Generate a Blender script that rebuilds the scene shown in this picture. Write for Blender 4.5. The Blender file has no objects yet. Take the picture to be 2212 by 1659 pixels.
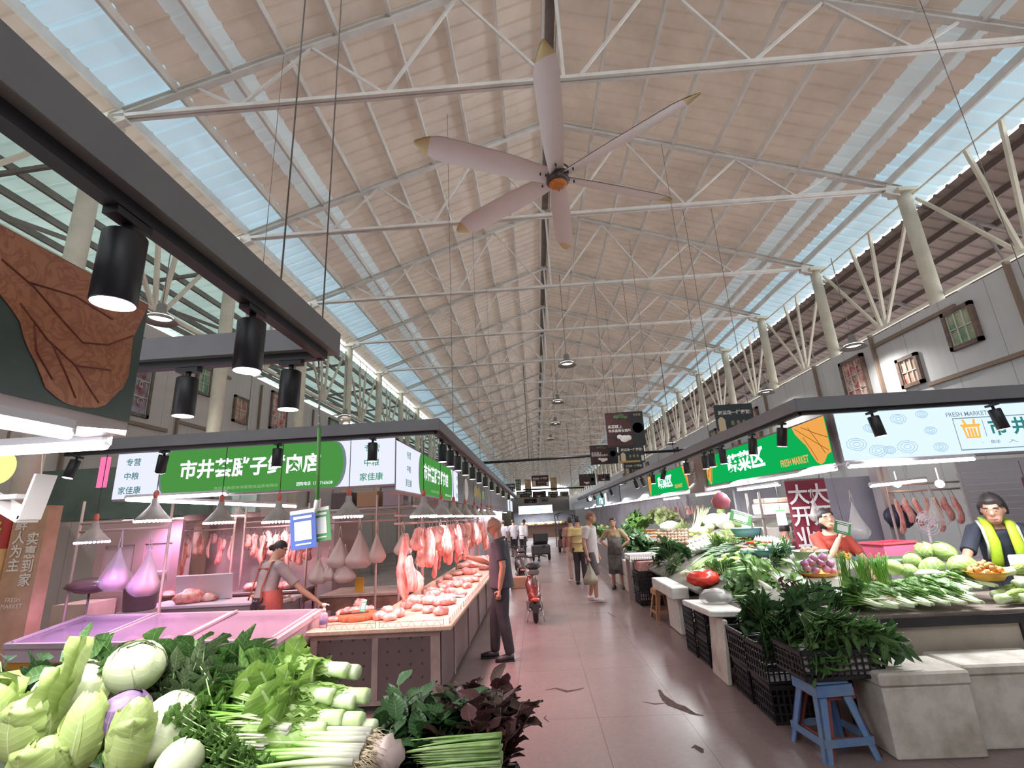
import bpy, bmesh, math, random
from math import sin, cos, pi, radians, sqrt, atan2
from mathutils import Vector, Matrix, Euler, Quaternion
SC = bpy.context.scene
COL = SC.collection
RN = random.Random(11)
def U(a, b): return RN.uniform(a, b)

# ------------------------------------------------------------------ camera
HC = 1.72
FPX = 1033.79
PITCH, YAW, ROLL = 0.271806, 0.0364515, -0.0536748
_f = Vector((-sin(YAW)*cos(PITCH), cos(YAW)*cos(PITCH), sin(PITCH)))
_r = Vector((cos(YAW), sin(YAW), 0)); _u = _r.cross(_f)
_c, _s = cos(ROLL), sin(ROLL)
CR, CU = _r*_c + _u*_s, _u*_c - _r*_s
cam_d = bpy.data.cameras.new('camera'); cam = bpy.data.objects.new('camera', cam_d); COL.objects.link(cam)
cam.matrix_world = Matrix(((CR.x, CU.x, -_f.x, 0), (CR.y, CU.y, -_f.y, 0), (CR.z, CU.z, -_f.z, HC), (0, 0, 0, 1)))
cam_d.sensor_fit = 'HORIZONTAL'; cam_d.sensor_width = 36.0; cam_d.lens = 36.0*FPX/2212
cam_d.clip_start = 0.05; cam_d.clip_end = 400
SC.camera = cam
def proj(p):
    d = Vector(p) - Vector((0, 0, HC)); z = max(d.dot(_f), 1e-4)
    return (1106 + FPX*d.dot(CR)/z, 829.5 - FPX*d.dot(CU)/z)
def at(px, py, x=None, y=None, z=None):
    """world point seen at a photo pixel, on the plane x=, y= or z="""
    d = CR*((px-1106)/FPX) - CU*((py-829.5)/FPX) + _f
    t = x/d.x if x is not None else (y/d.y if y is not None else (z-HC)/d.z)
    return Vector((0, 0, HC)) + d*t

# ------------------------------------------------------------------ materials
def lin(c):
    if isinstance(c, str):
        c = c.lstrip('#'); c = [int(c[i:i+2], 16)/255 for i in (0, 2, 4)]
    return tuple(((v/12.92) if v <= .04045 else ((v+.055)/1.055)**2.4) for v in c)
class NT:
    def __init__(s, m): s.t = m.node_tree; s.n = s.t.nodes; s.l = s.t.links
    def add(s, typ, **k):
        n = s.n.new(typ)
        for a, v in k.items():
            if a.startswith('i_'):
                key = a[2:]
                key = int(key) if key.isdigit() else key.replace('_', ' ')
                n.inputs[key].default_value = v
            else: setattr(n, a, v)
        return n
    def link(s, a, ao, b, bi): s.l.new(a.outputs[ao], b.inputs[bi])
    def math(s, op, a, b=None, clamp=False):
        n = s.n.new('ShaderNodeMath'); n.operation = op; n.use_clamp = clamp
        for i, v in enumerate((a, b)):
            if v is None: continue
            if isinstance(v, (int, float)): n.inputs[i].default_value = v
            else: s.l.new(v, n.inputs[i])
        return n.outputs[0]
    def mix(s, fac, a, b):
        n = s.n.new('ShaderNodeMix'); n.data_type = 'RGBA'
        for i, v in ((0, fac), (6, a), (7, b)):
            if isinstance(v, (int, float)): n.inputs[i].default_value = v
            elif isinstance(v, tuple): n.inputs[i].default_value = (*v[:3], 1)
            else: s.l.new(v, n.inputs[i])
        return n.outputs[2]
MATS = {}
def newmat(name):
    m = bpy.data.materials.new(name); m.use_nodes = True
    return m, NT(m), m.node_tree.nodes['Principled BSDF']
def mat(name, col, rough=.5, metal=0., col2=None, scale=8., amt=1., bump=0., bscale=60., rnd=0., spec=.5, coat=0., trans=0., alpha=1., coords='Object', stretch=None):
    """plain painted/natural surface: colour with a second colour in noise patches, optional bump and per-object brightness spread"""
    if name in MATS: return MATS[name]
    m, t, b = newmat(name)
    c = lin(col)
    b.inputs['Roughness'].default_value = rough; b.inputs['Metallic'].default_value = metal
    b.inputs['Specular IOR Level'].default_value = spec
    b.inputs['Coat Weight'].default_value = coat
    b.inputs['Alpha'].default_value = alpha
    if trans: b.inputs['Transmission Weight'].default_value = trans
    out = None
    tc = t.add('ShaderNodeTexCoord')
    src = tc.outputs[coords]
    if stretch:
        mp = t.add('ShaderNodeMapping'); mp.inputs['Scale'].default_value = stretch; t.l.new(src, mp.inputs[0]); src = mp.outputs[0]
    if col2:
        n = t.add('ShaderNodeTexNoise', i_Scale=scale, i_Detail=4.0, i_Roughness=.6); t.l.new(src, n.inputs['Vector'])
        r = t.add('ShaderNodeMapRange'); r.inputs[1].default_value = .38; r.inputs[2].default_value = .66; r.inputs[4].default_value = amt
        t.l.new(n.outputs[0], r.inputs[0])
        out = t.mix(r.outputs[0], c, lin(col2))
    if rnd:
        oi = t.add('ShaderNodeObjectInfo')
        hv = t.add('ShaderNodeHueSaturation')
        v = t.math('MULTIPLY_ADD', oi.outputs['Random'], rnd); v.node.inputs[2].default_value = 1-rnd/2
        t.l.new(v, hv.inputs['Value'])
        if out is None: hv.inputs['Color'].default_value = (*c, 1)
        else: t.l.new(out, hv.inputs['Color'])
        out = hv.outputs[0]
    if out is None: b.inputs['Base Color'].default_value = (*c, 1)
    else: t.l.new(out, b.inputs['Base Color'])
    if bump:
        n = t.add('ShaderNodeTexNoise', i_Scale=bscale, i_Detail=3.0); t.l.new(src, n.inputs['Vector'])
        bp = t.add('ShaderNodeBump', i_Strength=bump, i_Distance=.01); t.l.new(n.outputs[0], bp.inputs['Height']); t.l.new(bp.outputs[0], b.inputs['Normal'])
    MATS[name] = m; return m
def emit(name, col, k=1.0):
    if name in MATS: return MATS[name]
    if name.startswith(('sign_', 'letter_', 'leaf_picture', 'basket_', 'far_sign')): k *= .8
    m, t, b = newmat(name)
    t.n.remove(b)
    e = t.add('ShaderNodeEmission'); e.inputs[0].default_value = (*lin(col), 1); e.inputs[1].default_value = k
    t.link(e, 0, t.n['Material Output'], 0)
    MATS[name] = m; return m
def leafmat(name, blade, rib, edge=None, ribw=.10, veins=9., slant=5., gloss=.38, tl=.25, veinamt=.55, rnd=.22):
    """leaf: midrib and slanting side veins from the stored leaf coordinates (uvp.x across, uvp.y along, uvp.z random)"""
    if name in MATS: return MATS[name]
    m, t, b = newmat(name)
    a = t.add('ShaderNodeAttribute', attribute_name='uvp'); sp = t.add('ShaderNodeSeparateXYZ'); t.link(a, 'Vector', sp, 0)
    u, v, w = sp.outputs
    au = t.math('ABSOLUTE', u)
    rw = t.math('MULTIPLY', t.math('SUBTRACT', 1.15, v), ribw)
    rm = t.math('SUBTRACT', 1.0, t.math('DIVIDE', au, rw), True)
    rm = t.math('MULTIPLY', rm, 2.2, True)
    ph = t.math('SUBTRACT', t.math('MULTIPLY', v, veins*6.283), t.math('MULTIPLY', au, slant))
    sv = t.math('POWER', t.math('ABSOLUTE', t.math('COSINE', t.math('MULTIPLY', ph, .5))), 14.)
    sv = t.math('MULTIPLY', sv, veinamt)
    msk = t.math('MAXIMUM', rm, sv)
    n = t.add('ShaderNodeTexNoise', i_Scale=14., i_Detail=3.); tc = t.add('ShaderNodeTexCoord'); t.link(tc, 'Object', n, 'Vector')
    base = lin(blade); e = lin(edge) if edge else tuple(x*.72 for x in base)
    f = t.math('ADD', t.math('MULTIPLY', n.outputs[0], .9), t.math('MULTIPLY', t.math('SUBTRACT', w, .6), .8), True)
    c = t.mix(f, base, e)
    c = t.mix(msk, c, lin(rib))
    oi = t.add('ShaderNodeObjectInfo'); hv = t.add('ShaderNodeHueSaturation')
    vv = t.math('MULTIPLY', oi.outputs['Random'], rnd); vv = t.math('ADD', vv, 1-rnd/2); t.l.new(vv, hv.inputs['Value']); t.l.new(c, hv.inputs['Color'])
    t.l.new(hv.outputs[0], b.inputs['Base Color']); b.inputs['Roughness'].default_value = gloss
    bp = t.add('ShaderNodeBump', i_Strength=.35, i_Distance=.004); t.l.new(t.math('ADD', msk, n.outputs[0]), bp.inputs['Height']); t.l.new(bp.outputs[0], b.inputs['Normal'])
    if tl:
        tr = t.add('ShaderNodeBsdfTranslucent'); t.l.new(hv.outputs[0], tr.inputs[0])
        mx = t.add('ShaderNodeMixShader', i_0=tl); t.link(b, 0, mx, 1); t.link(tr, 0, mx, 2); t.link(mx, 0, t.n['Material Output'], 0)
    MATS[name] = m; return m
def gradmat(name, stops, rough=.45, rnd=.15, noise=.0, spec=.5, tl=0.):
    """colour running along uvp.y through (position, colour) stops"""
    if name in MATS: return MATS[name]
    m, t, b = newmat(name)
    a = t.add('ShaderNodeAttribute', attribute_name='uvp'); sp = t.add('ShaderNodeSeparateXYZ'); t.link(a, 'Vector', sp, 0)
    cr = t.add('ShaderNodeValToRGB')
    while len(cr.color_ramp.elements) < len(stops): cr.color_ramp.elements.new(.5)
    for e, (p, c) in zip(cr.color_ramp.elements, stops): e.position = p; e.color = (*lin(c), 1)
    f = sp.outputs[1]
    if noise:
        n = t.add('ShaderNodeTexNoise', i_Scale=18., i_Detail=3.); tc = t.add('ShaderNodeTexCoord'); t.link(tc, 'Object', n, 'Vector')
        f = t.math('ADD', f, t.math('MULTIPLY', t.math('SUBTRACT', n.outputs[0], .5), noise))
    t.l.new(f, cr.inputs[0])
    oi = t.add('ShaderNodeObjectInfo'); hv = t.add('ShaderNodeHueSaturation')
    vv = t.math('ADD', t.math('MULTIPLY', oi.outputs['Random'], rnd), 1-rnd/2); t.l.new(vv, hv.inputs['Value']); t.link(cr, 0, hv, 'Color')
    t.l.new(hv.outputs[0], b.inputs['Base Color']); b.inputs['Roughness'].default_value = rough; b.inputs['Specular IOR Level'].default_value = spec
    if tl:
        tr = t.add('ShaderNodeBsdfTranslucent'); t.l.new(hv.outputs[0], tr.inputs[0])
        mx = t.add('ShaderNodeMixShader', i_0=tl); t.link(b, 0, mx, 1); t.link(tr, 0, mx, 2); t.link(mx, 0, t.n['Material Output'], 0)
    MATS[name] = m; return m
def filmmat(name, col, opac=.35, rough=.25):
    """thin plastic film or glass sheet: part clear, part glossy white"""
    if name in MATS: return MATS[name]
    m, t, b = newmat(name)
    b.inputs['Base Color'].default_value = (*lin(col), 1); b.inputs['Roughness'].default_value = rough
    tr = t.add('ShaderNodeBsdfTransparent'); tr.inputs[0].default_value = (.95, .95, .95, 1)
    mx = t.add('ShaderNodeMixShader', i_0=opac); t.link(tr, 0, mx, 1); t.link(b, 0, mx, 2); t.link(mx, 0, t.n['Material Output'], 0)
    MATS[name] = m; return m

# ------------------------------------------------------------------ mesh building
def frame_from(d, up=Vector((0, 0, 1))):
    d = d.normalized()
    if abs(d.dot(up)) > .98: up = Vector((0, 1, 0)) if abs(d.y) < .9 else Vector((1, 0, 0))
    s = d.cross(up).normalized(); return s, s.cross(d).normalized(), d
class MB:
    def __init__(s): s.v = []; s.f = []; s.mi = []; s.uv = []; s.sm = []; s.m = 0
    def _add(s, vs, fs, uv=None, smooth=False):
        b = len(s.v); s.v.extend(tuple(p) for p in vs)
        s.uv.extend(uv if uv else [(0, 0, 0)]*len(vs))
        for f in fs: s.f.append(tuple(b+i for i in f)); s.mi.append(s.m); s.sm.append(smooth)
        return s
    def box(s, lo, hi, M=None, chamfer=0.):
        x0, y0, z0 = lo; x1, y1, z1 = hi
        if chamfer:
            c = min(chamfer, (x1-x0)*.45, (y1-y0)*.45, (z1-z0)*.45)
            vs = []
            for z, i in ((z0, c), (z0+c, 0), (z1-c, 0), (z1, c)):
                for (x, y) in ((x0+i, y0+c), (x0+c, y0+i), (x1-c, y0+i), (x1-i, y0+c), (x1-i, y1-c), (x1-c, y1-i), (x0+c, y1-i), (x0+i, y1-c)):
                    vs.append(Vector((x, y, z)))
            fs = [tuple(range(7, -1, -1)), tuple(range(24, 32))]
            for k in range(3):
                for j in range(8): fs.append((k*8+j, k*8+(j+1) % 8, k*8+8+(j+1) % 8, k*8+8+j))
        else:
            vs = [Vector((x, y, z)) for z in (z0, z1) for y in (y0, y1) for x in (x0, x1)]
            fs = [(0, 2, 3, 1), (4, 5, 7, 6), (0, 1, 5, 4), (2, 6, 7, 3), (0, 4, 6, 2), (1, 3, 7, 5)]
        if M: vs = [M @ v for v in vs]
        return s._add(vs, fs)
    def bar(s, a, b, w, h=None, up=Vector((0, 0, 1))):
        """rectangular bar from a to b, w across, h along up"""
        a, b = Vector(a), Vector(b); h = h or w
        sd, u, d = frame_from(b-a, up)
        vs = [p + sd*(x*w/2) + u*(y*h/2) for p in (a, b) for x, y in ((-1, -1), (1, -1), (1, 1), (-1, 1))]
        return s._add(vs, [(0, 1, 2, 3), (7, 6, 5, 4), (4, 5, 1, 0), (5, 6, 2, 1), (6, 7, 3, 2), (7, 4, 0, 3)])
    def tube(s, pts, r, n=8, caps=True, smooth=True, vs0=0., vs1=1., flat=1., w=0.):
        pts = [Vector(p) for p in pts]; k = len(pts)
        rs = r if isinstance(r, (list, tuple)) else [r]*k
        up = Vector((0, 0, 1)); vs = []; uv = []; prev = None
        for i, p in enumerate(pts):
            d = (pts[min(i+1, k-1)] - pts[max(i-1, 0)])
            if d.length < 1e-9: d = Vector((0, 0, 1))
            d.normalize()
            if prev is None: sd, u, _ = frame_from(d)
            else:
                sd = prev - d*prev.dot(d)
                if sd.length < 1e-6: sd, u, _ = frame_from(d)
                sd.normalize(); u = sd.cross(d)
            prev = sd
            for j in range(n):
                a = 2*pi*j/n
                vs.append(p + sd*(cos(a)*rs[i]) + u*(sin(a)*rs[i]*flat)); uv.append((cos(a), vs0+(vs1-vs0)*i/max(k-1, 1), w))
        fs = [(i*n+j, (i+1)*n+j, (i+1)*n+(j+1) % n, i*n+(j+1) % n) for i in range(k-1) for j in range(n)]
        if caps: fs += [tuple(range(n)), tuple(range(k*n-1, (k-1)*n-1, -1))]
        return s._add(vs, fs, uv, smooth)
    def lathe(s, prof, n=20, M=None, smooth=True, vs=None):
        """profile of (radius, z) about z"""
        vv = []; uv = []; k = len(prof)
        for i, (r, z) in enumerate(prof):
            for j in range(n):
                a = 2*pi*j/n; vv.append(Vector((r*cos(a), r*sin(a), z))); uv.append((cos(a), i/max(k-1, 1), j/n))
        fs = [(i*n+j, i*n+(j+1) % n, (i+1)*n+(j+1) % n, (i+1)*n+j) for i in range(k-1) for j in range(n)]
        if prof[0][0] > 1e-5: fs.append(tuple(range(n-1, -1, -1)))
        if prof[-1][0] > 1e-5: fs.append(tuple(range((k-1)*n, k*n)))
        if M: vv = [M @ p for p in vv]
        return s._add(vv, fs, uv, smooth)
    def ball(s, c, r, nu=14, nv=9, fn=None, smooth=True):
        """ellipsoid; fn(direction) scales the radius"""
        c = Vector(c); r = Vector((r, r, r)) if isinstance(r, (int, float)) else Vector(r)
        vs, uv = [], []
        for i in range(nv+1):
            th = pi*i/nv
            for j in range(nu):
                a = 2*pi*j/nu; d = Vector((sin(th)*cos(a), sin(th)*sin(a), cos(th)))
                k = fn(d) if fn else 1.
                vs.append(c + Vector((d.x*r.x, d.y*r.y, d.z*r.z))*k); uv.append((2*j/nu-1, 1-i/nv, 0))
        fs = [(i*nu+j, (i+1)*nu+j, (i+1)*nu+(j+1) % nu, i*nu+(j+1) % nu) for i in range(nv) for j in range(nu)]
        return s._add(vs, fs, uv, smooth)
    def grid(s, fn, nu, nv, smooth=True, w=0., uvf=None):
        """fn(u in -1..1, v in 0..1) -> point"""
        vs, uv = [], []
        for i in range(nv+1):
            for j in range(nu+1):
                u = 2*j/nu-1; v = i/nv
                vs.append(fn(u, v)); uv.append(uvf(u, v) if uvf else (u, v, w))
        fs = [(i*(nu+1)+j, i*(nu+1)+j+1, (i+1)*(nu+1)+j+1, (i+1)*(nu+1)+j) for i in range(nv) for j in range(nu)]
        return s._add(vs, fs, uv, smooth)
    def poly(s, pts, thick=0., nrm=None):
        """flat outline, optionally extruded along nrm"""
        pts = [Vector(p) for p in pts]; n = len(pts)
        if not thick: return s._add(pts, [tuple(range(n))])
        o = Vector(nrm)*thick
        return s._add(pts + [p+o for p in pts], [tuple(range(n-1, -1, -1)), tuple(range(n, 2*n))] + [(i, (i+1) % n, n+(i+1) % n, n+i) for i in range(n)])
    def mesh(s, name, mats):
        me = bpy.data.meshes.new(name); me.from_pydata(s.v, [], s.f)
        for m in (mats if isinstance(mats, (list, tuple)) else [mats]): me.materials.append(m)
        me.polygons.foreach_set('material_index', s.mi)
        me.polygons.foreach_set('use_smooth', s.sm)
        at_ = me.attributes.new('uvp', 'FLOAT_VECTOR', 'POINT'); at_.data.foreach_set('vector', [c for q in s.uv for c in q])
        me.update(); return me
    def build(s, name, mats, parent=None, **k): return put(name, s.mesh(name, mats), parent, **k)
def put(name, me, parent=None, loc=None, rot=None, label=None, cat=None, group=None, kind=None, scale=None):
    o = bpy.data.objects.new(name, me); COL.objects.link(o)
    if parent: o.parent = parent
    if loc is not None: o.location = loc
    if rot is not None: o.rotation_euler = rot
    if scale is not None: o.scale = scale if hasattr(scale, '__len__') else (scale,)*3
    return tag(o, label, cat, group, kind)
def tag(o, label=None, cat=None, group=None, kind=None):
    if label: o['label'] = label
    if cat: o['category'] = cat
    if group: o['group'] = group
    if kind: o['kind'] = kind
    return o
def thing(name, label, cat, loc=(0, 0, 0), rz=0., group=None, rot=None):
    o = bpy.data.objects.new(name, None); COL.objects.link(o); o.empty_display_size = .05
    o.location = loc; o.rotation_euler = rot if rot is not None else (0, 0, rz)
    return tag(o, label, cat, group)
def struct(name, mb, mats, parent=None): return mb.build(name, mats, parent, kind='structure')
KIDS = {}
def dup(root, loc=None, rz=None, label=None, group=None, rot=None, scale=None):
    """a copy of a thing with copies of its parts and sub-parts, sharing mesh data"""
    r = root.copy(); COL.objects.link(r)
    if loc is not None: r.location = loc
    if rz is not None: r.rotation_euler = (0, 0, rz)
    if rot is not None: r.rotation_euler = rot
    if scale is not None: r.scale = scale if hasattr(scale, '__len__') else (scale,)*3
    if label: r['label'] = label
    if group: r['group'] = group
    for ch in list(root.children):
        c = ch.copy(); COL.objects.link(c); c.parent = r
        for g in list(ch.children):
            d = g.copy(); COL.objects.link(d); d.parent = c
    return r
ORD = ['first', 'second', 'third', 'fourth', 'fifth', 'sixth', 'seventh', 'eighth', 'ninth', 'tenth', 'eleventh', 'twelfth', 'thirteenth', 'fourteenth', 'fifteenth', 'sixteenth', 'seventeenth', 'eighteenth', 'nineteenth', 'twentieth', 'twenty-first', 'twenty-second', 'twenty-third', 'twenty-fourth', 'twenty-fifth', 'twenty-sixth', 'twenty-seventh', 'twenty-eighth', 'twenty-ninth', 'thirtieth']
def rank(objs, base, how='left'):
    """labels a row of look-alikes by their order in the row: 'left' from the left, 'near' from the camera"""
    pos = lambda o: Vector(o.get('_c', o.location))
    def ctr(o):
        if o.data is None or o.location.length > 1e-6: return o.location
        v = o.data.vertices; return sum((x.co for x in v), Vector())/max(len(v), 1)
    key = (lambda o: proj(ctr(o))[0]) if how == 'left' else ((lambda o: (ctr(o)-Vector((0, 0, HC))).length) if how == 'near' else (lambda o: -ctr(o).z))
    q = sorted(objs, key=key); n = len(q)
    end = {'left': 'from the left', 'near': 'from the camera', 'top': 'from the top'}[how]
    for i, o in enumerate(q):
        w = ORD[i] if i < len(ORD) else str(i+1)+'th'
        if i == 0 and n > 1: w2 = {'left': 'leftmost one', 'near': 'nearest the camera', 'top': 'topmost one'}[how]
        elif i == n-1 and n > 1: w2 = {'left': 'rightmost one', 'near': 'farthest from the camera', 'top': 'lowest one'}[how]
        else: w2 = w + ' ' + end
        o['label'] = base + (', ' + w2 if n > 1 else '')
# ------------------------------------------------------------------ text
_TC = {}
def text_mesh(body, bold=0., depth=0.):
    key = (body, bold, depth)
    if key in _TC: return _TC[key]
    c = bpy.data.curves.new('lettering', 'FONT'); c.body = body; c.align_x = 'CENTER'; c.align_y = 'CENTER'; c.size = 1.
    c.offset = bold; c.extrude = depth; c.resolution_u = 3
    o = bpy.data.objects.new('lettering', c); COL.objects.link(o)
    dg = bpy.context.evaluated_depsgraph_get(); me = bpy.data.meshes.new_from_object(o.evaluated_get(dg))
    bpy.data.objects.remove(o); bpy.data.curves.remove(c)
    xs = [v.co.x for v in me.vertices]; ys = [v.co.y for v in me.vertices]
    cx, cy = (min(xs)+max(xs))/2, (min(ys)+max(ys))/2
    w, h = max(xs)-min(xs), max(ys)-min(ys)
    for v in me.vertices: v.co.x -= cx; v.co.y -= cy
    _TC[key] = (me, w, h); return _TC[key]
def letters(body, m, parent, pos, right, up, w=None, h=None, bold=0., name='lettering', depth=.004, label=None, skew=0.):
    """lettering as thin raised characters centred at pos in the plane of right/up, fitted to width w and/or height h (parent space)"""
    me0, tw, th = text_mesh(body, bold, 0.)
    me = me0.copy(); right, up = Vector(right).normalized(), Vector(up).normalized(); nr = right.cross(up)
    sx = (w/tw) if w else (h/th); sy = (h/th) if h else sx
    for v in me.vertices:
        x, y = v.co.x*sx + v.co.y*sy*skew, v.co.y*sy
        v.co = Vector(pos) + right*x + up*y + nr*.003
    me.materials.clear(); me.materials.append(m)
    return put(name, me, parent, label=label)
# ================================================================== world and daylight
w = bpy.data.worlds.new('overcast_sky'); SC.world = w; w.use_nodes = True
bg = w.node_tree.nodes['Background']; bg.inputs[0].default_value = (*lin('#eef4fa'), 1); bg.inputs[1].default_value = 3.7
SC.view_settings.view_transform = 'Standard'; SC.view_settings.look = 'None'; SC.view_settings.gamma = 1.0; SC.view_settings.exposure = 0.6
SC.view_settings.use_curve_mapping = False
SC.cycles.max_bounces = 7; SC.cycles.diffuse_bounces = 4; SC.cycles.glossy_bounces = 3; SC.cycles.transparent_max_bounces = 10; SC.cycles.transmission_bounces = 4
SC.cycles.use_denoising = True; SC.cycles.sample_clamp_indirect = 6.0; SC.cycles.caustics_reflective = False; SC.cycles.caustics_refractive = False

XL, XR, XA, ZE, ZR = -6.12, 7.91, .79, 7.81, 10.21
Y0, DY, NT_ = 5.572-3.255*3, 3.255, 38
YB, YF = -6.0, Y0+DY*(NT_-1)+.4
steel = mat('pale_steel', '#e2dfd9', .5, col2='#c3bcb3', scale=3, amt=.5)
steel_dark = mat('dark_steel', '#857d77', .55, col2='#5e564f', scale=3, amt=.6)  # darker steel for the ridge, aisle braces, cords and rods
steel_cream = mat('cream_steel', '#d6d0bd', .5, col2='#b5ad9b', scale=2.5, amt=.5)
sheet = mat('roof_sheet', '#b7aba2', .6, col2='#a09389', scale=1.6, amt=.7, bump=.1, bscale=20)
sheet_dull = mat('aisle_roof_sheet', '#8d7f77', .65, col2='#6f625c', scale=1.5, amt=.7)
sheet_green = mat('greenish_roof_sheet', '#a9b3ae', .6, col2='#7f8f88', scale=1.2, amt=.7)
def clearsheet(name, col, k):
    m, t, b = newmat(name)
    b.inputs['Base Color'].default_value = (*lin(col), 1); b.inputs['Roughness'].default_value = .4
    tr = t.add('ShaderNodeBsdfTransparent'); tr.inputs[0].default_value = (*lin(col), 1)
    mx = t.add('ShaderNodeMixShader', i_0=k); t.link(b, 0, mx, 1); t.link(tr, 0, mx, 2)
    n = t.add('ShaderNodeTexNoise', i_Scale=1.3, i_Detail=4.); tc = t.add('ShaderNodeTexCoord'); t.link(tc, 'Object', n, 'Vector')
    f = t.math('MULTIPLY', t.math('ADD', t.math('MULTIPLY', n.outputs[0], .8), .6), k, True)
    t.l.new(f, mx.inputs[0]); t.link(mx, 0, t.n['Material Output'], 0); return m
clear_a = clearsheet('translucent_roof_sheet', '#c3dbe4', .10)
clear_b = clearsheet('milky_roof_sheet', '#c9d0cf', .07)

def glowthrough(name, k, col):
    m = MATS[name]; t = NT(m); b = t.n['Principled BSDF']; tr = t.add('ShaderNodeBsdfTranslucent'); tr.inputs[0].default_value = (*lin(col), 1)
    n = t.add('ShaderNodeTexNoise', i_Scale=.9, i_Detail=5.); tc = t.add('ShaderNodeTexCoord'); t.link(tc, 'Object', n, 'Vector')
    mx = t.add('ShaderNodeMixShader'); t.l.new(t.math('MULTIPLY', t.math('ADD', n.outputs[0], .5), k), mx.inputs[0]); t.link(b, 0, mx, 1); t.link(tr, 0, mx, 2); t.link(mx, 0, t.n['Material Output'], 0)
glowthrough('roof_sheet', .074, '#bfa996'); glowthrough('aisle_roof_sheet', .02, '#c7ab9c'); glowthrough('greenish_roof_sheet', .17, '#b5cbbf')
# ------------------------------------------------------------------ floor
m, t, b = newmat('floor_tile_marble')
tc = t.add('ShaderNodeTexCoord'); sp = t.add('ShaderNodeSeparateXYZ'); t.link(tc, 'Object', sp, 0)
def joint(o, off, size, w):
    f = t.math('FRACT', t.math('DIVIDE', t.math('SUBTRACT', o, off), size))
    d = t.math('ABSOLUTE', t.math('SUBTRACT', f, .5)); return t.math('GREATER_THAN', d, .5-w/size/2)
jx = joint(sp.outputs[0], .42, .74, .007); jy = joint(sp.outputs[1], 4.84, 1.37, .008)
jm = t.math('MAXIMUM', jx, jy)
n1 = t.add('ShaderNodeTexNoise', i_Scale=.8, i_Detail=5.); t.link(tc, 'Object', n1, 'Vector')
n2 = t.add('ShaderNodeTexNoise', i_Scale=7., i_Detail=6., i_Distortion=1.6); t.link(tc, 'Object', n2, 'Vector')
c = t.mix(n1.outputs[0], lin('#8f7d7a'), lin('#766463'))
v = t.math('MULTIPLY', t.math('ABSOLUTE', t.math('SUBTRACT', n2.outputs[0], .5)), 14., True)
c = t.mix(t.math('MULTIPLY', t.math('SUBTRACT', 1., v), .25), c, lin('#9c8a86'))
c = t.mix(t.math('MULTIPLY', jm, .8), c, lin('#54403d'))
t.l.new(c, b.inputs['Base Color'])
r = t.math('ADD', t.math('MULTIPLY', n1.outputs[0], .4), .14); t.l.new(r, b.inputs['Roughness'])
MATS['floor_tile_marble'] = m
f = MB(); f.box((-16, YB-6, -.12), (18, YF+1, 0)); struct('floor', f, m)
crackm = mat('broken_tile_mortar', '#3c2a26', .8, col2='#5d463e', scale=25)
def crack(pts, wd):
    o = MB(); L, R_ = [], []
    for i, p in enumerate(pts):
        p = at(*p, z=0.); q = at(*pts[min(i+1, len(pts)-1)], z=0.) - at(*pts[max(i-1, 0)], z=0.)
        n = Vector((-q.y, q.x, 0)).normalized()*(wd*(sin(pi*(i+.35)/(len(pts)-.3))**.8)*U(.6, 1.3))
        L.append(p+n*.5); R_.append(p-n*.5)
    o.poly([q + Vector((0, 0, .0008)) for q in L + R_[::-1]]); o.build('floor_crack', crackm, kind='structure')
crack([(1178, 1491), (1200, 1487), (1225, 1494), (1248, 1490), (1262, 1486)], .05)
crack([(1424, 1490), (1430, 1502), (1440, 1512), (1452, 1522), (1470, 1528), (1500, 1543), (1520, 1546)], .10)
crack([(1388, 1516), (1415, 1521), (1440, 1519)], .03)
crack([(1494, 1616), (1500, 1612), (1512, 1619), (1518, 1627)], .05)
crack([(1120, 1554), (1138, 1557), (1150, 1552)], .025)
crack([(1275, 1325), (1312, 1323), (1324, 1330), (1330, 1334)], .03)
crack([(1180, 1545), (1176, 1552), (1186, 1560)], .02)

# ------------------------------------------------------------------ roofs (corrugated sheets on purlins)
def corr(mb, p0, p1, ya, yb, pitch=.29, h=.035, nrm=Vector((0, 0, 1))):
    """corrugated sheet between the slope points p0 and p1 (x, z), ribs running down the slope"""
    ys = []; y = ya
    while y < yb:
        ys += [(y, 0), (y+pitch*.72, 0), (y+pitch*.8, h), (y+pitch*.92, h)]; y += pitch
    ys.append((y, 0)); vs = []
    for (y, z) in ys: vs += [Vector((p0[0], y, p0[1]+z)), Vector((p1[0], y, p1[1]+z))]
    mb._add(vs, [(2*i, 2*i+2, 2*i+3, 2*i+1) for i in range(len(ys)-1)])
SZ = .16
def slope(side, f):
    """point on the nave roof slope; f=0 ridge, 1 eave node"""
    xe = XL if side == 'left' else XR
    return (XA+(xe-XA)*f, ZR+(ZE-ZR)*f+SZ)
for side, parts in (('left', [(0, .70, sheet), (.70, .775, clear_b), (.775, .845, sheet), (.845, .965, clear_a), (.965, 1.03, sheet)]),
                    ('right', [(0, .80, sheet), (.80, .885, clear_b), (.885, .935, sheet), (.935, 1.10, clear_a)])):
    for i, (a, c_, m_) in enumerate(parts):
        o = MB(); corr(o, slope(side, a), slope(side, c_), YB, YF); o.build('ceiling' if m_ is sheet else 'roof_light', m_, kind='structure')
    for k in range(9):
        fr = .02+k*(.945/8); x, z = slope(side, fr); o = MB()
        o.bar((x, YB, z-.085), (x, YF, z-.085), .05, .15); o.build('purlin_beam', steel, kind='structure')
o = MB(); o.bar((XA, YB, ZR+.10), (XA, YF, ZR+.10), .16, .12); o.build('ridge_beam', steel_dark, kind='structure')
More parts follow.
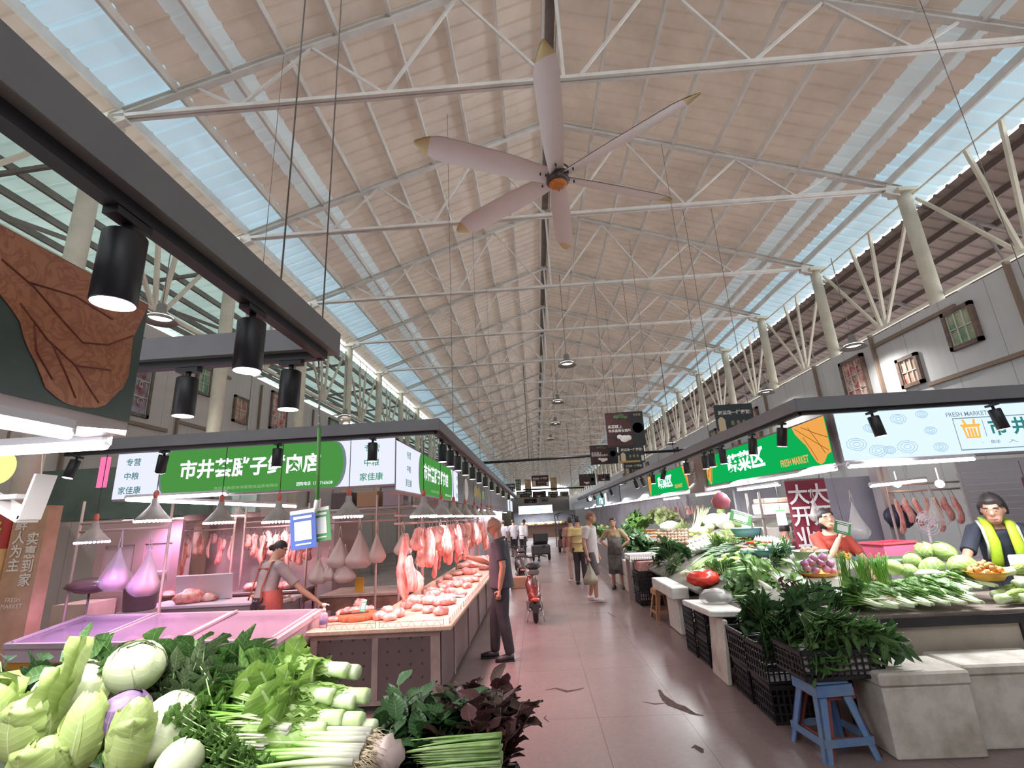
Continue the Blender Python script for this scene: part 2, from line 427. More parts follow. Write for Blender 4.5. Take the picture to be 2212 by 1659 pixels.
# side aisle roofs
LA, LB = (-6.25, 7.35), (-9.45, 6.93)
RA, RB = (8.15, 7.35), (11.6, 6.2)
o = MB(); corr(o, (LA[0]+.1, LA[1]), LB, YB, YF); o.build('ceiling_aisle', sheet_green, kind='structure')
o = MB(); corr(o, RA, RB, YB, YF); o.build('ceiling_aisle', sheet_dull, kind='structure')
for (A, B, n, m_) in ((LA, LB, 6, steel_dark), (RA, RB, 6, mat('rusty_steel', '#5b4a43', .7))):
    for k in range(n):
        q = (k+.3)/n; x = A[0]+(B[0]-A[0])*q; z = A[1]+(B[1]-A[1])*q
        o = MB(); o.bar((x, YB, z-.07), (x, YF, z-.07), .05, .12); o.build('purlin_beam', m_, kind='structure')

# ------------------------------------------------------------------ trusses, columns
def truss_mesh():
    o = MB(); A, L, R_ = Vector((XA, 0, ZR)), Vector((XL, 0, ZE)), Vector((XR, 0, ZE))
    for E in (L, R_):
        d = (E-A); nr = Vector((0, 1, 0))
        for dz, w_, h_ in ((.055, .10, .016), (-.055, .10, .016), (0, .014, .11)):
            o.bar(A+Vector((0, 0, dz)), E+Vector((0, 0, dz)), w_, h_)
        # webs in a zigzag between chord and tie
        B = lambda q: Vector((E.x+(XA-E.x)*q, 0, ZE+.02))
        T = lambda q: E+(A-E)*q
        for a, b_ in ((.20, .30), (.45, .30), (.45, .62), (.78, .62), (.78, .97)):
            o.bar(T(a)-Vector((0, 0, .05)), B(b_), .04, .04)
        o.bar(E+Vector((0, 0, -.12)), E+Vector((d.x*-.05, 0, .0)), .12, .2)
    o.bar((XL, -.035, ZE), (XR, -.035, ZE), .05, .06); o.bar((XL, .035, ZE), (XR, .035, ZE), .05, .06)
    o.bar((XA, 0, ZE), (XA, 0, ZR), .05, .05)
    return o.mesh('roof_truss_beam', steel)
tm = truss_mesh()
cm = MB(); cm.tube([(0, 0, 0), (0, 0, ZE-.1)], .125, 14); cm.box((-.2, -.16, ZE-.13), (.2, .16, ZE-.05))
col_me = cm.mesh('column', steel_cream)
for i in range(NT_):
    y = Y0+DY*i
    put('roof_truss_beam', tm, loc=(0, y, 0), kind='structure')
    for x in (XL, XR): put('column', col_me, loc=(x, y, 0), kind='structure')
    # braces carrying the aisle roofs
    o = MB(); o.bar((XR, y, ZE-.35), (RB[0], y, RB[1]-.35), .05, .07); o.bar((XR, y, 5.45), (RB[0]-.6, y, RB[1]-.3), .05, .07)
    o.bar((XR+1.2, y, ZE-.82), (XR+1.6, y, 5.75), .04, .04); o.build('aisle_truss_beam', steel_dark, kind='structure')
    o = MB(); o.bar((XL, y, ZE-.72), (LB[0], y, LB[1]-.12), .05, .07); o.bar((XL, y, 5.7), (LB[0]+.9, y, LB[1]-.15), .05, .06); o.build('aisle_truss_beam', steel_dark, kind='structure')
lm = MB()
for s_ in (-1, 1):
    lm.bar((0, DY/2+s_*.06, 5.42), (0, DY/2+s_*.34, ZE-.2), .06, .06); lm.bar((0, DY/2+s_*.1, 5.42), (0, DY/2+s_*(DY/2-.1), ZE-.3), .055, .055)
lm.bar((0, 0, 5.4), (0, DY, 5.4), .06, .07); lm.bar((0, 0, ZE-.17), (0, DY, ZE-.17), .03, .03)
lme = lm.mesh('lattice_beam', steel_cream)
for i in range(NT_-1):
    for x in (XL, XR): put('lattice_beam', lme, loc=(x+(.14 if x > 0 else -.1), Y0+DY*i, 0), kind='structure')

# ------------------------------------------------------------------ walls with pictures in window frames
def wallmat(name, a, b_):
    m, t, b = newmat(name)
    tc = t.add('ShaderNodeTexCoord'); sp = t.add('ShaderNodeSeparateXYZ'); t.link(tc, 'Object', sp, 0)
    f = t.math('FRACT', t.math('MULTIPLY', sp.outputs[1], 1/.95)); ln = t.math('LESS_THAN', f, .015)
    n = t.add('ShaderNodeTexNoise', i_Scale=2.2, i_Detail=5.); t.link(tc, 'Object', n, 'Vector')
    mp = t.add('ShaderNodeMapping'); mp.inputs['Scale'].default_value = (1, 9, .25); t.link(tc, 'Object', mp, 0)
    n2 = t.add('ShaderNodeTexNoise', i_Scale=1., i_Detail=4.); t.link(mp, 0, n2, 'Vector')
    c = t.mix(t.math('MULTIPLY', t.math('ADD', n.outputs[0], n2.outputs[0]), .5), lin(a), lin(b_)); c = t.mix(t.math('MULTIPLY', ln, .5), c, lin('#55524f'))
    t.l.new(c, b.inputs['Base Color']); b.inputs['Roughness'].default_value = .45; return m
wall_m = wallmat('panel_wall', '#d3d6d8', '#bcbfc0'); wall_l = wallmat('plaster_wall', '#d2c8c2', '#c0b4ad')
o = MB(); o.box((XR-.26, -3, 0), (XR-.16, YF, 5.15)); struct('wall_right', o, wall_m)
o = MB(); o.box((-9.45, -3, 0), (-9.3, YF, 6.78)); struct('wall_left', o, wall_l)
o = MB(); o.box((-9.45, YB-.1, 0), (12, YB, 7.0)); struct('wall_light_stop', o, mat('light_stop_wall', '#8c8886', .7, col2='#6f6c6a'))  # unseen end wall, added to hold back daylight from behind the camera
o = MB(); o.box((-9.45, YF, 0), (12, YF+.1, 6.2)); struct('wall_far', o, mat('far_wall', '#8c8886', .7, col2='#6f6c6a'))
brown = mat('brown_timber_frame', '#7d6a60', .55, col2='#604f47', scale=6)
white_lat = mat('white_lattice', '#d9d5cf', .5)
reds = [mat('picture_red', '#b5423a', .5, col2='#d9cfc4', scale=5), mat('picture_green', '#b9bfa0', .5, col2='#4f8a68', scale=3), mat('picture_tan', '#c2aa94', .5, col2='#a85a4c', scale=4), mat('picture_blue', '#9aa3b0', .5, col2='#8a3a38', scale=4)]
wn = [0]
def window(side, y, z, wd, ht, mi, cols, rows):
    wn[0] += 1; x = XR-.26 if side == 'right' else -9.3; s_ = -1 if side == 'right' else 1
    fr = .07 if ht < 1 else .08
    o = MB()
    for a, b_ in (((y-wd/2, z-ht/2), (y+wd/2, z-ht/2+fr)), ((y-wd/2, z+ht/2-fr), (y+wd/2, z+ht/2)), ((y-wd/2, z-ht/2), (y-wd/2+fr, z+ht/2)), ((y+wd/2-fr, z-ht/2), (y+wd/2, z+ht/2))):
        o.box((min(x, x+s_*.07), a[0], a[1]), (max(x, x+s_*.07), b_[0], b_[1]))
    root = o.build('window_%d' % wn[0], brown, kind='structure')
    p = MB(); p.box((min(x, x+s_*.02), y-wd/2+fr*.8, z-ht/2+fr*.8), (max(x, x+s_*.02), y+wd/2-fr*.8, z+ht/2-fr*.8)); p.build('picture_panel', reds[mi], root)
    g = MB(); e = s_*.035
    for i in range(cols+1):
        yy = y-wd/2+fr+(wd-2*fr)*i/cols; g.bar((x+e, yy, z-ht/2+fr), (x+e, yy, z+ht/2-fr), .018, .018)
    for i in range(rows+1):
        zz = z-ht/2+fr+(ht-2*fr)*i/rows; g.bar((x+e, y-wd/2+fr, zz), (x+e, y+wd/2-fr, zz), .018, .018)
    if mi in (0, 3):
        for _ in range(7):
            cy, cz, rr = y+U(-.3, .3)*wd, z+U(-.38, .38)*ht, U(.05, .1)
            g.tube([(x+e, cy+rr*cos(a*.7+_), cz+rr*sin(a*.7+_)) for a in range(7)], .010, 5)
    g.build('lattice', white_lat, root)
window('right', 8.2, 4.53, .62, .72, 1, 3, 2); window('right', 9.55, 4.13, .55, .62, 2, 3, 2); window('right', 11.15, 4.35, .85, 1.15, 0, 3, 3)
for k, (y, z) in enumerate(((16.5, 4.35), (18.3, 4.1), (20.4, 4.3), (23., 4.2), (26, 4.3), (29.5, 4.2), (33, 4.3), (37, 4.2), (42, 4.3))):
    window('right', y, z, .7, .8 if k % 2 else 1.1, (2, 0, 1)[k % 3], 3, 2)
window('left', 10.35, 5.15, 1.15, 1.35, 3, 2, 3); window('left', 12.7, 6.0, .62, .95, 1, 2, 3); window('left', 14.55, 5.48, .75, .85, 2, 2, 2); window('left', 16.85, 5.9, 1.15, 1.4, 0, 2, 3); window('left', 21.7, 6.1, 1.0, 1.0, 1, 2, 2)
for y, z in ((26., 5.6), (30.5, 5.9), (36, 5.6)): window('left', y, z, .9, 1., 2, 2, 2)
trim = mat('brown_timber_trim', '#8a7768', .6)
wn2 = [0]
def strip(a, b_, x, w_=.09):
    wn2[0] += 1; o = MB(); o.bar((x, *a), (x, *b_), .05, w_, up=Vector((1, 0, 0)) if abs(a[1]-b_[1]) > .1 and abs(a[0]-b_[0]) < .1 else Vector((0, 0, 1))); o.build('trim_%d' % wn2[0], trim, kind='structure')
for y in (9.0, 11.9, 15.6, 19.6, 24., 29.): strip((y, 2.6), (y, 6.6), -9.27)
for y0_, y1_, z in ((9.0, 10.6, 6.35), (11.9, 13.9, 6.35), (11.9, 14.2, 4.6), (15.6, 18, 4.7), (9, 11.6, 4.3)): strip((y0_, z), (y1_, z), -9.27)
for y in (7.15, 10.35, 12.6, 15.5): strip((y, 2.5), (y, 5.2), XR-.29)
for y0_, y1_, z in ((8.2, 10.3, 4.93), (5, 7.1, 4.0), (7.2, 9.2, 3.75)): strip((y0_, z), (y1_, z), XR-.29, .07)
# fascia boards of the neighbouring row to the left
o = MB(); o.box((-9.2, 8.4, 2.05), (-4.9, 8.5, 2.95)); struct('wall_stall_back', o, mat('pale_teal_board', '#a9bdb3', .5, col2='#93aaa0', scale=2))

# ------------------------------------------------------------------ ceiling fan
fan_w = mat('fan_blade_white', '#ebe4e2', .4); fan_y = mat('fan_tip_cream', '#d8c998', .5)
fan = thing('ceiling_fan', 'large six-bladed white ceiling fan with cream tips and an orange hub under the roof ridge', 'fan', (.56, 5.5, 6.09))
o = MB(); o.lathe([(.02, -.10), (.125, -.10), (.15, -.07), (.15, .05), (.10, .08), (.06, .1), (.06, .2), (.03, .22)], 28); o.build('hub', mat('fan_hub_dark', '#463b38', .4), fan)
o = MB(); o.lathe([(.001, -.125), (.07, -.122), (.12, -.105), (.125, -.095)], 28); o.build('hub_cap', mat('fan_cap_orange', '#d98b3e', .4, col2='#c06f2a', scale=20), fan, label='orange hub cap')
o = MB(); o.tube([(0, 0, .2), (0, 0, ZE-6.09)], .022, 8); o.build('downrod', steel_dark, fan)
o = MB(); o.tube([(.16*cos(a), .16*sin(a), .1) for a in [k*pi/14 for k in range(29)]], .012, 6); o.build('guard_ring', mat('fan_hub_dark', '#463b38'), fan)
def blade_pt(u, v):
    r0 = .13+v*1.79; w_ = (.095+.045*sin(min(v*2.2, 1)*pi/2))*(1 if v < .82 else max(.12, 1-((v-.82)/.18)**1.6*.88))
    return Vector((r0, u*w_*(1.0) + .02*v, .02 + u*w_*.42 + .05*v - .02*u*u))
for k in range(6):
    a = radians(-97+60*k); bl = MB()
    for zz in (0, .012): bl.grid(lambda u, v: blade_pt(u, v*.9)+Vector((0, 0, zz)), 6, 16)
    bo = bl.build('blade', fan_w, fan, rot=(0, 0, a))
    tp = MB()
    for zz in (-.002, .014): tp.grid(lambda u, v: blade_pt(u, .9+v*.1)+Vector((0, 0, zz)), 6, 5)
    tp.build('blade_tip', fan_y, bo, label='cream blade tip')
    sc_ = MB()
    for q in (.17, .25): sc_.tube([(q, 0, .02), (q, 0, -.012)], .012, 8)
    sc_.build('bolt', mat('fan_hub_dark', '#463b38'), bo)

# ------------------------------------------------------------------ high bay lamps
lampgrey = mat('lamp_grey', '#8d8a86', .4, .3); lampglow = emit('lamp_glow', '#fff4ea', 5.)
def highbay(p, label, r=.23, top=None, group=None, on=True):
    t_ = thing('high_bay_lamp', label, 'pendant lamp', p, group=group)
    o = MB(); o.lathe([(.05, .30), (.07, .26), (.07, .17), (.10, .14), (r, .0), (r*.96, -.005), (.09, .13), (.03, .14)], 22); o.build('lamp_shade', lampgrey, t_)
    o = MB(); o.lathe([(.001, .045), (r*.45, .05), (r*.72, .075), (.001, .08)], 18); o.build('bulb', lampglow if on else mat('lamp_off_white', '#d9d6d0', .4), t_)
    o = MB(); o.tube([(0, 0, .29), (0, 0, (top or p[2]+2)-p[2])], .008, 5); o.build('cord', steel_dark, t_)
    return t_
ml = [highbay(at(*p, x=.98), 'x', .23, ZE, 'high bay lamps over the aisle') for p in ((1225, 790), (1205, 870), (1200, 917), (1190, 950))]
rank(ml, 'grey high bay lamp on a long cord under the roof ridge', 'near')
ll = [highbay(at(*p, x=x_), 'x', .24, z_, 'high bay lamps over the left row') for p, x_, z_ in (((345, 695), -5.6, 7.1), ((745, 903), -6.0, 7.1))]
rank(ll, 'white-lit high bay lamp hanging high above the meat stall', 'near')
rl = [highbay(at(*p, x=x_), 'x', .25, 5.4+1.6, 'high bay lamps along the right wall') for p, x_ in (((1845, 752), 7.0), ((1655, 850), 7.0), ((1450, 960), 7.0))]
rank(rl, 'grey high bay lamp hanging in front of the panelled right wall', 'near')

# ------------------------------------------------------------------ hanging banners above the aisle
bdark = mat('banner_black', '#23262a', .5); bmar = mat('banner_maroon', '#4a2426', .5, col2='#33191c', scale=3); bgrey = mat('banner_slate', '#2d3538', .5)
btan = mat('banner_tan', '#b3935f', .5); bwhite = mat('banner_white', '#dcdad5', .5); bgreen = mat('banner_leaf_green', '#5d7a4d', .5, col2='#2f4a33', scale=9); bcream = mat('banner_cream', '#c9b998', .5)
bpink = mat('banner_dumpling', '#c7bcb0', .5)
def banner_shop(c_, wd, ht, label, top, group=None, text=True):
    """dark board: buy vegetables online"""
    t_ = thing('hanging_banner', label, 'banner', c_, group=group)
    o = MB(); o.box((-wd/2, -.02, -ht/2), (wd/2, .02, ht/2)); o.build('board', bdark, t_)
    o = MB(); o.box((-wd/2+.01, -.026, -ht/2+.02), (wd*.17, -.021, ht/2-.02)); o.build('picture_field', bmar, t_)
    X, Z = Vector((1, 0, 0)), Vector((0, 0, 1))
    if text:
        letters('买菜就上', bwhite, t_, (-wd*.27, -.03, ht*.08), X, Z, w=wd*.38, bold=.02); letters('市井荟微信商城', bwhite, t_, (-wd*.155, -.03, -ht*.04), X, Z, w=wd*.60, bold=.02)
        letters('市井荟', bcream, t_, (wd*.34, -.03, ht*.40), X, Z, w=wd*.2)
    o = MB(); o.lathe([(.001, .0), (ht*.15, .0)], 28, M=Matrix.Translation((wd*.33, -.028, ht*.02)) @ Matrix.Rotation(pi/2, 4, 'X')); o.build('white_roundel', bwhite, t_)
    o = MB()
    for (x, z, r_) in ((-.05, -.28, .13), (.05, -.26, .10), (-.17, -.22, .08)): o.ball((wd*x, -.03, ht*z), (r_*ht, .008, r_*ht*.8), 12, 6)
    o.build('garlic_picture', bwhite, t_)
    o = MB()
    for (x, z, r_) in ((-.2, .36, .09), (-.08, .38, .1), (.04, .33, .08)): o.ball((wd*x, -.03, ht*z), (r_*ht, .008, r_*ht*.7), 10, 6)
    o.build('greens_picture', bgreen, t_)
    o = MB()
    for s_ in (-1, 1): o.tube([(s_*wd*.42, 0, ht/2), (s_*wd*.42, 0, top-c_[2])], .006, 5)
    o.build('hanging_wire', steel_dark, t_)
    return t_
def banner_price(c_, wd, ht, label, top, group=None, m_=None):
    t_ = thing('hanging_banner', label, 'banner', c_, group=group)
    o = MB(); o.box((-wd/2, -.02, -ht/2), (wd/2, .02, ht/2)); o.build('board', m_ or bgrey, t_)
    X, Z = Vector((1, 0, 0)), Vector((0, 0, 1))
    letters('跟菜场一样便宜!', bwhite, t_, (0, -.025, ht*.22), X, Z, w=wd*.86, bold=.025)
    o = MB(); o.box((-wd/2, -.027, -ht/2+.01), (wd*.3, -.021, -ht/2+.06)); o.build('tan_stripe', btan, t_)
    o = MB(); pts = [(-wd*.46+wd*.19*(i/10), -.024, -ht*.02+ht*.1*sin(pi*i/10)) for i in range(11)]
    o.poly([Vector((-wd*.46, -.024, -ht*.40)), Vector((-wd*.27, -.024, -ht*.40))]+[Vector(p) for p in pts[::-1]]); o.build('parcel_picture', bcream, t_)
    o = MB()
    for k in range(3): o.ball((wd*(-.08+.15*k), -.024, -ht*.14), (wd*.05, .006, ht*.09), 10, 6)
    o.build('produce_picture', mat('banner_produce', '#8c7d68', .6, col2='#6b8055', scale=20), t_)
    o = MB(); o.box((wd*.36, -.03, -ht*.42), (wd*.46, -.02, -ht*.12)); o.build('bag_picture', bwhite, t_)
    o = MB()
    for s_ in (-1, 1): o.tube([(s_*wd*.42, 0, ht/2), (s_*wd*.42, 0, top-c_[2])], .006, 5)
    o.build('hanging_wire', steel_dark, t_)
    return t_
def rectat(px0, py0, px1, py1, y):
    a, b_ = at(px0, py0, y=y), at(px1, py1, y=y); return (a+b_)/2, abs(b_.x-a.x), abs(a.z-b_.z)
c_, w_, h_ = rectat(1306, 893, 1396, 962, 12.); banner_shop(c_, w_, h_, 'largest dark banner with white characters and garlic picture above the right stall', ZE)
c_, w_, h_ = rectat(1541, 876, 1634, 934, 9.); b1 = banner_price(c_, w_, h_, 'dark price banner hanging nearest, right above the first vegetable sign', ZE)
c_, w_, h_ = rectat(1336, 962, 1394, 998, 13.5); banner_price(c_, w_, h_, 'dark price banner just below the largest garlic banner', 5.6)
c_, w_, h_ = rectat(1273, 963, 1336, 1001, 14.5); banner_shop(c_, w_, h_, 'dark banner with a white disc left of the price banner under the garlic one', 5.6)
c_, w_, h_ = rectat(1347, 1000, 1392, 1025, 15.5); banner_price(c_, w_, h_, 'small dark price banner lowest of the three under the garlic banner', 4.6)
bl_ = []
for (a, b2, c2, d2, y, kind) in ((1085, 1046, 1113, 1063, 26, 1), (1148, 1028, 1186, 1050, 30, 2), (1250, 1025, 1287, 1048, 24, 0), (1115, 1062, 1150, 1075, 36, 1), (1150, 1062, 1180, 1074, 42, 0), (1183, 1062, 1206, 1075, 40, 1), (1209, 1062, 1229, 1073, 34, 1), (1290, 1025, 1318, 1038, 27, 0), (1132, 1078, 1160, 1086, 50, 0), (1165, 1077, 1184, 1084, 52, 1)):
    c_, w_, h_ = rectat(a, b2, c2, d2, y)
    bl_.append(banner_price(c_, w_, h_, 'x', ZE, 'distant banners above the aisle', bmar if kind == 2 else None) if kind else banner_shop(c_, w_, h_, 'x', ZE, 'distant banners above the aisle', False))
rank(bl_, 'small dark banner hanging far down the aisle', 'near')
# tall cloth banners far away
bl_ = []
for (a, b2, c2, d2, y, m_) in ((1113, 1036, 1126, 1060, 44, bgreen), (1133, 1036, 1148, 1062, 46, btan), (1188, 1032, 1204, 1060, 45, btan)):
    c_, w_, h_ = rectat(a, b2, c2, d2, y); t_ = thing('cloth_banner', 'x', 'banner', c_, group='upright cloth banners far down the aisle')
    o = MB(); o.box((-w_/2, -.02, -h_/2), (w_/2, .02, h_/2)); o.build('cloth', m_, t_)
    letters('鲜人\n为主\n实惠', bwhite, t_, (0, -.025, 0), (1, 0, 0), (0, 0, 1), h=h_*.75); bl_.append(t_)
    o = MB(); o.tube([(-w_*.4, 0, h_/2), (-w_*.4, 0, 7.8-c_.z)], .008, 5); o.build('hanging_wire', steel_dark, t_)
rank(bl_, 'upright cloth banner hanging at the far end of the aisle')
# dark pipes crossing the aisle
for k, (a, b2, y) in enumerate((((1040, 1000), (1560, 967), 19.), ((1130, 1058), (1262, 1053), 33.))):
    p, q = at(*a, y=y), at(*b2, y=y); o = MB(); o.tube([p, q], .05, 8)
    for s_ in (.2, .8): c_ = p.lerp(q, s_); o.tube([c_, Vector((c_.x, c_.y, ZE))], .012, 5)
    o.build('hanging_pipe', bdark, label=('dark pipe slung across the aisle under the near trusses', 'dark pipe slung across the aisle far from the camera')[k], cat='pipe')
# ================================================================== stall canopy frames with track spots
beam_m = mat('canopy_grey', '#7a797d', .45, col2='#6e6d72', scale=4, amt=.5)
black = mat('matte_black', '#1d1c20', .45); black2 = mat('track_black', '#232126', .5)
glow = emit('spot_glow', '#f3f2ff', 7.); X, Y, Z = Vector((1, 0, 0)), Vector((0, 1, 0)), Vector((0, 0, 1))
def canopy(label, segs, z0=2.49, z1=2.65, wd=.12, hang=None):
    t_ = thing('canopy_frame', label, 'canopy frame')
    for (a, b_) in segs:
        a, b_ = Vector((*a, 0)), Vector((*b_, 0)); d = (b_-a).normalized()
        o = MB(); e_ = .0015*len(t_.children); o.bar(a-d*(wd/2-.003-e_)+Z*(z0+z1)/2, b_+d*(wd/2-.003-e_)+Z*(z0+z1)/2, wd-.001*len(t_.children), z1-z0-.002*len(t_.children)); o.build('beam', beam_m, t_)
        o = MB(); o.bar(a+Z*(z0-.018), b_+Z*(z0-.018), .045, .036); o.build('light_track', black2, t_, label='black light track')
    for p in hang or []: o = MB(); o.tube([(p[0], p[1], z1), (p[0], p[1], ZE)], .004, 5); o.build('hanging_rod', steel_dark, t_)
    return t_
canopy('wide grey canopy frame running overhead from the left edge, end corner above the leafy vegetables', [((-1.0, -3), (-1.0, 2.18)), ((-1.0, 2.18), (-4.5, 2.18))], hang=[(-1, 1.75), (-1, 2.15)], z0=2.55, z1=2.665)
canopy('grey canopy frame over the green meat stall sign', [((-1.0, 4.85), (-4.95, 4.85)), ((-1.0, 4.85), (-1.0, 26))], hang=[(-1.0, y) for y in (6, 9, 12, 16, 20)]+[(-3, 4.85)], z0=2.625, z1=2.74)
canopy('grey canopy frame over the vegetable stall signs on the right', [((2.55, 4.58), (8, 4.58)), ((2.55, 4.58), (2.55, 30))], hang=[(2.55, y) for y in (7, 10, 14, 18)]+[(5, 4.58)], z0=2.545, z1=2.665)
for x in (-1.62, -2.9, -4.2):   # cross arms between frame and sign
    pass
sp_proto = thing('track_spotlight', 'x', 'spotlight', (-1, 1, 2.47))
o = MB(); o.lathe([(.044, -.24), (.048, -.236), (.048, -.055), (.044, -.05), (.001, -.05)], 24); o.build('lamp_body', black, sp_proto)
o = MB(); o.lathe([(.045, -.2405), (.030, -.232), (.001, -.226)], 24); o.build('lens', glow, sp_proto)
o = MB(); o.box((-.02, -.055, -.02), (.02, .055, .0)); o.tube([(0, 0, -.02), (0, 0, -.055)], .012, 8); o.build('track_adapter', black2, sp_proto)
spots = {'own': [], 'meat': [], 'meatside': [], 'veg': [], 'vegside': []}
first = [True]
def spot(key, p, tilt=(0, 0), ry=0.):
    o = sp_proto if first[0] else dup(sp_proto); first[0] = False
    o.location = (p[0], p[1], {'own': 2.512, 'meat': 2.587, 'meatside': 2.587}.get(key, 2.507)); o.rotation_euler = (tilt[0], tilt[1], ry); spots[key].append(o); return o
ZT = 2.456
for p in ((265, 545), (545, 690)): q = at(*p, x=-1.0); spot('own', (-1.0, q.y, ZT))
for p in ((405, 825), (628, 812)): q = at(*p, y=2.18); spot('own', (q.x, 2.18, ZT), ry=pi/2)
for p, tl_ in (((355, 985), (.25, .3)), ((600, 970), (0, 0)), ((805, 965), (0, 0)), ((168, 990), (-.2, .1))): q = at(*p, y=4.85); spot('meat', (q.x, 4.85, ZT), tl_, 0)
for k, y in enumerate((5.25, 5.75, 6.3, 7.0, 7.8, 8.7, 9.8, 11.2, 13, 15, 18)): spot('meatside', (-1.0, y, ZT))
for p in ((1885, 905), (2145, 885)): q = at(*p, y=4.58); spot('veg', (q.x, 4.58, ZT), (-.05, -.12), 0)
for p, tl_ in (((1692, 930), (.12, .12)), ((1627, 955), (0, .1)), ((1560, 975), (0, 0)), ((1536, 983), (0, 0)), ((1522, 990), (0, 0)), ((1482, 1003), (0, 0)), ((1437, 1018), (.1, .3)), ((1410, 1030), (0, 0)), ((1385, 1040), (.3, -.4)), ((1371, 1043), (.3, -.3))):
    q = at(*p, x=2.55); spot('vegside', (2.55, q.y, ZT), tl_)
for y in (17, 19.5, 22, 25): spot('vegside', (2.55, y, ZT), (.2, -.3))
rank(spots['own'], 'black cylinder spotlight on the near left canopy frame', 'left')
rank(spots['meat'], 'black cylinder spotlight in front of the green meat stall sign', 'left')
rank(spots['meatside'], 'black spotlight on the aisle side of the meat stall canopy', 'near')
rank(spots['veg'], 'black spotlight in front of the bright white sign on the right', 'left')
rank(spots['vegside'], 'black spotlight on the aisle side of the vegetable stall canopy', 'near')
for k, g in (('own', 'spotlights on the near left canopy'), ('meat', 'spotlights over the meat sign'), ('meatside', 'spotlights along the meat stall'), ('veg', 'spotlights over the white sign'), ('vegside', 'spotlights along the vegetable stall')):
    for o in spots[k]: o['group'] = g

# ------------------------------------------------------------------ fluorescent tubes
tube_glow = emit('tube_glow', '#f4efff', 9.)
tube_base = mat('tube_batten', '#d8d6da', .4)
def tube_light(a, b_, label, group=None, r=.017):
    a, b_ = Vector(a), Vector(b_); t_ = thing('hanging_tube_light', label, 'tube light', (a+b_)/2, group=group)
    c_ = (a+b_)/2; a, b_ = a-c_, b_-c_
    o = MB(); o.tube([a, b_], r, 8); o.build('glass_tube', tube_glow, t_)
    o = MB(); o.bar(a+Z*.03, b_+Z*.03, .035, .026)
    for p in (a, b_): o.tube([p, p+Z*.03], .016, 8)
    o.build('batten', tube_base, t_)
    return t_
def area(name, loc, size, power, col=(1, .97, 1), rot=(0, 0, 0), sy=.05):
    l = bpy.data.lights.new(name, 'AREA'); l.shape = 'RECTANGLE'; l.size = size; l.size_y = sy; l.energy = power; l.color = col
    o = bpy.data.objects.new(name, l); COL.objects.link(o); o.location = loc; o.rotation_euler = rot; return o
def spotlamp(name, loc, power, col, ang=110, blend=.6, aim=None, r=.06):
    l = bpy.data.lights.new(name, 'SPOT'); l.energy = power; l.color = col; l.spot_size = radians(ang); l.spot_blend = blend; l.shadow_soft_size = r
    o = bpy.data.objects.new(name, l); COL.objects.link(o); o.location = loc
    if aim is not None: o.rotation_euler = (Vector(aim)-Vector(loc)).to_track_quat('-Z', 'Y').to_euler()
    return o

# ------------------------------------------------------------------ light box signs
def panel_quad(a, b_, z0, z1, off): # helper: quad between ground points a, b_
    pass
trim_g = mat('sign_trim_grey', '#8f8588', .45)
g_sign = emit('sign_green_lit', '#58a850', .62); g_sign2 = emit('sign_green_bright', '#0fae55', .85); w_sign = emit('sign_white_lit', '#dfe3f2', .95); w_sign2 = emit('sign_white_bright', '#cfe2f2', 1.05)
t_white = emit('letter_white_lit', '#eef0fa', 1.05); t_teal = emit('letter_teal', '#4f8f97', .6); t_green = emit('letter_green', '#48a07a', .7); t_pale = emit('letter_pale_green', '#a9d09c', .7); t_orange = emit('letter_orange', '#e8b066', .9)
t_glow = emit('letter_white_glow', '#e6f4ff', 1.9); s_edge = emit('sign_grey_edge', '#8b98a0', .6)
class Sign:
    """box sign: origin at the left end bottom of its face; r along the face, outward normal n"""
    def __init__(s, label, a, b_, z0, z1, depth=.14, body=None):
        a, b_ = Vector((*a, z0)), Vector((*b_, z0)); s.r = (b_-a).normalized(); s.n = s.r.cross(Z); s.L = (b_-a).length; s.H = z1-z0; s.o = a
        s.t = thing('light_box_sign', label, 'sign', a)
        o = MB(); M_ = Matrix((( s.r.x, -s.n.x, 0, 0), (s.r.y, -s.n.y, 0, 0), (0, 0, 1, 0), (0, 0, 0, 1)))
        s.M = M_; o.box((0, 0, 0), (s.L, depth, s.H), M_); o.build('sign_box', body or trim_g, s.t)
    def p(s, u, v, d=0.): return s.r*u + Z*v + s.n*d
    def panel(s, u0, u1, m, v0=.02, v1=None, name='lit_panel', d=.004, arc=0):
        v1 = s.H-.02 if v1 is None else v1; o = MB()
        if arc:   # curved ends
            pts = []
            for i in range(13): a = -pi/2+pi*i/12; pts.append(s.p(u1-arc+arc*cos(a), (v0+v1)/2+(v1-v0)/2*sin(a), d))
            for i in range(13): a = pi/2+pi*i/12; pts.append(s.p(u0+arc+arc*cos(a), (v0+v1)/2+(v1-v0)/2*sin(a), d))
            o.poly(pts, .001, s.n)
        else: o.poly([s.p(u0, v0, d), s.p(u1, v0, d), s.p(u1, v1, d), s.p(u0, v1, d)], .001, s.n)
        return o.build(name, m, s.t)
    def text(s, body, m, u, v, w=None, h=None, bold=0., d=.008, skew=0.): return letters(body, m, s.t, s.p(u, v, d), s.r, Z, w, h, bold, skew=skew)
    def outline(s, pts, m, name, d=.007, th=.002, label=None):
        o = MB(); o.poly([s.p(u, v, d) for u, v in pts], th, s.n); return o.build(name, m, s.t, label=label)
    def line(s, pts, m, name, r=.004, d=.008):
        o = MB(); o.tube([s.p(u, v, d) for u, v in pts], r, 4); return o.build(name, m, s.t)
SZ0, SZ1 = 2.06, 2.60
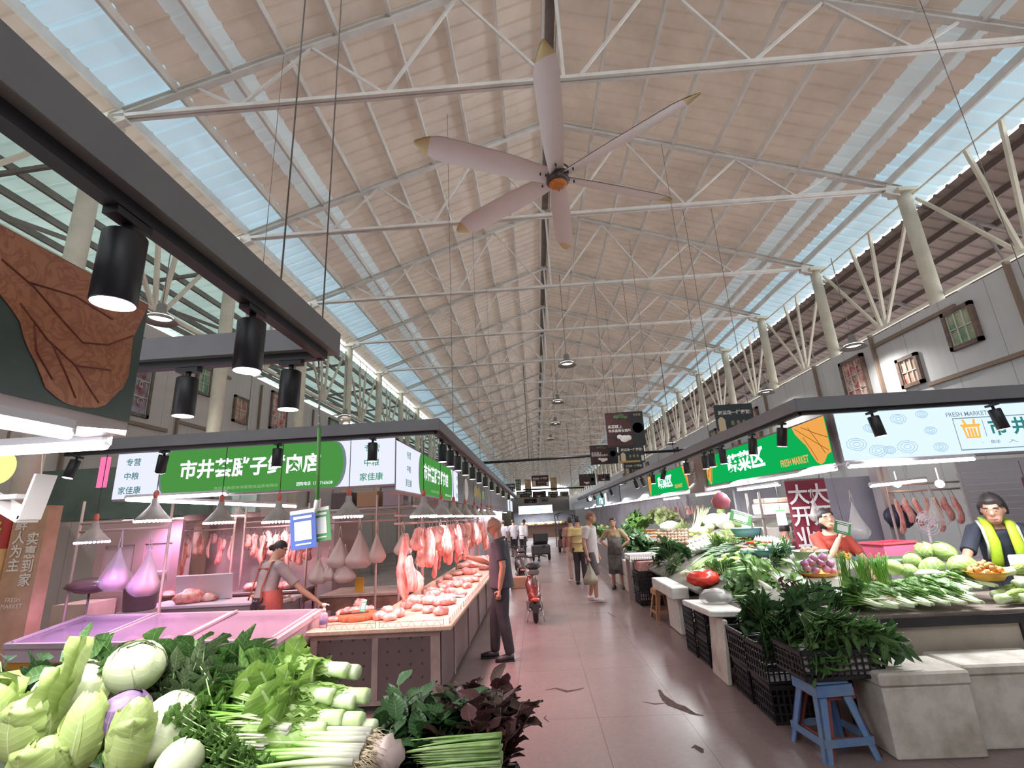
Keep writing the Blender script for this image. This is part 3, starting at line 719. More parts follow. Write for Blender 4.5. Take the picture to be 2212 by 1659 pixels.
# meat stall, front
S = Sign('green and white lit meat stall sign facing the camera', (-4.69, 5.22), (-1.52, 5.22), 2.12, 2.66)
def U_(px, py=1010, y=5.215): return at(px, py, y=y).x+4.69
S.panel(.0, 3.17, w_sign); S.panel(U_(345), U_(748), s_edge, arc=.12, name='grey_edge', d=.006); S.panel(U_(350), U_(742), g_sign, arc=.12, name='green_panel', d=.008)
for (a, m_) in ((U_(288), t_teal), (U_(803), t_green)):
    for k, tx in enumerate(('专营', '中粮', '家佳康')): S.text(tx, m_, a+(-.0), .42-.155*k, h=.085, bold=.012)
S.text('市井荟胖子鲜肉店', t_white, (U_(388)+U_(695))/2, .30, w=U_(692)-U_(390), h=.215, bold=.03, d=.011)
S.text('市井荟集团市场联营店品质保障店', t_pale, U_(536), .075, w=.72, h=.036, d=.011); S.text('团购电话  13317165638', t_white, U_(682), .075, w=.40, h=.042, bold=.01, d=.011)
# meat stall, aisle side
S = Sign('green and white lit meat stall sign facing the aisle', (-1.52, 5.25), (-1.52, 9.5), 2.06, 2.64)
def V_(px): return at(px, 1020, x=-1.516).y-5.25
a0, a1, a2, a3 = V_(904), V_(976), V_(992), 4.25
S.panel(0, a3, w_sign); S.panel(a0, a1, s_edge, arc=.15, name='grey_edge', d=.006); S.panel(a0+.04, a1-.04, g_sign, arc=.15, name='green_panel', d=.008)
for k, tx in enumerate(('专营', '中粮', '家佳康')): S.text(tx, t_teal, V_(882), .45-.165*k, h=.09, bold=.012); S.text(tx, t_green, (a1+a2)/2+.1, .45-.165*k, h=.09, bold=.012)
S.text('市井荟胖子鲜肉店', t_white, (V_(912)+V_(968))/2, .33, w=V_(966)-V_(913), h=.24, bold=.03, d=.011); S.text('市井荟集团市场联营店', t_pale, V_(938), .09, w=.6, h=.04, d=.011); S.text('团购电话 13317165638', t_white, V_(966), .08, w=.5, h=.04, d=.011)
S2 = Sign('dark grey picture sign beyond the aisle-side meat sign', (-1.52, 9.55), (-1.52, 14.6), 2.06, 2.64)
S2.panel(.02, 5.0, mat('picture_sign_grey', '#6f6b6c', .4, col2='#575456', scale=2))
o = MB(); o.ball(S2.p(1.1, .30, .004), (.006, .35, .24), 16, 8); o.build('garlic_picture', mat('banner_white', '#dcdad5'), S2.t)
o = MB()
for k in range(5): o.ball(S2.p(2.6+.3*k, .3+.06*(k % 2), .004), (.006, .17, .15), 10, 6)
o.build('pepper_picture', mat('picture_yellow', '#c9b55f', .5, col2='#8a8a55', scale=6), S2.t)
S2.text('鲜货', t_pale, 4.5, .32, h=.26)
S3 = Sign('plain grey sign board further down the meat stall row', (-1.52, 14.7), (-1.52, 25.5), 2.06, 2.64, body=mat('plain_grey_board', '#8c888c', .5))
S4 = Sign('small white-lit sign at the far end of the left row', (-1.52, 26), (-1.52, 27.6), 2.06, 2.7); S4.panel(0, 1.6, w_sign2)
S4b = Sign('second small white-lit sign at the far end of the left row', (-1.52, 28.4), (-1.52, 31), 2.06, 2.7); S4b.panel(0, 2.6, w_sign)
# far cross stall
pa, pb = at(1120, 1097, y=42), at(1193, 1097, y=42)
S5 = Sign('bright blue-white lit sign of the far stall closing the aisle', (pa.x, 42), (pb.x, 42), 2.02, 2.62); S5.panel(0, S5.L, emit('far_sign_white', '#cfe6ff', 1.7)); S5.text('山货行', t_green, S5.L*.55, .27, w=1.0, h=.2)
# vegetable stall, aisle side
VS = Sign('wide green lit vegetable sign with an orange leaf at its right end', (3.0, 8.62), (3.0, 4.97), SZ0, SZ1-.03)
def W_(px, py=1020): return 8.62-at(px, py, x=2.996).y
leaf_m = emit('leaf_picture_orange', '#e3a04e', .95); vein_m = emit('leaf_picture_vein', '#a8602a', .6)
VS.panel(0, VS.L, g_sign2)
VS.text('蔬菜区', t_glow, W_(1612), .27, w=1.25, h=.28, bold=.03)
VS.text('FRESH MARKET', t_orange, W_(1716, 995), .115, w=.62, h=.085, bold=.02)
VS.text('鲜入为主', t_orange, W_(1542, 1010), .32, w=.38, h=.07, bold=.01)
def leafsign(S, u0, u1, flip=False):
    wv = u1-u0; sgn = -1 if flip else 1
    pts = [(0, .96), (.06, .80), (.22, .62), (.35, .48), (.45, .28), (.55, .12), (.66, .05), (.78, .10), (.88, .22), (1., .26), (1., .98)]
    q = [(u0+wv*((1-a) if flip else a), b_*S.H) for a, b_ in pts]
    S.outline(q if not flip else q[::-1], leaf_m, 'leaf_picture', label='orange cabbage leaf picture')
    for a in ((.1, .9, .95, .3), (.3, .68, .6, .14), (.3, .9, 1., .55), (.5, .85, .85, .25)):
        S.line([(u0+wv*((1-x_) if flip else x_), z_*S.H) for x_, z_ in ((a[0], a[1]), ((a[0]+a[2])/2+.03, (a[1]+a[3])/2-.03), (a[2], a[3]))], vein_m, 'leaf_vein', .004, .010)
leafsign(VS, W_(1716, 950), VS.L-.01); leafsign(VS, .02, .42, True)
VS2 = Sign('second smaller-looking green lit vegetable sign further down the right row', (3.0, 13.1), (3.0, 9.55), SZ0, SZ1-.03)
VS2.panel(0, VS2.L, g_sign2); VS2.text('蔬菜区', t_glow, 1.65, .27, w=1.25, h=.28, bold=.03); VS2.text('FRESH MARKET', t_orange, 2.72, .12, w=.55, h=.075, bold=.02); VS2.text('鲜入为主', t_orange, .65, .32, w=.34, h=.07); leafsign(VS2, 3.1, 3.54); leafsign(VS2, .02, .42, True)
o = MB(); o.box((2.93, 8.66, 1.98), (3.1, 9.5, 2.72)); pil = o.build('sign_board', mat('grey_brown_board', '#8d7f7a', .5), label='grey-brown board with pale characters between the two green signs', cat='sign board')
letters('鲜\n活', mat('letter_grey_white', '#c9c2bd', .5), pil, (2.925, 9.08, 2.36), (0, -1, 0), Z, h=.42, bold=.02)
S6 = Sign('blank grey sign panel beyond the second green vegetable sign', (3.0, 17.6), (3.0, 13.2), SZ0, SZ1, body=mat('plain_grey_board2', '#8e9499', .45))
S7 = Sign('dark grey sign panel behind the bright spotlights on the right', (3.0, 20.6), (3.0, 17.8), SZ0, SZ1+.05, body=mat('plain_dark_board', '#6a7077', .45))
S8 = Sign('small teal lit sign with white characters far down the right row', (3.0, 24.5), (3.0, 20.8), SZ0-.05, SZ1-.06); S8.panel(0, 2.7, emit('sign_teal', '#6fa79f', .8)); S8.text('鲜品', t_glow, 1.5, .24, w=1.2, h=.3, bold=.03); S8.panel(2.8, 3.3, t_glow)
S9 = Sign('long grey-white sign board at the far end of the right row', (3.0, 42), (3.0, 25), SZ0, SZ1, body=mat('plain_pale_board', '#a9adb0', .45))
# vegetable stall, front: bright white sign
WS = Sign('bright white lit market sign facing the camera on the right', (3.04, 4.92), (6.4, 4.92), 2.07, 2.63)
WS.panel(.02, WS.L, w_sign2); art = emit('sign_line_art', '#9fbfd6', 1.0)
def A_(px, py=930): q = at(px, py, y=4.915); return q.x-3.04, q.z-2.07
for (px, py, r_) in ((1850, 960, .1), (1900, 985, .09), (1960, 965, .1), (1940, 905, .08), (1925, 985, .06), (1880, 925, .07), (1990, 895, .06), (2035, 975, .07), (2010, 930, .06)):
    u, v = A_(px, py); v = min(max(v, .1), .46)
    for rr in (r_, r_*.7, r_*.35): WS.line([(u+rr*cos(k*.7), v+rr*.62*sin(k*.7)*(1+.1*sin(k*3))) for k in range(10)], art, 'sketch_line', .0035)
grey_t = emit('letter_slate', '#7f93a0', .8); teal2 = emit('letter_dark_teal', '#3a8c86', .75); org2 = emit('basket_orange', '#f0b04c', 1.0)
u, v = A_(2086, 892); WS.text('FRESH MARKET', grey_t, u, v-.01, w=.40, h=.045, bold=.01)
u0, v0 = A_(2052, 905); u1, v1 = A_(2075, 968)
WS.line([(3.3, v0), (u0+.02, v0), (u0+.02, v1-.02), (3.3, v1-.02)], grey_t, 'border_line', .005)
u, v = A_(2097, 925)
for seg in ([(u-.07, v+.02), (u+.07, v+.02), (u+.06, v-.09), (u-.06, v-.09), (u-.07, v+.02)], [(u-.03, v), (u-.03, v-.08)], [(u, v), (u, v-.08)], [(u+.03, v), (u+.03, v-.08)], [(u-.06, v+.09), (u-.035, v+.02)], [(u+.05, v+.09), (u+.035, v+.02)], [(u-.09, v+.03), (u+.09, v+.03)]):
    WS.line(seg, org2, 'basket_emblem', .011)
u2, v2 = A_(2126, 925); WS.line([(u2, v+.08), (u2, v-.09)], grey_t, 'divider_line', .003)
for tx, px in (('市', 2155), ('井', 2205), ('荟', 2256)): u2, v2 = A_(px, 925); WS.text(tx, teal2, u2, v, h=.17, bold=.03)
u2, v2 = A_(2185, 958); WS.text('·  鲜  入  为  主  ·', grey_t, u2+.1, v-.145, w=.75, h=.035)
# leaf sign of the camera-side stall (along the aisle)
LS = Sign('dark green sign with a huge orange-brown cabbage leaf at the upper left', (-1.48, -1.4), (-1.48, 1.66), 2.08, 2.60, body=mat('sign_trim_pale', '#b9a9a6', .4))
lsg = mat('sign_dark_green', '#56635d', .4, col2='#48544f', scale=2)
LS.panel(0, LS.L, lsg, .05, .52)
m, t, b = newmat('leaf_print'); tc = t.add('ShaderNodeTexCoord'); n = t.add('ShaderNodeTexNoise', i_Scale=9., i_Detail=6., i_Distortion=2.2); t.link(tc, 'Object', n, 'Vector')
n2 = t.add('ShaderNodeTexNoise', i_Scale=3., i_Detail=4.); t.link(tc, 'Object', n2, 'Vector')
vv = t.math('MULTIPLY', t.math('ABSOLUTE', t.math('SUBTRACT', n.outputs[0], .5)), 12., True)
c_ = t.mix(n2.outputs[0], lin('#c98a62'), lin('#b0705a')); c_ = t.mix(t.math('MULTIPLY', t.math('SUBTRACT', 1., vv), .55), c_, lin('#8a4634')); t.l.new(c_, b.inputs['Base Color']); b.inputs['Roughness'].default_value = .4; MATS['leaf_print'] = m
def Lp_(px, py): q = at(px, py, x=-1.476); return (min(q.y+1.4, LS.L-.003), min(max(q.z-2.08, .03), .515))
top = [(300, 660), (200, 610), (100, 560), (0, 505)]
pts = [(300, 660), (285, 730), (275, 812), (262, 840), (255, 845), (238, 862), (225, 875), (205, 881), (170, 880), (140, 872), (118, 858), (95, 838), (85, 810), (75, 785), (60, 757), (47, 725), (40, 695), (20, 665), (0, 640)]
pl = [Lp_(*p) for p in pts]
pl = [(LS.L-.003, .515), *pl[1:], (pl[-1][0]-.25, pl[-1][1]+.12), (pl[-1][0]-.4, .515)]
LS.outline(pl, m, 'leaf_picture', label='orange-brown cabbage leaf picture')
lv = mat('leaf_print_vein', '#7e3e30', .5)
for seg in ([(0, 560), (70, 620), (130, 690), (175, 740)], [(175, 740), (230, 745), (285, 725)], [(40, 655), (100, 735), (160, 790), (235, 800)], [(70, 700), (75, 760), (110, 820)], [(110, 745), (140, 810), (160, 860)], [(60, 610), (160, 640), (240, 690)], [(160, 790), (190, 840), (210, 870)]):
    LS.line([Lp_(*p) for p in seg], lv, 'leaf_vein', .003, .010)

# ------------------------------------------------------------------ tubes below the signs
tl = []
tl.append(tube_light(at(272, 1079, y=4.95), at(490, 1067, y=5.15), 'bright tube light hung just under the meat sign on the left'))
tl.append(tube_light(at(275, 1080, y=5.0), at(640, 1094, y=6.2), 'long bright tube light running back under the meat sign'))
a, b_ = at(148, 938, x=-1.45), at(0, 893, x=-1.45); tube_light(a, Vector((-1.45, .2, a.z)), 'blown-out tube light under the leaf sign along the aisle')
a = at(143, 955, x=-1.5); tube_light((-1.55, 1.66, 2.05), (-2.9, 1.66, 2.05), 'blown-out tube light under the end of the leaf sign')
vt = [tube_light((3.0, y, 2.02), (3.0, y+2.0, 2.02), 'x', 'tube lights under the vegetable signs') for y in (4.98, 7.05, 9.15, 11.2, 13.3, 15.4, 17.6, 20, 23, 26, 29)]
rank(vt, 'bright tube light under the vegetable signs along the right row', 'near')
vt = [tube_light((3.55, y, 1.98), (3.55, y+1.5, 1.98), 'x', 'inner tube lights of the vegetable stall') for y in (7.3, 9.6, 12.4)]
rank(vt, 'bright tube light hung further inside the vegetable stall', 'near')
a, b_ = at(1833, 1008, y=4.86), at(2104, 991, y=4.86); tube_light(a, b_, 'bright tube light under the white market sign')
a, b_ = at(1880, 1050, y=6.2), at(2000, 1037, y=6.2); tube_light(a, b_, 'tube light inside the right stall above the laughing woman')
mt = [tube_light((-1.75, y, 2.0), (-1.75, y+2.5, 2.0), 'x', 'far tube lights of the left row') for y in (15.5, 19, 22.5, 26)]
rank(mt, 'bright tube light under the far boards of the left row', 'near')
tube_light((pa.x, 41.9, 2.0), (pb.x, 41.9, 2.0), 'tube light under the far bright sign', r=.05)
# lamps proper (light given off by the tubes and spots above)
area('tube_lamp', (-1.5, .9, 2.02), 2.0, 24, rot=(0, radians(-6), pi/2)); area('tube_lamp', (-2.2, 1.6, 2.02), 1.4, 13)
for p, pw, aim in (((-1.0, 1.0, 2.2), 14, (-1.25, 1.75, 1.)), ((-1.0, 1.75, 2.2), 20, (-1.15, 2., 1.)), ((-1.9, 2.26, 2.2), 14, (-1.9, 2.0, 1.)), ((-1.25, 2.26, 2.2), 15, (-1.1, 2.1, 1.))): spotlamp('spot_lamp', p, pw, (1, .98, .95), 75, .8, aim)
for y, pw in ((6, 34), (8, 34), (10.2, 34), (12.3, 30), (15, 30), (18, 30), (22, 34), (27, 34)): area('tube_lamp', (2.95, y, 1.98), 2.0, pw, rot=(0, radians(10), pi/2), col=(.97, .98, 1))
area('tube_lamp', (3.9, 4.8, 1.98), 1.2, 34, col=(.95, .96, 1)); area('tube_lamp', (3.55, 8, 1.95), 1.4, 20, rot=(0, 0, pi/2)); area('tube_lamp', (3.55, 10.5, 1.95), 1.4, 20, rot=(0, 0, pi/2))
spotlamp('spot_lamp', (3.38, 4.57, 2.2), 26, (.95, .97, 1), 80, .7, (3.42, 4.9, 2.1)); spotlamp('spot_lamp', (4.4, 4.57, 2.2), 14, (.95, .97, 1), 80, .7, (4.4, 4.7, 0))
area('tube_lamp', (-1.7, 17, 1.97), 5, 60, rot=(0, 0, pi/2)); area('tube_lamp', (-1.7, 24, 1.97), 5, 70, rot=(0, 0, pi/2)); area('tube_lamp', (0, 41.5, 1.9), 3, 120, sy=.2)
for o in ml: spotlamp('bay_lamp', o.location+Vector((0, 0, .02)), 160, (1, .95, .9), 150, .8, o.location-Vector((0, 0, 3)))
for o in ll+rl: spotlamp('bay_lamp', o.location+Vector((0, 0, .02)), 240 if o in ll else 130, (1, .97, .93), 150, .8, o.location-Vector((0, 0, 3)))
# glowing balls added for the glare of the far right spots
fl_ = []
for (px, py, y) in ((1325, 1062, 21), (1275, 1078, 24), (1340, 1050, 19)):
    p = at(px, py, y=y); o = MB(); o.ball((0, 0, 0), .075, 12, 8); fl_.append(o.build('hanging_glare_ball', emit('glare_glow', '#f4f4ff', 14.), loc=p, cat='lamp', group='spotlight glare balls of the right row'))
rank(fl_, 'dazzling white spotlight glare ball beside the far right signs', 'near')
# ================================================================== meat stall on the left
wood_top = mat('counter_top_stone', '#d9bfa9', .35, col2='#b98f76', scale=45, amt=.6)
cframe = mat('counter_frame_beige', '#a08c86', .5, col2='#8b7771', scale=5)
m, t, b = newmat('perforated_panel'); tc = t.add('ShaderNodeTexCoord'); sp = t.add('ShaderNodeSeparateXYZ'); t.link(tc, 'Object', sp, 0)
def dots(a, b_, s_, r_):
    fa = t.math('SUBTRACT', t.math('FRACT', t.math('MULTIPLY', a, 1/s_)), .5); fb = t.math('SUBTRACT', t.math('FRACT', t.math('MULTIPLY', b_, 1/s_)), .5)
    return t.math('LESS_THAN', t.math('ADD', t.math('MULTIPLY', fa, fa), t.math('MULTIPLY', fb, fb)), (r_/s_)**2)
dm = dots(t.math('ADD', sp.outputs[0], t.math('MULTIPLY', sp.outputs[1], .0)), sp.outputs[2], .115, .012)
n = t.add('ShaderNodeTexNoise', i_Scale=3.); t.link(tc, 'Object', n, 'Vector')
t.l.new(t.mix(dm, t.mix(n.outputs[0], lin('#6b5a5a'), lin('#574848')), lin('#39302f')), b.inputs['Base Color']); b.inputs['Roughness'].default_value = .4; perf = m
panel2 = mat('counter_side_panel', '#7d6664', .4, col2='#6a5452', scale=2)
dark_kick = mat('dark_kick', '#3f3231', .6)
ct = thing('meat_counter', 'long meat counter with beige frame and dark dotted front panels', 'counter', (-1.03, 5.14, 0))
def L_(x, y, z=0): return (x+1.03, y-5.14, z)
o = MB(); o.box(L_(-2.32, 5.16, .06), L_(-1.05, 5.95, .68)); o.box(L_(-1.85, 5.95, .06), L_(-1.05, 14, .68)); o.build('cabinet_body', panel2, ct)
o = MB(); o.box(L_(-2.25, 5.145, .10), L_(-1.70, 5.158, .645)); o.build('dotted_panel', perf, ct); o = MB(); o.box(L_(-1.64, 5.145, .10), L_(-1.12, 5.158, .645)); o.build('dotted_panel', perf, ct)
o = MB(); o.box(L_(-1.048, 5.25, .10), L_(-1.035, 5.95, .645)); o.build('dotted_panel', perf, ct)
for (x0, x1, z0, z1) in ((-2.32, -1.03, .645, .70), (-2.32, -1.03, .06, .10), (-2.319, -2.25, .102, .644), (-1.70, -1.64, .102, .644), (-1.12, -1.031, .102, .644)):
    o = MB(); o.box(L_(x0, 5.14, z0), L_(x1, 5.165, z1)); o.build('frame_bar', cframe, ct)
for y in (6.0, 7.2, 8.4, 9.6, 10.8, 12, 13.2): o = MB(); o.box(L_(-1.06, y, .06), L_(-1.028, y+.05, .7)); o.build('frame_bar', cframe, ct)
o = MB(); o.box(L_(-2.3, 5.2, 0), L_(-1.12, 14, .06)); o.build('plinth', dark_kick, ct)
o = MB(); o.box(L_(-2.34, 5.06, .70), L_(-.90, 5.98, .745), chamfer=.008); o.build('worktop', wood_top, ct); o = MB(); o.box(L_(-1.87, 5.98, .70), L_(-.90, 14, .745), chamfer=.008); o.build('worktop', wood_top, ct)
fence_m = mat('wire_dark', '#5c4a45', .4, .6)
wf = thing('wire_edging', 'low scrolled wire edging along the rim of the meat counter', 'wire edging', (-1.03, 5.14, .745))
def fence(p, q, n):
    p, q = Vector(L_(*p)), Vector(L_(*q)); o = MB(); o.tube([p, q], .002, 4); o.tube([p+Z*.045, q+Z*.045], .0018, 4)
    for i in range(n):
        a = p.lerp(q, (i+.2)/n); c_ = p.lerp(q, (i+.8)/n); o.tube([a, a.lerp(c_, .5)+Z*.05, c_], .0018, 4)
    for e in (p, q): o.tube([e, e+Z*.06], .0025, 4)
    o.build('wire_section', fence_m, wf)
fence((-2.15, 5.10), (-1.66, 5.10), 4); fence((-1.62, 5.10), (-.98, 5.10), 5); fence((-.93, 5.14), (-.93, 5.9), 6); fence((-.93, 6.05), (-.93, 7.6), 12); fence((-.93, 7.7), (-.93, 10), 16)
# hanging rails
pork = mat('pork_lean', '#d9706c', .38, col2='#f0c9bd', scale=5, amt=1, bump=.2, bscale=18, rnd=.25, stretch=(3.2, 3.2, .9), coat=.2)
pork_fat = mat('pork_fat', '#efc8bb', .4, col2='#dd8580', scale=4, amt=.9, bump=.15, bscale=15, rnd=.2, stretch=(3, 3, .7), coat=.2)
offal = mat('offal_dark', '#a34a4a', .35, col2='#c98178', scale=9, rnd=.3, coat=.3)
hookm = mat('hook_steel', '#8d8280', .3, .8)
post_m = mat('post_painted', '#b79d98', .4)
def rail(label, a, b_, z, posts, zb, pr=.02):
    r_ = thing('hanging_rail', label, 'rail', (a[0], a[1], z)); A = Vector((0, 0, 0)); B = Vector((b_[0]-a[0], b_[1]-a[1], 0))
    o = MB(); o.tube([A, B], .014, 8); o.tube([A+Z*.09, B+Z*.09], .014, 8); o.build('bar', post_m, r_)
    for q in posts:
        p = A.lerp(B, q); o = MB(); o.tube([p+Z*(zb-z), p+Z*.35], pr, 10); o.build('post', post_m, r_)
    return r_
rail('painted rail with posts carrying the hung pork above the aisle-side counter', (-1.62, 5.6), (-1.62, 14), 1.72, (.16, .50, .93), .745)
def meat_strip(L, w, m_, tw=.4, seed=0):
    """a strip of meat hanging down from z=0 by an S hook"""
    rn = random.Random(seed); ph = rn.uniform(0, 6); o = MB(); k1, k2 = rn.uniform(.1, .3), rn.uniform(.15, .35)
    def prof(v): return (min(1, v*7+.25)**.6)*(1-.55*max(0, (v-.85)/.15)**2)*(.8+.3*v+.12*sin(v*9+ph)+.07*sin(v*23+ph))
    def fn(u, v):
        a = u*pi+v*tw; r_ = w*prof(v); bul = 1+.12*sin(a*3+ph+v*5)
        return Vector((cos(a)*r_*bul+.02*sin(v*5+ph), sin(a)*r_*.48*bul+.012*sin(v*7), -.07-L*v))
    o.grid(fn, 10, 12, uvf=lambda u, v: (u, v, 0))
    o._add([fn(j*.2-1, 1.) for j in range(10)], [tuple(range(10))], smooth=True); o._add([fn(j*.2-1, 0.) for j in range(10)], [tuple(range(9, -1, -1))], smooth=True)
    return o.mesh('meat', m_)
hk = MB(); hk.tube([(0, .0, .02+.02), (0, .02, .05), (0, .035, .03), (0, .02, 0), (0, .0, -.05), (0, -.012, -.11), (0, .012, -.135), (0, .03, -.11)], .0045, 5); hook_me = hk.mesh('hook', hookm)
strip_me = [meat_strip(L, w_, m_, tw_, s_) for s_, (L, w_, m_, tw_) in enumerate(((.50, .06, pork, .4), (.38, .075, pork_fat, .8), (.62, .05, pork, .2), (.30, .09, pork, 1), (.55, .045, pork_fat, .5), (.44, .07, pork, .6), (.26, .07, pork_fat, .3), (.70, .055, pork, .3)))]
def hung(p, rz, k, label, group, name='pork_strip', sc=1.):
    o = thing('hanging_'+name, label, 'meat', p, rz, group); put('meat', strip_me[k], o, scale=(sc, sc, sc)); put('hook', hook_me, o); return o
def dup_h(p, rz, k, label, group, sc=1.): return hung(p, rz, k, label, group, sc=sc)
# the nearest pieces, each told apart
hung((-1.60, 5.92, 1.68), .3, 7, 'long slab of pork belly hanging leftmost and nearest over the meat counter', 'pork hung nearest the camera', sc=1.05)
hung((-1.50, 5.85, 1.42), .2, 5, 'shorter rib piece hanging low beside the nearest long pork slab', 'pork hung nearest the camera', sc=.9)
hung((-1.50, 6.15, 1.72), -.3, 3, 'wide pork piece hanging just left of the first counter post', 'pork hung nearest the camera', sc=.9)
hung((-1.44, 5.9, 1.25), .2, 6, 'small pale fat piece hanging low left of the first counter post', 'pork hung nearest the camera', sc=.9)
y = 6.75; i = 0
while y < 13.8:
    for x in (-1.62, -1.44):
        if RN.random() < .08: continue
        hung((x+U(-.03, .03), y+U(-.05, .05), 1.72-(.0 if RN.random() < .7 else U(.05, .3))), U(-.6, .6), RN.choice((0, 1, 2, 3, 4, 5, 6, 0, 2, 5)), 'raw pork strip hanging on a hook in the pink-lit rows behind the counter posts', 'pork strips over the aisle-side meat counter', sc=U(.75, 1.05)); i += 1
    y += .15 if y < 10 else .2
# back rails
for (nm, a, b_, z, n_, lab, gp) in (('back', (-5.0, 8.3), (-3.75, 8.0), 1.78, 17, 'raw pork strip hanging on the rail behind the woman in the apron', 'pork strips on the back rail'), ('mid', (-6.3, 8.0), (-5.15, 8.25), 1.78, 13, 'offal or pork piece hanging on the dim rail behind the plastic bags', 'pieces on the far left rail')):
    rail('hanging rail '+('behind the woman in the apron' if nm == 'back' else 'behind the plastic bags at the left'), a, b_, z, (.0, 1.), 0, .018)
    for k in range(n_):
        q = (k+.5)/n_; hung((a[0]+(b_[0]-a[0])*q, a[1]+(b_[1]-a[1])*q+U(-.08, .08), z-U(0, .12)), U(-.5, .5), RN.choice((0, 2, 4, 6, 1)), lab, gp, sc=U(.6, .95))
        if nm == 'back' and k % 2: hung((a[0]+(b_[0]-a[0])*q, a[1]+(b_[1]-a[1])*q+.25, z-.25), U(-.5, .5), RN.choice((3, 1, 6)), lab, gp, sc=U(.6, .9))
# pendant lamps
cone_m = mat('lamp_cone_grey', '#a89e97', .45, col2='#8f857f', scale=6); sock = mat('lamp_socket_red', '#c25a4a', .4); ringp = emit('led_ring_pink', '#ffd9dc', 16.); ringv = emit('led_ring_violet', '#c99cff', 22.)
def pendant(p, label, r=.15, ring=None, top=2.62, group=None, col=(1, .48, .50), pw=15, lamp=True):
    t_ = thing('pendant_lamp', label, 'pendant lamp', p, group=group); s_ = r/.15
    o = MB(); o.lathe([(.018, .20), (.03, .19), (.034, .14), (.06, .10), (.11, .04), (.148, .0), (.15, -.006), (.143, -.002), (.05, .09)], 24, Matrix.Scale(s_, 4)); o.build('lamp_cone', cone_m, t_)
    o = MB()
    for k in range(26):
        a = 2*pi*k/26; o.ball((.138*s_*cos(a), .138*s_*sin(a), -.016), .012*s_, 6, 4)
    o.build('led_ring', ring or ringp, t_)
    o = MB(); o.lathe([(.02, .19), (.024, .21), (.024, .25), (.012, .27)], 12, Matrix.Scale(s_, 4)); o.build('socket', sock, t_, label='red lamp socket')
    o = MB(); o.tube([(0, 0, .26*s_), (0, 0, max(top-p[2], .3))], .004, 5); o.build('cord', mat('cord_dark', '#4b3b39', .6), t_)
    if lamp: spotlamp('meat_stall_light', (p[0], p[1], p[2]-.02), pw, col, 140, .7, (p[0], p[1], 0), .1)
    return t_
g_ = 'cone lamps over the front of the meat stall'
PK = (1, .50, .54)
pendant(at(200, 1168, y=5.0), 'cone pendant lamp glowing violet at the left end of the meat stall', .15, ringv, group=g_, col=(.72, .38, 1), pw=44)
for px, py, lab in ((330, 1122, 'tall cone lamp half wrapped in plastic under the left end of the meat sign'), (474, 1126, 'grey cone lamp below the middle of the green meat sign'), (600, 1124, 'grey cone lamp partly behind the hanging blue card'), (752, 1113, 'grey cone lamp with pink light under the right end of the meat sign')):
    pendant(at(px, py, y=5.0), lab, .15 if px != 330 else .165, group=g_, col=PK, pw=36)
ps = [pendant((-1.25, y, 1.80), 'x', .15, group='cone lamps along the aisle side of the meat stall', col=PK, pw=70, lamp=k in (0, 1, 2, 3, 5, 7)) for k, y in enumerate((5.42, 6.4, 7.4, 8.6, 9.9, 11.2, 12.5, 13.6))]
rank(ps, 'grey cone lamp in the aisle-side row of the meat stall', 'near')
ps = [pendant(at(px, py, y=8.3), 'x', .13, group='cone lamps at the back of the meat stall', lamp=k == 1, col=(1, .5, .7), pw=30) for k, (px, py) in enumerate(((285, 1122), (378, 1118), (515, 1112)))]
rank(ps, 'small cone lamp at the back of the meat stall')
for p, pw, c_ in (((-4.4, 7.7, 2.0), 60, (1, .45, .5)), ((-5.6, 7.2, 2.0), 60, (.95, .45, .9))): spotlamp('meat_stall_light', p, pw, c_, 140, .7, (p[0], p[1]+.3, 0), .12)  # bare spot lamps added apart from the cone lamps, lighting the stall's back

# ------------------------------------------------------------------ meat on the counter
def lump(p, r, m_, label, group, seed, name='pork_cut', rz=None):
    rn = random.Random(seed); ph = [rn.uniform(0, 6) for _ in range(4)]; o = MB()
    o.ball((0, 0, r[2]*.72), r, 16, 10, lambda d: 1+.16*sin(d.x*4+ph[0])*cos(d.y*5+ph[1])+.09*sin(d.z*9+ph[2])*sin(d.x*8+ph[3]))
    for i, v in enumerate(o.v): o.v[i] = (v[0], v[1], max(v[2], 0.))
    return o.build(name, m_, loc=p, rot=(0, 0, rz if rz is not None else rn.uniform(0, 6)), label=label, cat='meat', group=group)
zc = .746
front = []
for k, (px, py, r_) in enumerate(((672, 1338, (.07, .05, .03)), (690, 1322, (.08, .06, .04)), (712, 1328, (.06, .06, .045)), (738, 1325, (.075, .06, .045)), (765, 1322, (.08, .07, .05)), (752, 1308, (.09, .07, .06)), (782, 1318, (.07, .06, .05)), (800, 1312, (.05, .05, .03)), (820, 1332, (.075, .06, .05)), (836, 1318, (.07, .055, .045)), (862, 1326, (.075, .06, .055)))):
    p = at(px, py, z=zc+.03); p.z = zc; p.y = max(p.y, 5.22); p.x = max(p.x, -2.26); front.append(lump(p, r_, pork, 'x', 'raw pork cuts along the front edge of the meat counter', k))
rank(front, 'raw pork cut at the front edge of the meat counter')
side = []
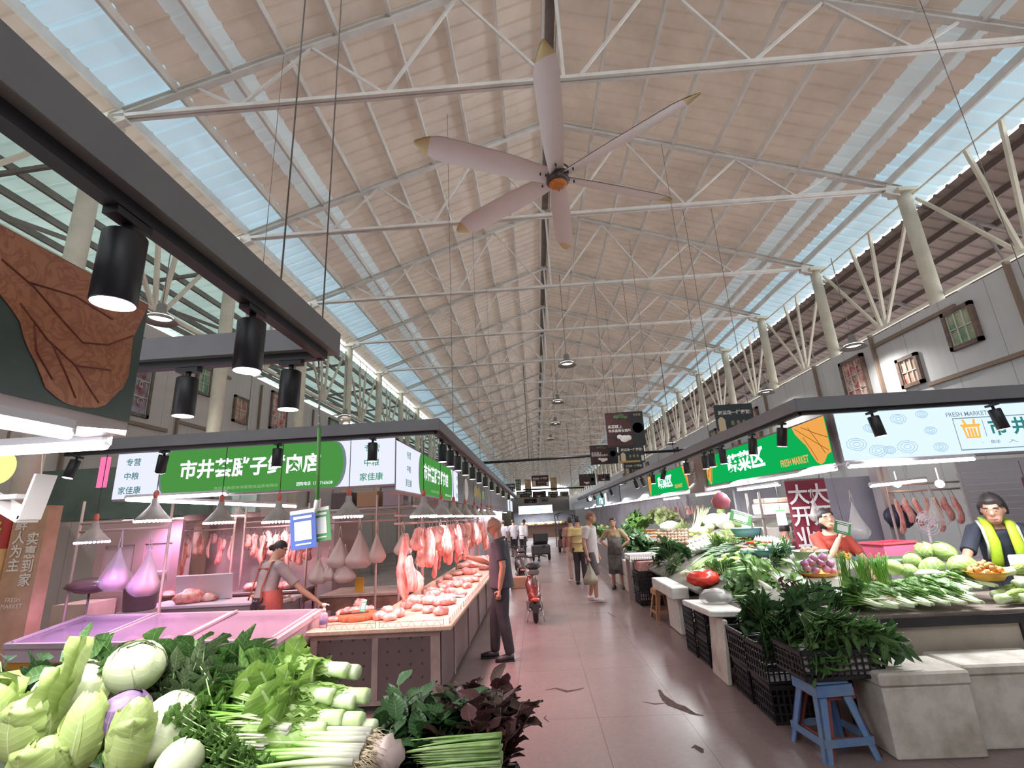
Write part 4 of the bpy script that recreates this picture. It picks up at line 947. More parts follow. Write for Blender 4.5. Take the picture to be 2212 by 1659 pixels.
for k, (px, py, r_, m_) in enumerate(((890, 1305, (.13, .10, .07), pork), (925, 1300, (.14, .12, .05), pork_fat), (958, 1302, (.16, .12, .05), pork), (935, 1285, (.12, .1, .05), pork), (962, 1268, (.14, .12, .05), pork), (1000, 1258, (.16, .14, .06), pork), (985, 1240, (.15, .13, .05), pork_fat), (1012, 1238, (.15, .12, .06), pork), (1020, 1222, (.18, .15, .07), pork), (1000, 1225, (.15, .15, .06), pork_fat), (1036, 1212, (.2, .2, .08), pork))):
    p = at(px, py, z=zc+.02); p.z = zc; p.x = min(max(p.x, -1.7), -1.02-r_[0]*.5); p.y = max(p.y, 5.3); side.append(lump(p, r_, m_, 'x', 'raw pork pieces laid along the aisle-side counter', 40+k))
rank(side, 'raw pork piece laid on the aisle-side meat counter', 'near')
bgl = [lump((-1.35+U(-.25, .25), y, zc), (.15, .14, .06), RN.choice((pork, pork_fat)), 'raw pork pieces far along the meat counter by the posts', 'far pork pieces on the meat counter', 70+k) for k, y in enumerate((9.6, 10.2, 10.8, 11.4, 12., 12.6, 13.3))]
mp_ = []
for k in range(22):
    y = 5.45+k*.17; mp_.append(lump((-1.62+.17*(k*7 % 4), y, zc), (U(.06, .12), U(.05, .09), U(.03, .055)), pork if k % 3 else pork_fat, 'x', 'smaller pork pieces along the aisle-side counter', 130+k))
rank(mp_, 'smaller raw pork piece laid along the aisle-side counter', 'near')
sheet_w = mat('white_paper', '#efe6e2', .5)
o = MB(); o.grid(lambda u, v: Vector((u*.19, v*.42, .004+.012*sin(u*3+v*7)**2)), 8, 10); o.build('paper_sheet', sheet_w, loc=(-1.22, 6.75, zc), label='white plastic sheet between pork pieces on the aisle-side counter', cat='sheet')
# chopping block with cleaver
cb = thing('chopping_board', 'round brown wooden chopping block at the front of the meat counter', 'chopping board', (-2.02, 5.62, zc), .1)
o = MB(); o.lathe([(.20, 0), (.21, .015), (.205, .055), (.19, .062), (.001, .058)], 26); o.build('block', mat('chopping_wood', '#b5744c', .6, col2='#8c5438', scale=12, stretch=(1, 6, 1)), cb)
ck = thing('cleaver', 'knife with wooden handle lying on the round chopping block', 'knife', (-2.06, 5.58, zc+.062), .4)
o = MB(); o.box((-.02, -.035, .001), (.16, .035, .004)); o.build('knife_blade', hookm, ck)
o = MB(); o.tube([(-.02, 0, .012), (-.12, 0, .014), (-.14, 0, .014)], [.013, .016, .012], 8); o.build('handle', mat('handle_wood', '#7a4b38', .5), ck)
# pump bottle
pmb = thing('pump_bottle', 'small clear pump bottle with a white top on the freezer corner', 'bottle', (-2.24, 5.24, zc))
o = MB(); o.lathe([(.035, 0), (.04, .01), (.04, .1), (.034, .13), (.015, .145), (.013, .16)], 16); o.build('bottle_body', mat('bottle_clear_violet', '#b6a3b5', .2, spec=.6), pmb)
o = MB(); o.lathe([(.0405, .03), (.0405, .09)], 16); o.build('paper_label', mat('bottle_label', '#6f6a94', .5), pmb)
o = MB(); o.lathe([(.018, .15), (.018, .175), (.008, .18), (.008, .2), (.022, .205), (.02, .225), (.001, .228)], 12); o.tube([(0, 0, .215), (.045, 0, .212), (.05, 0, .2)], .006, 6); o.build('pump', mat('white_plastic', '#e9e4e2', .35), pmb)
# payment card stands (codes left out)
cg = mat('card_green', '#57b39c', .4); cw = mat('card_white', '#e8e6e2', .4); cbl = mat('card_blue', '#4a63b0', .4); cgr = mat('card_leaf_green', '#5d9a5f', .4)
def card(name, label, p, w_, h_, m_, rx=0., ry=0., rz=0., hang=None, head=None):
    t_ = thing(name, label, 'payment card', p, rot=(rx, ry, rz))
    o = MB(); o.box((-w_/2, -.002, -h_/2), (w_/2, .002, h_/2)); o.build('card_body', m_, t_)
    o = MB(); o.box((-w_*.33, -.0035, -h_*.28), (w_*.33, -.0022, h_*.20)); o.build('white_square', cw, t_)
    o = MB(); o.box((-w_*.48, -.0035, h_*.40), (w_*.48, -.0022, h_*.5)); o.build('header_strip', cw, t_)
    o = MB(); o.box((-w_*.36, -.0035, h_*.27), (w_*.36, -.0024, h_*.34)); o.box((-w_*.3, -.0035, -h_*.4), (w_*.3, -.0024, -h_*.36)); o.build('printed_line', cw, t_)
    if hang: o = MB(); o.tube([(0, 0, h_/2), (0, 0, h_/2+hang)], .004, 6); o.build('hanging_string', steel_cream, t_)
    return t_
card('payment_card_stand', 'small green and white card standing by the chopping block', at(785, 1308, y=5.45)-Z*.0, .055, .12, cg, -.15, .15, .1)
q = at(655, 1143, y=2.2); card('hanging_payment_card', 'large blue card with a blank white square hanging over the meat stall', q, .115, .17, cbl, 0, -.10, .05)
q = at(690, 1133, y=2.23); card('hanging_payment_card', 'green card with a blank white square hanging half behind the blue card', q, .105, .15, cgr, 0, -.12, -.05)
hc = thing('hanging_strap', 'green wrapped cord hanging from the near canopy corner and holding the two cards', 'cord', at(688, 770, y=2.21))
p0 = at(688, 770, y=2.21); p1 = at(690, 925, y=2.21); p2 = at(685, 1080, y=2.21); p3 = at(680, 1108, y=2.21)
o = MB(); o.tube([p0-p0+Z*.02, p1-p0], .004, 6)
for k in range(9): o.ball((p1-p0)*(k+.5)/9, .008, 6, 4)
o.build('chain', mat('chain_pale', '#a9a59d', .4, .4), hc)
o = MB(); o.tube([p1-p0, p2-p0], .009, 8); o.build('green_wrap', mat('wrap_green', '#5d9a4a', .45), hc)
o = MB(); o.tube([p2-p0, p3-p0], .011, 8); o.build('clip', mat('white_plastic', '#e9e4e2'), hc)

# ------------------------------------------------------------------ chest freezer
fz = thing('chest_freezer', 'yellow chest freezer with white rim and sliding glass tops in front of the meat stall', 'freezer', (-3.9, 4.85, 0), radians(-6.9))
yel = mat('freezer_yellow', '#c9952f', .4, col2='#b38128', scale=2); rim = mat('freezer_rim', '#b9acb2', .35); fin = mat('freezer_inside', '#8d7d8a', .5)
w2 = 1.47
o = MB(); o.box((-w2+.02, .02, .06), (w2-.02, .72, .60)); o.build('body', yel, fz)
def zt(y): return .76+(y/.74)*.12
o = MB(); o._add([Vector((x, y, z)) for x in (-w2, w2) for (y, z) in ((0, .60), (.74, .60), (.74, zt(.74)-.03), (0, zt(0)-.03))], [(0, 1, 2, 3), (7, 6, 5, 4), (0, 4, 5, 1), (1, 5, 6, 2), (0, 3, 7, 4)]); o.build('rim_band', rim, fz)
o = MB(); o.box((-w2+.05, .04, .35), (w2-.05, .70, .62)); o.build('inner_tray', fin, fz)
for (a, b_) in (((-w2, 0), (w2, 0)), ((-w2, .74), (w2, .74)), ((-w2, 0), (-w2, .74)), ((w2, 0), (w2, .74))):
    o = MB(); o.bar((a[0], a[1], zt(a[1])-.01), (b_[0], b_[1], zt(b_[1])-.01), .06, .045); o.build('rim_bar', rim, fz)
glass = filmmat('freezer_glass', '#b39db5', .5, .12)  # purple-grey reflection put into the glass colour and its opacity
for (x0, x1) in ((-w2+.04, -.45), (-.5, .5), (.45, w2-.04)):
    o = MB(); dz = .008 if x0 == -.5 else 0.
    o._add([Vector((x, y, zt(y)+.004+dz)) for x, y in ((x0, .02), (x1, .02), (x1, .72), (x0, .72))], [(0, 1, 2, 3)]); g = o.build('glass_lid', glass, fz)
    for x in (x0, x1): o = MB(); o.bar((x, .02, zt(.02)+.016+dz), (x, .72, zt(.72)+.016+dz), .03, .02); o.build('lid_rail', rim, g)
fb = []
for k in range(12):
    o = MB(); r_ = U(.07, .11); o.ball((0, 0, 0), (r_, r_*.8, .05), 10, 6); fb.append(o.build('frozen_pack', mat('frozen_pack', '#d9b9bd', .5, col2='#c79aa0', scale=9, rnd=.3), loc=fz.matrix_basis @ Vector((-1.2+k*.22, .2+.3*(k % 2), .67)), cat='frozen food', group='packs inside the chest freezer'))
rank(fb, 'pale frozen pack under the glass of the chest freezer')
# black pole scanner / wok-lid scale at left
# ------------------------------------------------------------------ inside of the meat stall
wl = mat('stall_wall_pinkish', '#e0d0d4', .5, col2='#b8a3a8', scale=1.5)
o = MB(); o.box((-6.6, 9.0, 0), (-3.4, 9.1, 1.98)); struct('wall_stall_rear', o, wl)
o = MB(); o.box((-3.4, 8.2, 0), (-3.32, 9.1, 2.0)); struct('wall_stall_partition', o, mat('partition_brown', '#8a7672', .5))
o = MB(); o.bar((-6.6, 8.6, 2.02), (-1.7, 8.6, 2.02), .2, .12); o.build('shelf_beam', mat('shelf_grey', '#8e7f7b', .5), kind='structure')
o = MB(); o.box((-1.9, 12.5, 0), (-1.84, 26, 2.05)); struct('wall_row_inner', o, mat('row_wall', '#7d7076', .5, col2='#9a8d92', scale=1.2))
# inner worktops
def table(name, label, lo, hi, zt_, m_, legm, cat='table', drawers=0):
    t_ = thing(name, label, cat, (lo[0], lo[1], 0)); sx, sy = hi[0]-lo[0], hi[1]-lo[1]
    o = MB(); o.box((0, 0, zt_-.04), (sx, sy, zt_), chamfer=.006); o.build('table_top', m_, t_)
    for x in (.03, sx-.03):
        for y in (.03, sy-.03): o = MB(); o.bar((x, y, 0), (x, y, zt_-.04), .05, .05); o.build('leg', legm, t_)
    o = MB(); o.box((.02, .02, zt_-.2), (sx-.02, sy-.02, zt_-.042)); o.build('apron', legm, t_)
    return t_
wd = mat('old_wood', '#8d6a5c', .6, col2='#6d4e44', scale=5, stretch=(1, 5, 1)); stl = mat('worn_steel_top', '#9f9492', .35, .5)
table('work_table', 'wooden work table with drawer fronts inside the meat stall', (-3.15, 7.15), (-1.95, 7.95), .80, mat('stained_top', '#b7a29a', .4, col2='#9a847c', scale=7), wd)
wt = table('work_table', 'long violet-lit back counter with white top behind the plastic bags', (-5.3, 6.55), (-3.35, 7.1), .84, mat('white_top_violet', '#d6cbd8', .35), mat('grey_cupboard', '#8f8388', .5))
o = MB(); o.box((.1, .05, .0), (1.85, .5, .65)); o.build('cupboard', mat('grey_cupboard', '#8f8388'), wt)
table('work_table', 'small table with meat under the back rail', (-4.9, 7.75), (-3.7, 8.35), .82, stl, wd)
ib = [lump((x, y, z), r_, pork, 'x', 'meat piles on the inner tables', 90+k) for k, (x, y, z, r_) in enumerate(((-4.75, 6.75, .84, (.18, .12, .1)), (-4.55, 6.85, .84, (.12, .1, .06)), (-4.6, 8.0, .82, (.16, .14, .07)), (-4.3, 8.05, .82, (.16, .14, .06)), (-4.0, 7.95, .82, (.15, .14, .07)), (-5.6, 7.5, .84, (.2, .12, .05))))]
rank(ib, 'heap of raw meat on an inner table of the meat stall')
bs = MB(); bs.lathe([(.16, 0), (.2, .11), (.21, .12), (.19, .11), (.15, .02), (.001, .02)], 22); bs.build('wicker_basket', mat('wicker_brown', '#8a5f4e', .7, col2='#6b4437', scale=30), loc=(-4.25, 5.95, .62), label='round brown wicker basket in front of the violet-lit counter', cat='basket')
o = MB(); o.box((-.22, -.16, 0), (.22, .16, .62)); o.build('basket_crate', mat('grey_cupboard', '#8f8388'), loc=(-4.25, 5.95, 0), label='grey crate standing under the round wicker basket', cat='crate')
yb = MB(); yb.lathe([(.13, 0), (.15, .05), (.165, .055), (.15, .045), (.12, .012), (.001, .012)], 20, Matrix.Scale(1.25, 4, (1, 0, 0))); yb.build('tray', mat('tray_yellow', '#d9a63c', .4), loc=(-3.72, 6.8, .84), label='yellow oval tray on the back counter left of the woman', cat='tray')
for k, (x, w_) in enumerate(((-4.95, .3), (-4.55, .5))):
    o = MB(); o.box((-w_/2, -.02, 0), (w_/2, .02, .34), chamfer=.01); o.build('leaning_board', mat('board_pale', '#cfc0c6', .45), loc=(x, 6.98, .84), rot=(.12, 0, .05), label=('narrow', 'wide')[k]+' pale board leaning at the back of the violet-lit counter', cat='board')
# plastic bags
film_v = filmmat('bag_film', '#e6d6ea', .42, .3)
bag_in = mat('bag_content_pink', '#d98a96', .5, col2='#c9647a', scale=8)
def hangbag(p, w_, h_, label, seed, content=None, film=None, hook=.2, fill=.45, group=None):
    rn = random.Random(seed); ph = rn.uniform(0, 6); t_ = thing('hanging_bag', label, 'plastic bag', p, group=group)
    def fn(u, v):
        a = u*pi; r_ = w_*(.06+.94*min(1, v*1.3)**1.25)*(1-.45*max(0, (v-.8)/.2)**2); r_ *= 1+.10*sin(a*5+ph+v*4)+.06*sin(a*9+ph)
        return Vector((cos(a)*r_*.5, sin(a)*r_*.36, -h_*v))
    o = MB(); o.grid(fn, 24, 14); o.build('film', film or film_v, t_)
    o = MB()
    for s_ in (-1, 1): o.tube([(s_*.02, 0, 0), (s_*.012, 0, hook*.5), (0, 0, hook)], .008, 5)
    o.build('handle', film or film_v, t_)
    if content:
        o = MB(); o.ball((0, 0, -h_*(1-fill*.55)), (w_*.40, w_*.28, h_*fill*.5), 14, 9, lambda d: 1+.1*sin(d.x*7+ph)*sin(d.z*6)); o.build('content', content, t_)
    return t_
hangbag((-4.85, 5.62, 1.62), .36, .46, 'bulging clear bag with meat, leftmost of the two hanging in violet light', 1, bag_in)
hangbag((-4.52, 5.66, 1.58), .34, .50, 'white bag with a red packet, right one of the two hanging in violet light', 2, mat('bag_red', '#d4614f', .5))
br = rail('thin rail above the two violet-lit bags', (-5.4, 5.64), (-4.3, 5.64), 1.82, (0., 1.), 0, .014)
wb = [hangbag(at(px, py, y=6.9), w_, h_, 'x', 5+k, None, filmmat('bag_white', '#d8c4be', .75, .45), .15, group='white bags hanging inside the meat stall') for k, (px, py, w_, h_) in enumerate(((735, 1160, .34, .4), (778, 1145, .38, .5), (745, 1200, .3, .35), (690, 1205, .26, .34), (815, 1150, .24, .4), (870, 1150, .26, .3), (712, 1205, .2, .3)))]
rank(wb, 'white plastic bag hanging inside the meat stall by its rail')
rail('rail carrying the white bags inside the meat stall', (-3.1, 6.95), (-1.95, 6.95), 1.78, (0., .72, 1.), 0, .016)
o = MB(); o.box((-.06, -.01, 0), (.06, .01, .2)); yt = o.build('yellow_tub', mat('tub_yellow', '#dca83f', .4), loc=(-2.62, 7.3, .802), label='yellow packet with dark print on the inner work table', cat='packet')
# back cabinet with windows at left
cabm = mat('booth_rose', '#a58a88', .5)
bo = thing('sales_booth', 'rose-brown booth front with rounded window openings at the far left of the meat stall', 'booth', (-6.9, 7.55, 0))
o = MB(); o.box((0, 0, 0), (1.35, .06, .95)); o.box((0, 0, 1.62), (1.35, .06, 1.95)); o.box((0, 0, .95), (.14, .06, 1.62)); o.box((.62, 0, .95), (.78, .06, 1.62)); o.box((1.22, 0, .95), (1.35, .06, 1.62)); o.build('booth_panel', cabm, bo)
for x in (.14, .78): o = MB(); o.box((x, .02, .95), (x+.46, .03, 1.62)); o.build('window_pane', filmmat('booth_glass', '#cdb3bb', .5, .15), bo)
o = MB(); o.box((.8, -.03, 1.2), (1.2, -.005, 1.22)); o.build('ledge', mat('white_plastic', '#e9e4e2'), bo)
o = MB(); o.box((.0, -.55, 0), (.5, -.05, .86)); o.build('pale_cabinet', mat('cabinet_pale', '#d3bcae', .5, col2='#c2a797', scale=3), bo)
# dark lidded pot thing on stand
wk = thing('domed_scale', 'dark domed hood on a thin stand behind the left end of the freezer', 'hood', (-5.25, 5.75, 0))
o = MB(); o.ball((0, 0, 1.2), (.27, .2, .1), 18, 8, lambda d: 1 if d.z > -.2 else .8); o.build('hood', mat('hood_dark', '#6b4f57', .25), wk)
o = MB(); o.tube([(0, 0, 0), (0, 0, 1.15)], .012, 6); o.build('stand', steel_dark, wk)
o = MB(); o.lathe([(.16, 0), (.17, .02), (.19, .26), (.2, .28), (.18, .27), (.15, .04), (.001, .04)], 20); o.build('bucket', mat('bucket_violet', '#8d6f83', .4), loc=(-4.98, 6.2, .86), label='violet-grey bucket with sticks behind the leftmost hanging bag', cat='bucket')
o = MB(); o.box((-.16, -.16, 0), (.16, .16, .86)); o.build('bucket_stand', wl, loc=(-4.98, 6.2, 0), label='pale box carrying the violet-grey bucket', cat='box')
# brown column board with verse, red and yellow boards
q0, q1 = at(24, 1150, y=5.25), at(96, 1150, y=5.25); wb_ = q1.x-q0.x
bb = thing('verse_board', 'tall brown board with two columns of pale characters at the far left', 'sign board', (q0.x, 5.25, 0))
o = MB(); o.box((0, 0, .0), (wb_, .16, 2.12)); o.build('board', mat('kraft_brown', '#c29d7e', .6, col2='#ad8768', scale=3), bb)
kw = mat('letter_ivory', '#e6dccb', .5)
letters('鲜\n人\n为\n主', kw, bb, (wb_*.30, -.006, 1.72), X, Z, h=.56, bold=.02); letters('实\n惠\n到\n家', kw, bb, (wb_*.72, -.006, 1.56), X, Z, h=.56, bold=.02)
letters('FRESH\nMARKET', kw, bb, (wb_*.5, -.006, 1.12), X, Z, w=wb_*.6)
rb = thing('red_board', 'red board with a yellow character at the left edge beside the brown verse board', 'sign board', (q0.x-.02, 5.2, 0)); o = MB(); o.box((-.5, 0, 1.68), (0, .08, 2.1)); o.build('red_panel', mat('red_panel', '#b8483f', .5), rb); o = MB(); o.box((-.5, 0, .0), (0, .08, 1.68)); o.build('yellow_panel', mat('yellow_panel', '#d9b565', .5, col2='#e2cc8c', scale=1.5), rb); letters('米', mat('letter_yellow', '#dcb84a', .5), rb, (-.13, -.006, 1.88), X, Z, h=.2, bold=.03)
gl = thing('yellow_light_sign', 'glowing yellow cut-out sign at the far left edge', 'sign', at(2, 1010, y=3.4)); o = MB(); o.lathe([(.001, 0), (.12, 0), (.13, .02), (.12, .05), (.001, .05)], 22, Matrix.Rotation(pi/2, 4, 'X')); o.build('glowing_face', emit('sign_yellow', '#f7ee7a', 1.6), gl); o = MB(); o.tube([(0, 0, .1), (0, 0, 1.0)], .01, 5); o.build('hanging_rod', steel_dark, gl)
# white bracket on a string
vb = thing('hanging_bracket', 'white angled plastic bracket hanging on a string at the left edge', 'bracket', at(60, 1120, y=2.15))
p = [at(100, 1025, y=2.15), at(62, 1122, y=2.15), at(0, 1085, y=2.15), at(-30, 1068, y=2.15)]; q0 = at(60, 1120, y=2.15)
o = MB(); o.bar(p[0]-q0, p[1]-q0, .10, .012, up=X); o.build('bracket_plate', mat('white_plastic', '#e9e4e2'), vb)
o = MB(); o.bar(p[1]-q0, p[3]-q0, .10, .03); o.build('shelf_plate', mat('white_plastic', '#e9e4e2'), vb)
o = MB(); o.bar(at(52, 1072, y=2.15)-q0, at(-30, 1078, y=2.15)-q0, .07, .02); o.build('tray_lip', mat('white_plastic', '#e9e4e2'), vb)
o = MB(); o.tube([at(88, 1040, y=2.15)-q0, at(95, 950, y=2.15)-q0], .003, 5); o.build('hanging_string', steel_cream, vb)
# red signboard light, pink strip
o = MB(); q = at(225, 1020, y=6.2); o.box((-.06, -.02, -.2), (.05, .02, .2)); o.build('pink_light_sign', emit('sign_pink', '#ff6fa0', 1.1), loc=q, label='glowing pink sign strip left of the meat sign', cat='sign')
o = MB(); o.box((-8.5, 7.9, 2.05), (-5.4, 8.0, 2.9)); o.build('green_fascia', mat('fascia_green', '#51625a', .5, col2='#435249', scale=2), label='dark green fascia board behind the left end of the meat sign', cat='fascia')
sh = thing('hanging_shelf', 'steel shelf with crates hanging inside the meat stall behind the right cone lamp', 'shelf', (-3.2, 7.3, 1.95)); o = MB(); o.box((0, 0, 0), (1.35, .35, .03)); o.build('shelf_board', stl, sh); o = MB()
for x in (.05, 1.3): o.tube([(x, .17, 0), (x, .17, .9)], .012, 5)
o.build('shelf_post', steel_dark, sh)
cr = []
for k, (x, m_) in enumerate(((-2.95, mat('box_dark', '#4d4042', .5)), (-2.55, mat('box_tan', '#9a7a5f', .6)), (-2.15, mat('box_grey', '#8f8790', .5)))):
    o = MB(); o.box((-.16, -.14, 0), (.16, .14, .24), chamfer=.01); cr.append(o.build('storage_box', m_, loc=(x, 7.46, 1.98), label=('dark box', 'tan carton', 'grey box')[k]+' on the steel shelf inside the meat stall', cat='box'))
# ================================================================== vegetable shapes
def atp(px, py, z0, k, x0=2.0, axis='x'):
    """point at a photo pixel on the sloping display surface z = z0 + k*(x-x0) (or y)"""
    d = CR*((px-1106)/FPX) - CU*((py-829.5)/FPX) + _f
    da = d.x if axis == 'x' else d.y
    t = (HC-z0+k*x0)/(k*da-d.z); return Vector((0, 0, HC)) + d*t
L_cab = leafmat('leaf_cabbage_pale', '#cad59c', '#d9e0b8', '#b7c684', .05, 9, 9, .5, .12, .2)
L_cabw = leafmat('leaf_cabbage_white', '#d6ddbb', '#e0e4c8', '#c9d4a6', .05, 8, 8, .5, .1, .2)
L_chi = leafmat('leaf_chinese_cabbage', '#b4c77c', '#d3dcae', '#98ae60', .05, 13, 9, .45, .2, .22)
L_let = leafmat('leaf_lettuce', '#97b95c', '#c9dba6', '#789c42', .2, 7, 6, .42, .25, .3)
L_grn = leafmat('leaf_green', '#52783f', '#88a56c', '#3b5f2f', .08, 8, 6, .36, .25, .4)
L_bright = leafmat('leaf_bright', '#688f46', '#a3bf7c', '#4f7634', .08, 7, 6, .36, .3, .4)
L_dark = leafmat('leaf_dark', '#3f6339', '#6f8d60', '#2f4f2b', .06, 8, 6, .34, .2, .35)
L_amar = leafmat('leaf_amaranth', '#4c5a3c', '#806560', '#5a3b40', .07, 7, 6, .36, .2, .35, .5)
L_red = leafmat('leaf_red_amaranth', '#5c3a3e', '#825456', '#474434', .07, 7, 6, .36, .18, .35, .4)
L_wilt = leafmat('leaf_grey_green', '#5b6f4c', '#93a279', '#44523a', .06, 8, 6, .45, .15, .35)
S_grn = mat('stem_green', '#86a95c', .4, col2='#aac487', scale=20, rnd=.2); S_pale = mat('stem_pale', '#dbe6c4', .35, col2='#b8d28a', scale=10, rnd=.15); S_dk = mat('stem_dark', '#4f7038', .45, rnd=.2); S_red = mat('stem_red', '#7a4450', .45)
rootm = mat('root_fibre', '#d6c8ac', .7, col2='#b39f80', scale=30)
SHAPES = {'ovate': lambda v: max(0, sin(pi*min(1, v**.75)))**.75, 'spoon': lambda v: .10+.9*max(0, (v-.3)/.7)**.6*max(0, 1-((v-.3)/.7)**5)**.6 if v > .3 else .10,
          'broad': lambda v: (.35+.65*min(1, v*1.6)**.8)*max(0, 1-v**6)**.5, 'lance': lambda v: max(0, sin(pi*min(1, v**.6)))**1.1, 'oblong': lambda v: (.28+.72*min(1, v*1.5)**1.2)*max(0, 1-v**4)**.5}
def leaf(o, base, d, n, L, W, curl=0., ruf=0., cup=0., shape='ovate', nu=4, nv=8, rn=RN, rf=14., crk=0.):
    d = Vector(d).normalized(); n = Vector(n); n = (n-d*n.dot(d)).normalized(); s_ = d.cross(n); sh = SHAPES[shape]; ph = rn.uniform(0, 6.3); base = Vector(base); tw = rn.uniform(-.3, .3)
    k1, k2 = rn.uniform(22, 34), rn.uniform(5, 8)
    def fn(u, v):
        w_ = W*sh(max(v, .02))*.5; a = curl*v
        c_ = base + d*(L*v*(1-.25*curl*curl*v)) + n*(curl*L*v*v*.6)
        ed = abs(u)**2
        return c_ + s_*(u*w_) + n*(cup*W*u*u + tw*u*w_*v + ruf*ed*sin(rf*v+ph+(1.3 if u > 0 else 0))*W + crk*W*sin(k1*v+ph)*sin(k2*u+v*9)*(1-.6*ed))
    o.grid(fn, nu, nv, w=rn.random())
def cabbage_mesh(name, r, m_, seed, pointed=1., layers=7, flare=.10, ruf=.03):
    rn = random.Random(seed); o = MB()
    o.ball((0, 0, 0), (r, r, r*pointed), 18, 12, lambda d: 1+.03*sin(d.x*6+seed)*cos(d.y*5)+(.10*max(0, d.z)**3 if pointed > 1.1 else 0))
    for k in range(layers):
        a0 = 2*pi*k/layers*1.9+rn.uniform(-.3, .3); top = rn.uniform(.10, .34); ph = rn.uniform(0, 6); R_ = r*(1.02+.022*k)
        def fn(u, v):
            th = pi*(1-v*(1-top)); wv = 1.15*sin(pi*min(1, .12+v*.72))**.8
            a = a0+u*wv*(1 if th > .5 else 1); fl = 1+flare*max(0, v-.7)/.3*(.6+.4*u*u)+ruf*(u*u+max(0, v-.75)*2)*sin(9*u+7*v+ph)
            x = R_*fl*sin(th); return Vector((x*cos(a), x*sin(a), R_*fl*cos(th)*pointed))
        o.grid(fn, 8, 9, w=rn.random())
    return o.mesh(name, m_)
def head_mesh(name, L, R, m_, seed, n=12, ruf=.10, shape='broad', butt=.35, curl=.25):
    """leafy head lying along +X with its cut end at the origin; returns meshes (leaves, butt)"""
    rn = random.Random(seed); o = MB()
    for k in range(n):
        a = 2*pi*k/n*2.4; q = .35+.65*k/n; rad = Vector((0, cos(a), sin(a)))
        leaf(o, rad*R*.30*q, Vector((1, 0, 0))+rad*.15*q, rad*-1, L*(.8+.2*q)*rn.uniform(.9, 1.05), R*1.35, .12+rn.uniform(-.12, .12), ruf, .22, shape, 6, 14, rn, 34, .02)
    b_ = MB(); b_.tube([(-.012, 0, 0), (.0, 0, 0), (L*.25, 0, 0), (L*.5, 0, 0)], [R*butt*1.2, R*butt*1.35, R*butt*1.2, R*.12], 12)
    return o.mesh(name+'_leaves', m_), b_.mesh(name+'_stem', S_pale)
def bunch(name, label, cat, loc, rot, leafm, stemm, n=26, L=.35, spread=.5, lw=.07, ll=.11, seed=0, per=4, shape='ovate', curl=.3, bare=.4, ruf=.04, sr=.004, group=None, droop=.0, flat=.6):
    """a bunch of leafy stems: stems rise along +Z from the origin and fan out"""
    rn = random.Random(seed); lv, st = MB(), MB()
    for k in range(n):
        a = rn.uniform(0, 2*pi); q = sqrt(rn.random())*spread; d = Vector((cos(a)*q, sin(a)*q*flat, 1)).normalized(); b_ = Vector((cos(a)*q*.07, sin(a)*q*.05, 0)); Lk = L*rn.uniform(.75, 1.1)
        pts = [b_ + d*(Lk*t_) + Vector((cos(a)*q*.2, sin(a)*q*.2, -droop))*(Lk*t_*t_) for t_ in (0, .33, .66, 1)]
        st.tube(pts, [sr*1.2, sr, sr*.8, sr*.4], 5)
        for i in range(per):
            t_ = bare+(1-bare)*(i+rn.random()*.6)/per; p = pts[0].lerp(pts[3], min(t_, 1)); i_ = min(int(t_*3), 2); p = pts[i_].lerp(pts[i_+1], min(t_*3-i_, 1))
            a2 = rn.uniform(0, 2*pi); o_ = Vector((cos(a2), sin(a2), rn.uniform(-.1, .9)))
            leaf(lv, p, o_+d*.5, Vector((0, 0, 1))+o_*.2, ll*rn.uniform(.7, 1.2), lw*rn.uniform(.8, 1.2), -curl*rn.uniform(.3, 1.4), ruf, .12, shape, 2, 5, rn, 9)
    t_ = thing(name, label, cat, loc, rot=rot, group=group); lv.build('leaf_cluster', leafm, t_); st.build('stem', stemm, t_); return t_
onion_m = gradmat('scallion_skin', ((0, '#efeee0'), (.28, '#dfe8bd'), (.5, '#86b84a'), (1, '#4f8c2e')), .35, tl=.12)
chive_m = gradmat('chive_skin', ((0, '#cdd9a0'), (.15, '#8fb352'), (1, '#5c9a2f')), .35, tl=.1); garl_m = gradmat('garlic_shoot_skin', ((0, '#b9d18a'), (.5, '#86b25a'), (1, '#5f9442')), .4)
def stalks(name, label, cat, loc, rot, m_, n=20, L=.5, r=.006, w_=.08, seed=0, bend=.2, roots=True, fan=.5, group=None, flat=1., tip=.2, hgt=.05):
    """bundle of long stalks lying along +X from the root end"""
    rn = random.Random(seed); o, ro = MB(), MB()
    for k in range(n):
        y, z = rn.uniform(-.5, .5)*w_, abs(rn.gauss(0, .5))*hgt; yy = rn.uniform(-1, 1)*fan*w_*2; zz = rn.uniform(-.2, 1)*bend*L*.4; Lk = L*rn.uniform(.8, 1.05)
        P_ = [Vector((t_*Lk, y+yy*t_*t_, z+zz*t_-bend*L*.35*t_*t_)) for t_ in (0, .15, .35, .6, .82, 1)]
        o.tube(P_, [r*1.25, r, r*.85, r*.8, r*.6, r*tip], 6, flat=flat)
        if roots:
            for q in range(5): d = Vector((-rn.uniform(.03, .08), rn.uniform(-.03, .03), rn.uniform(-.03, .015))); ro.tube([P_[0], P_[0]+d*.6, P_[0]+d+Vector((0, 0, -.01))], .0012, 3)
    t_ = thing(name, label, cat, loc, rot=rot, group=group); o.build('stalk', m_, t_)
    if roots: ro.build('root', rootm, t_)
    return t_
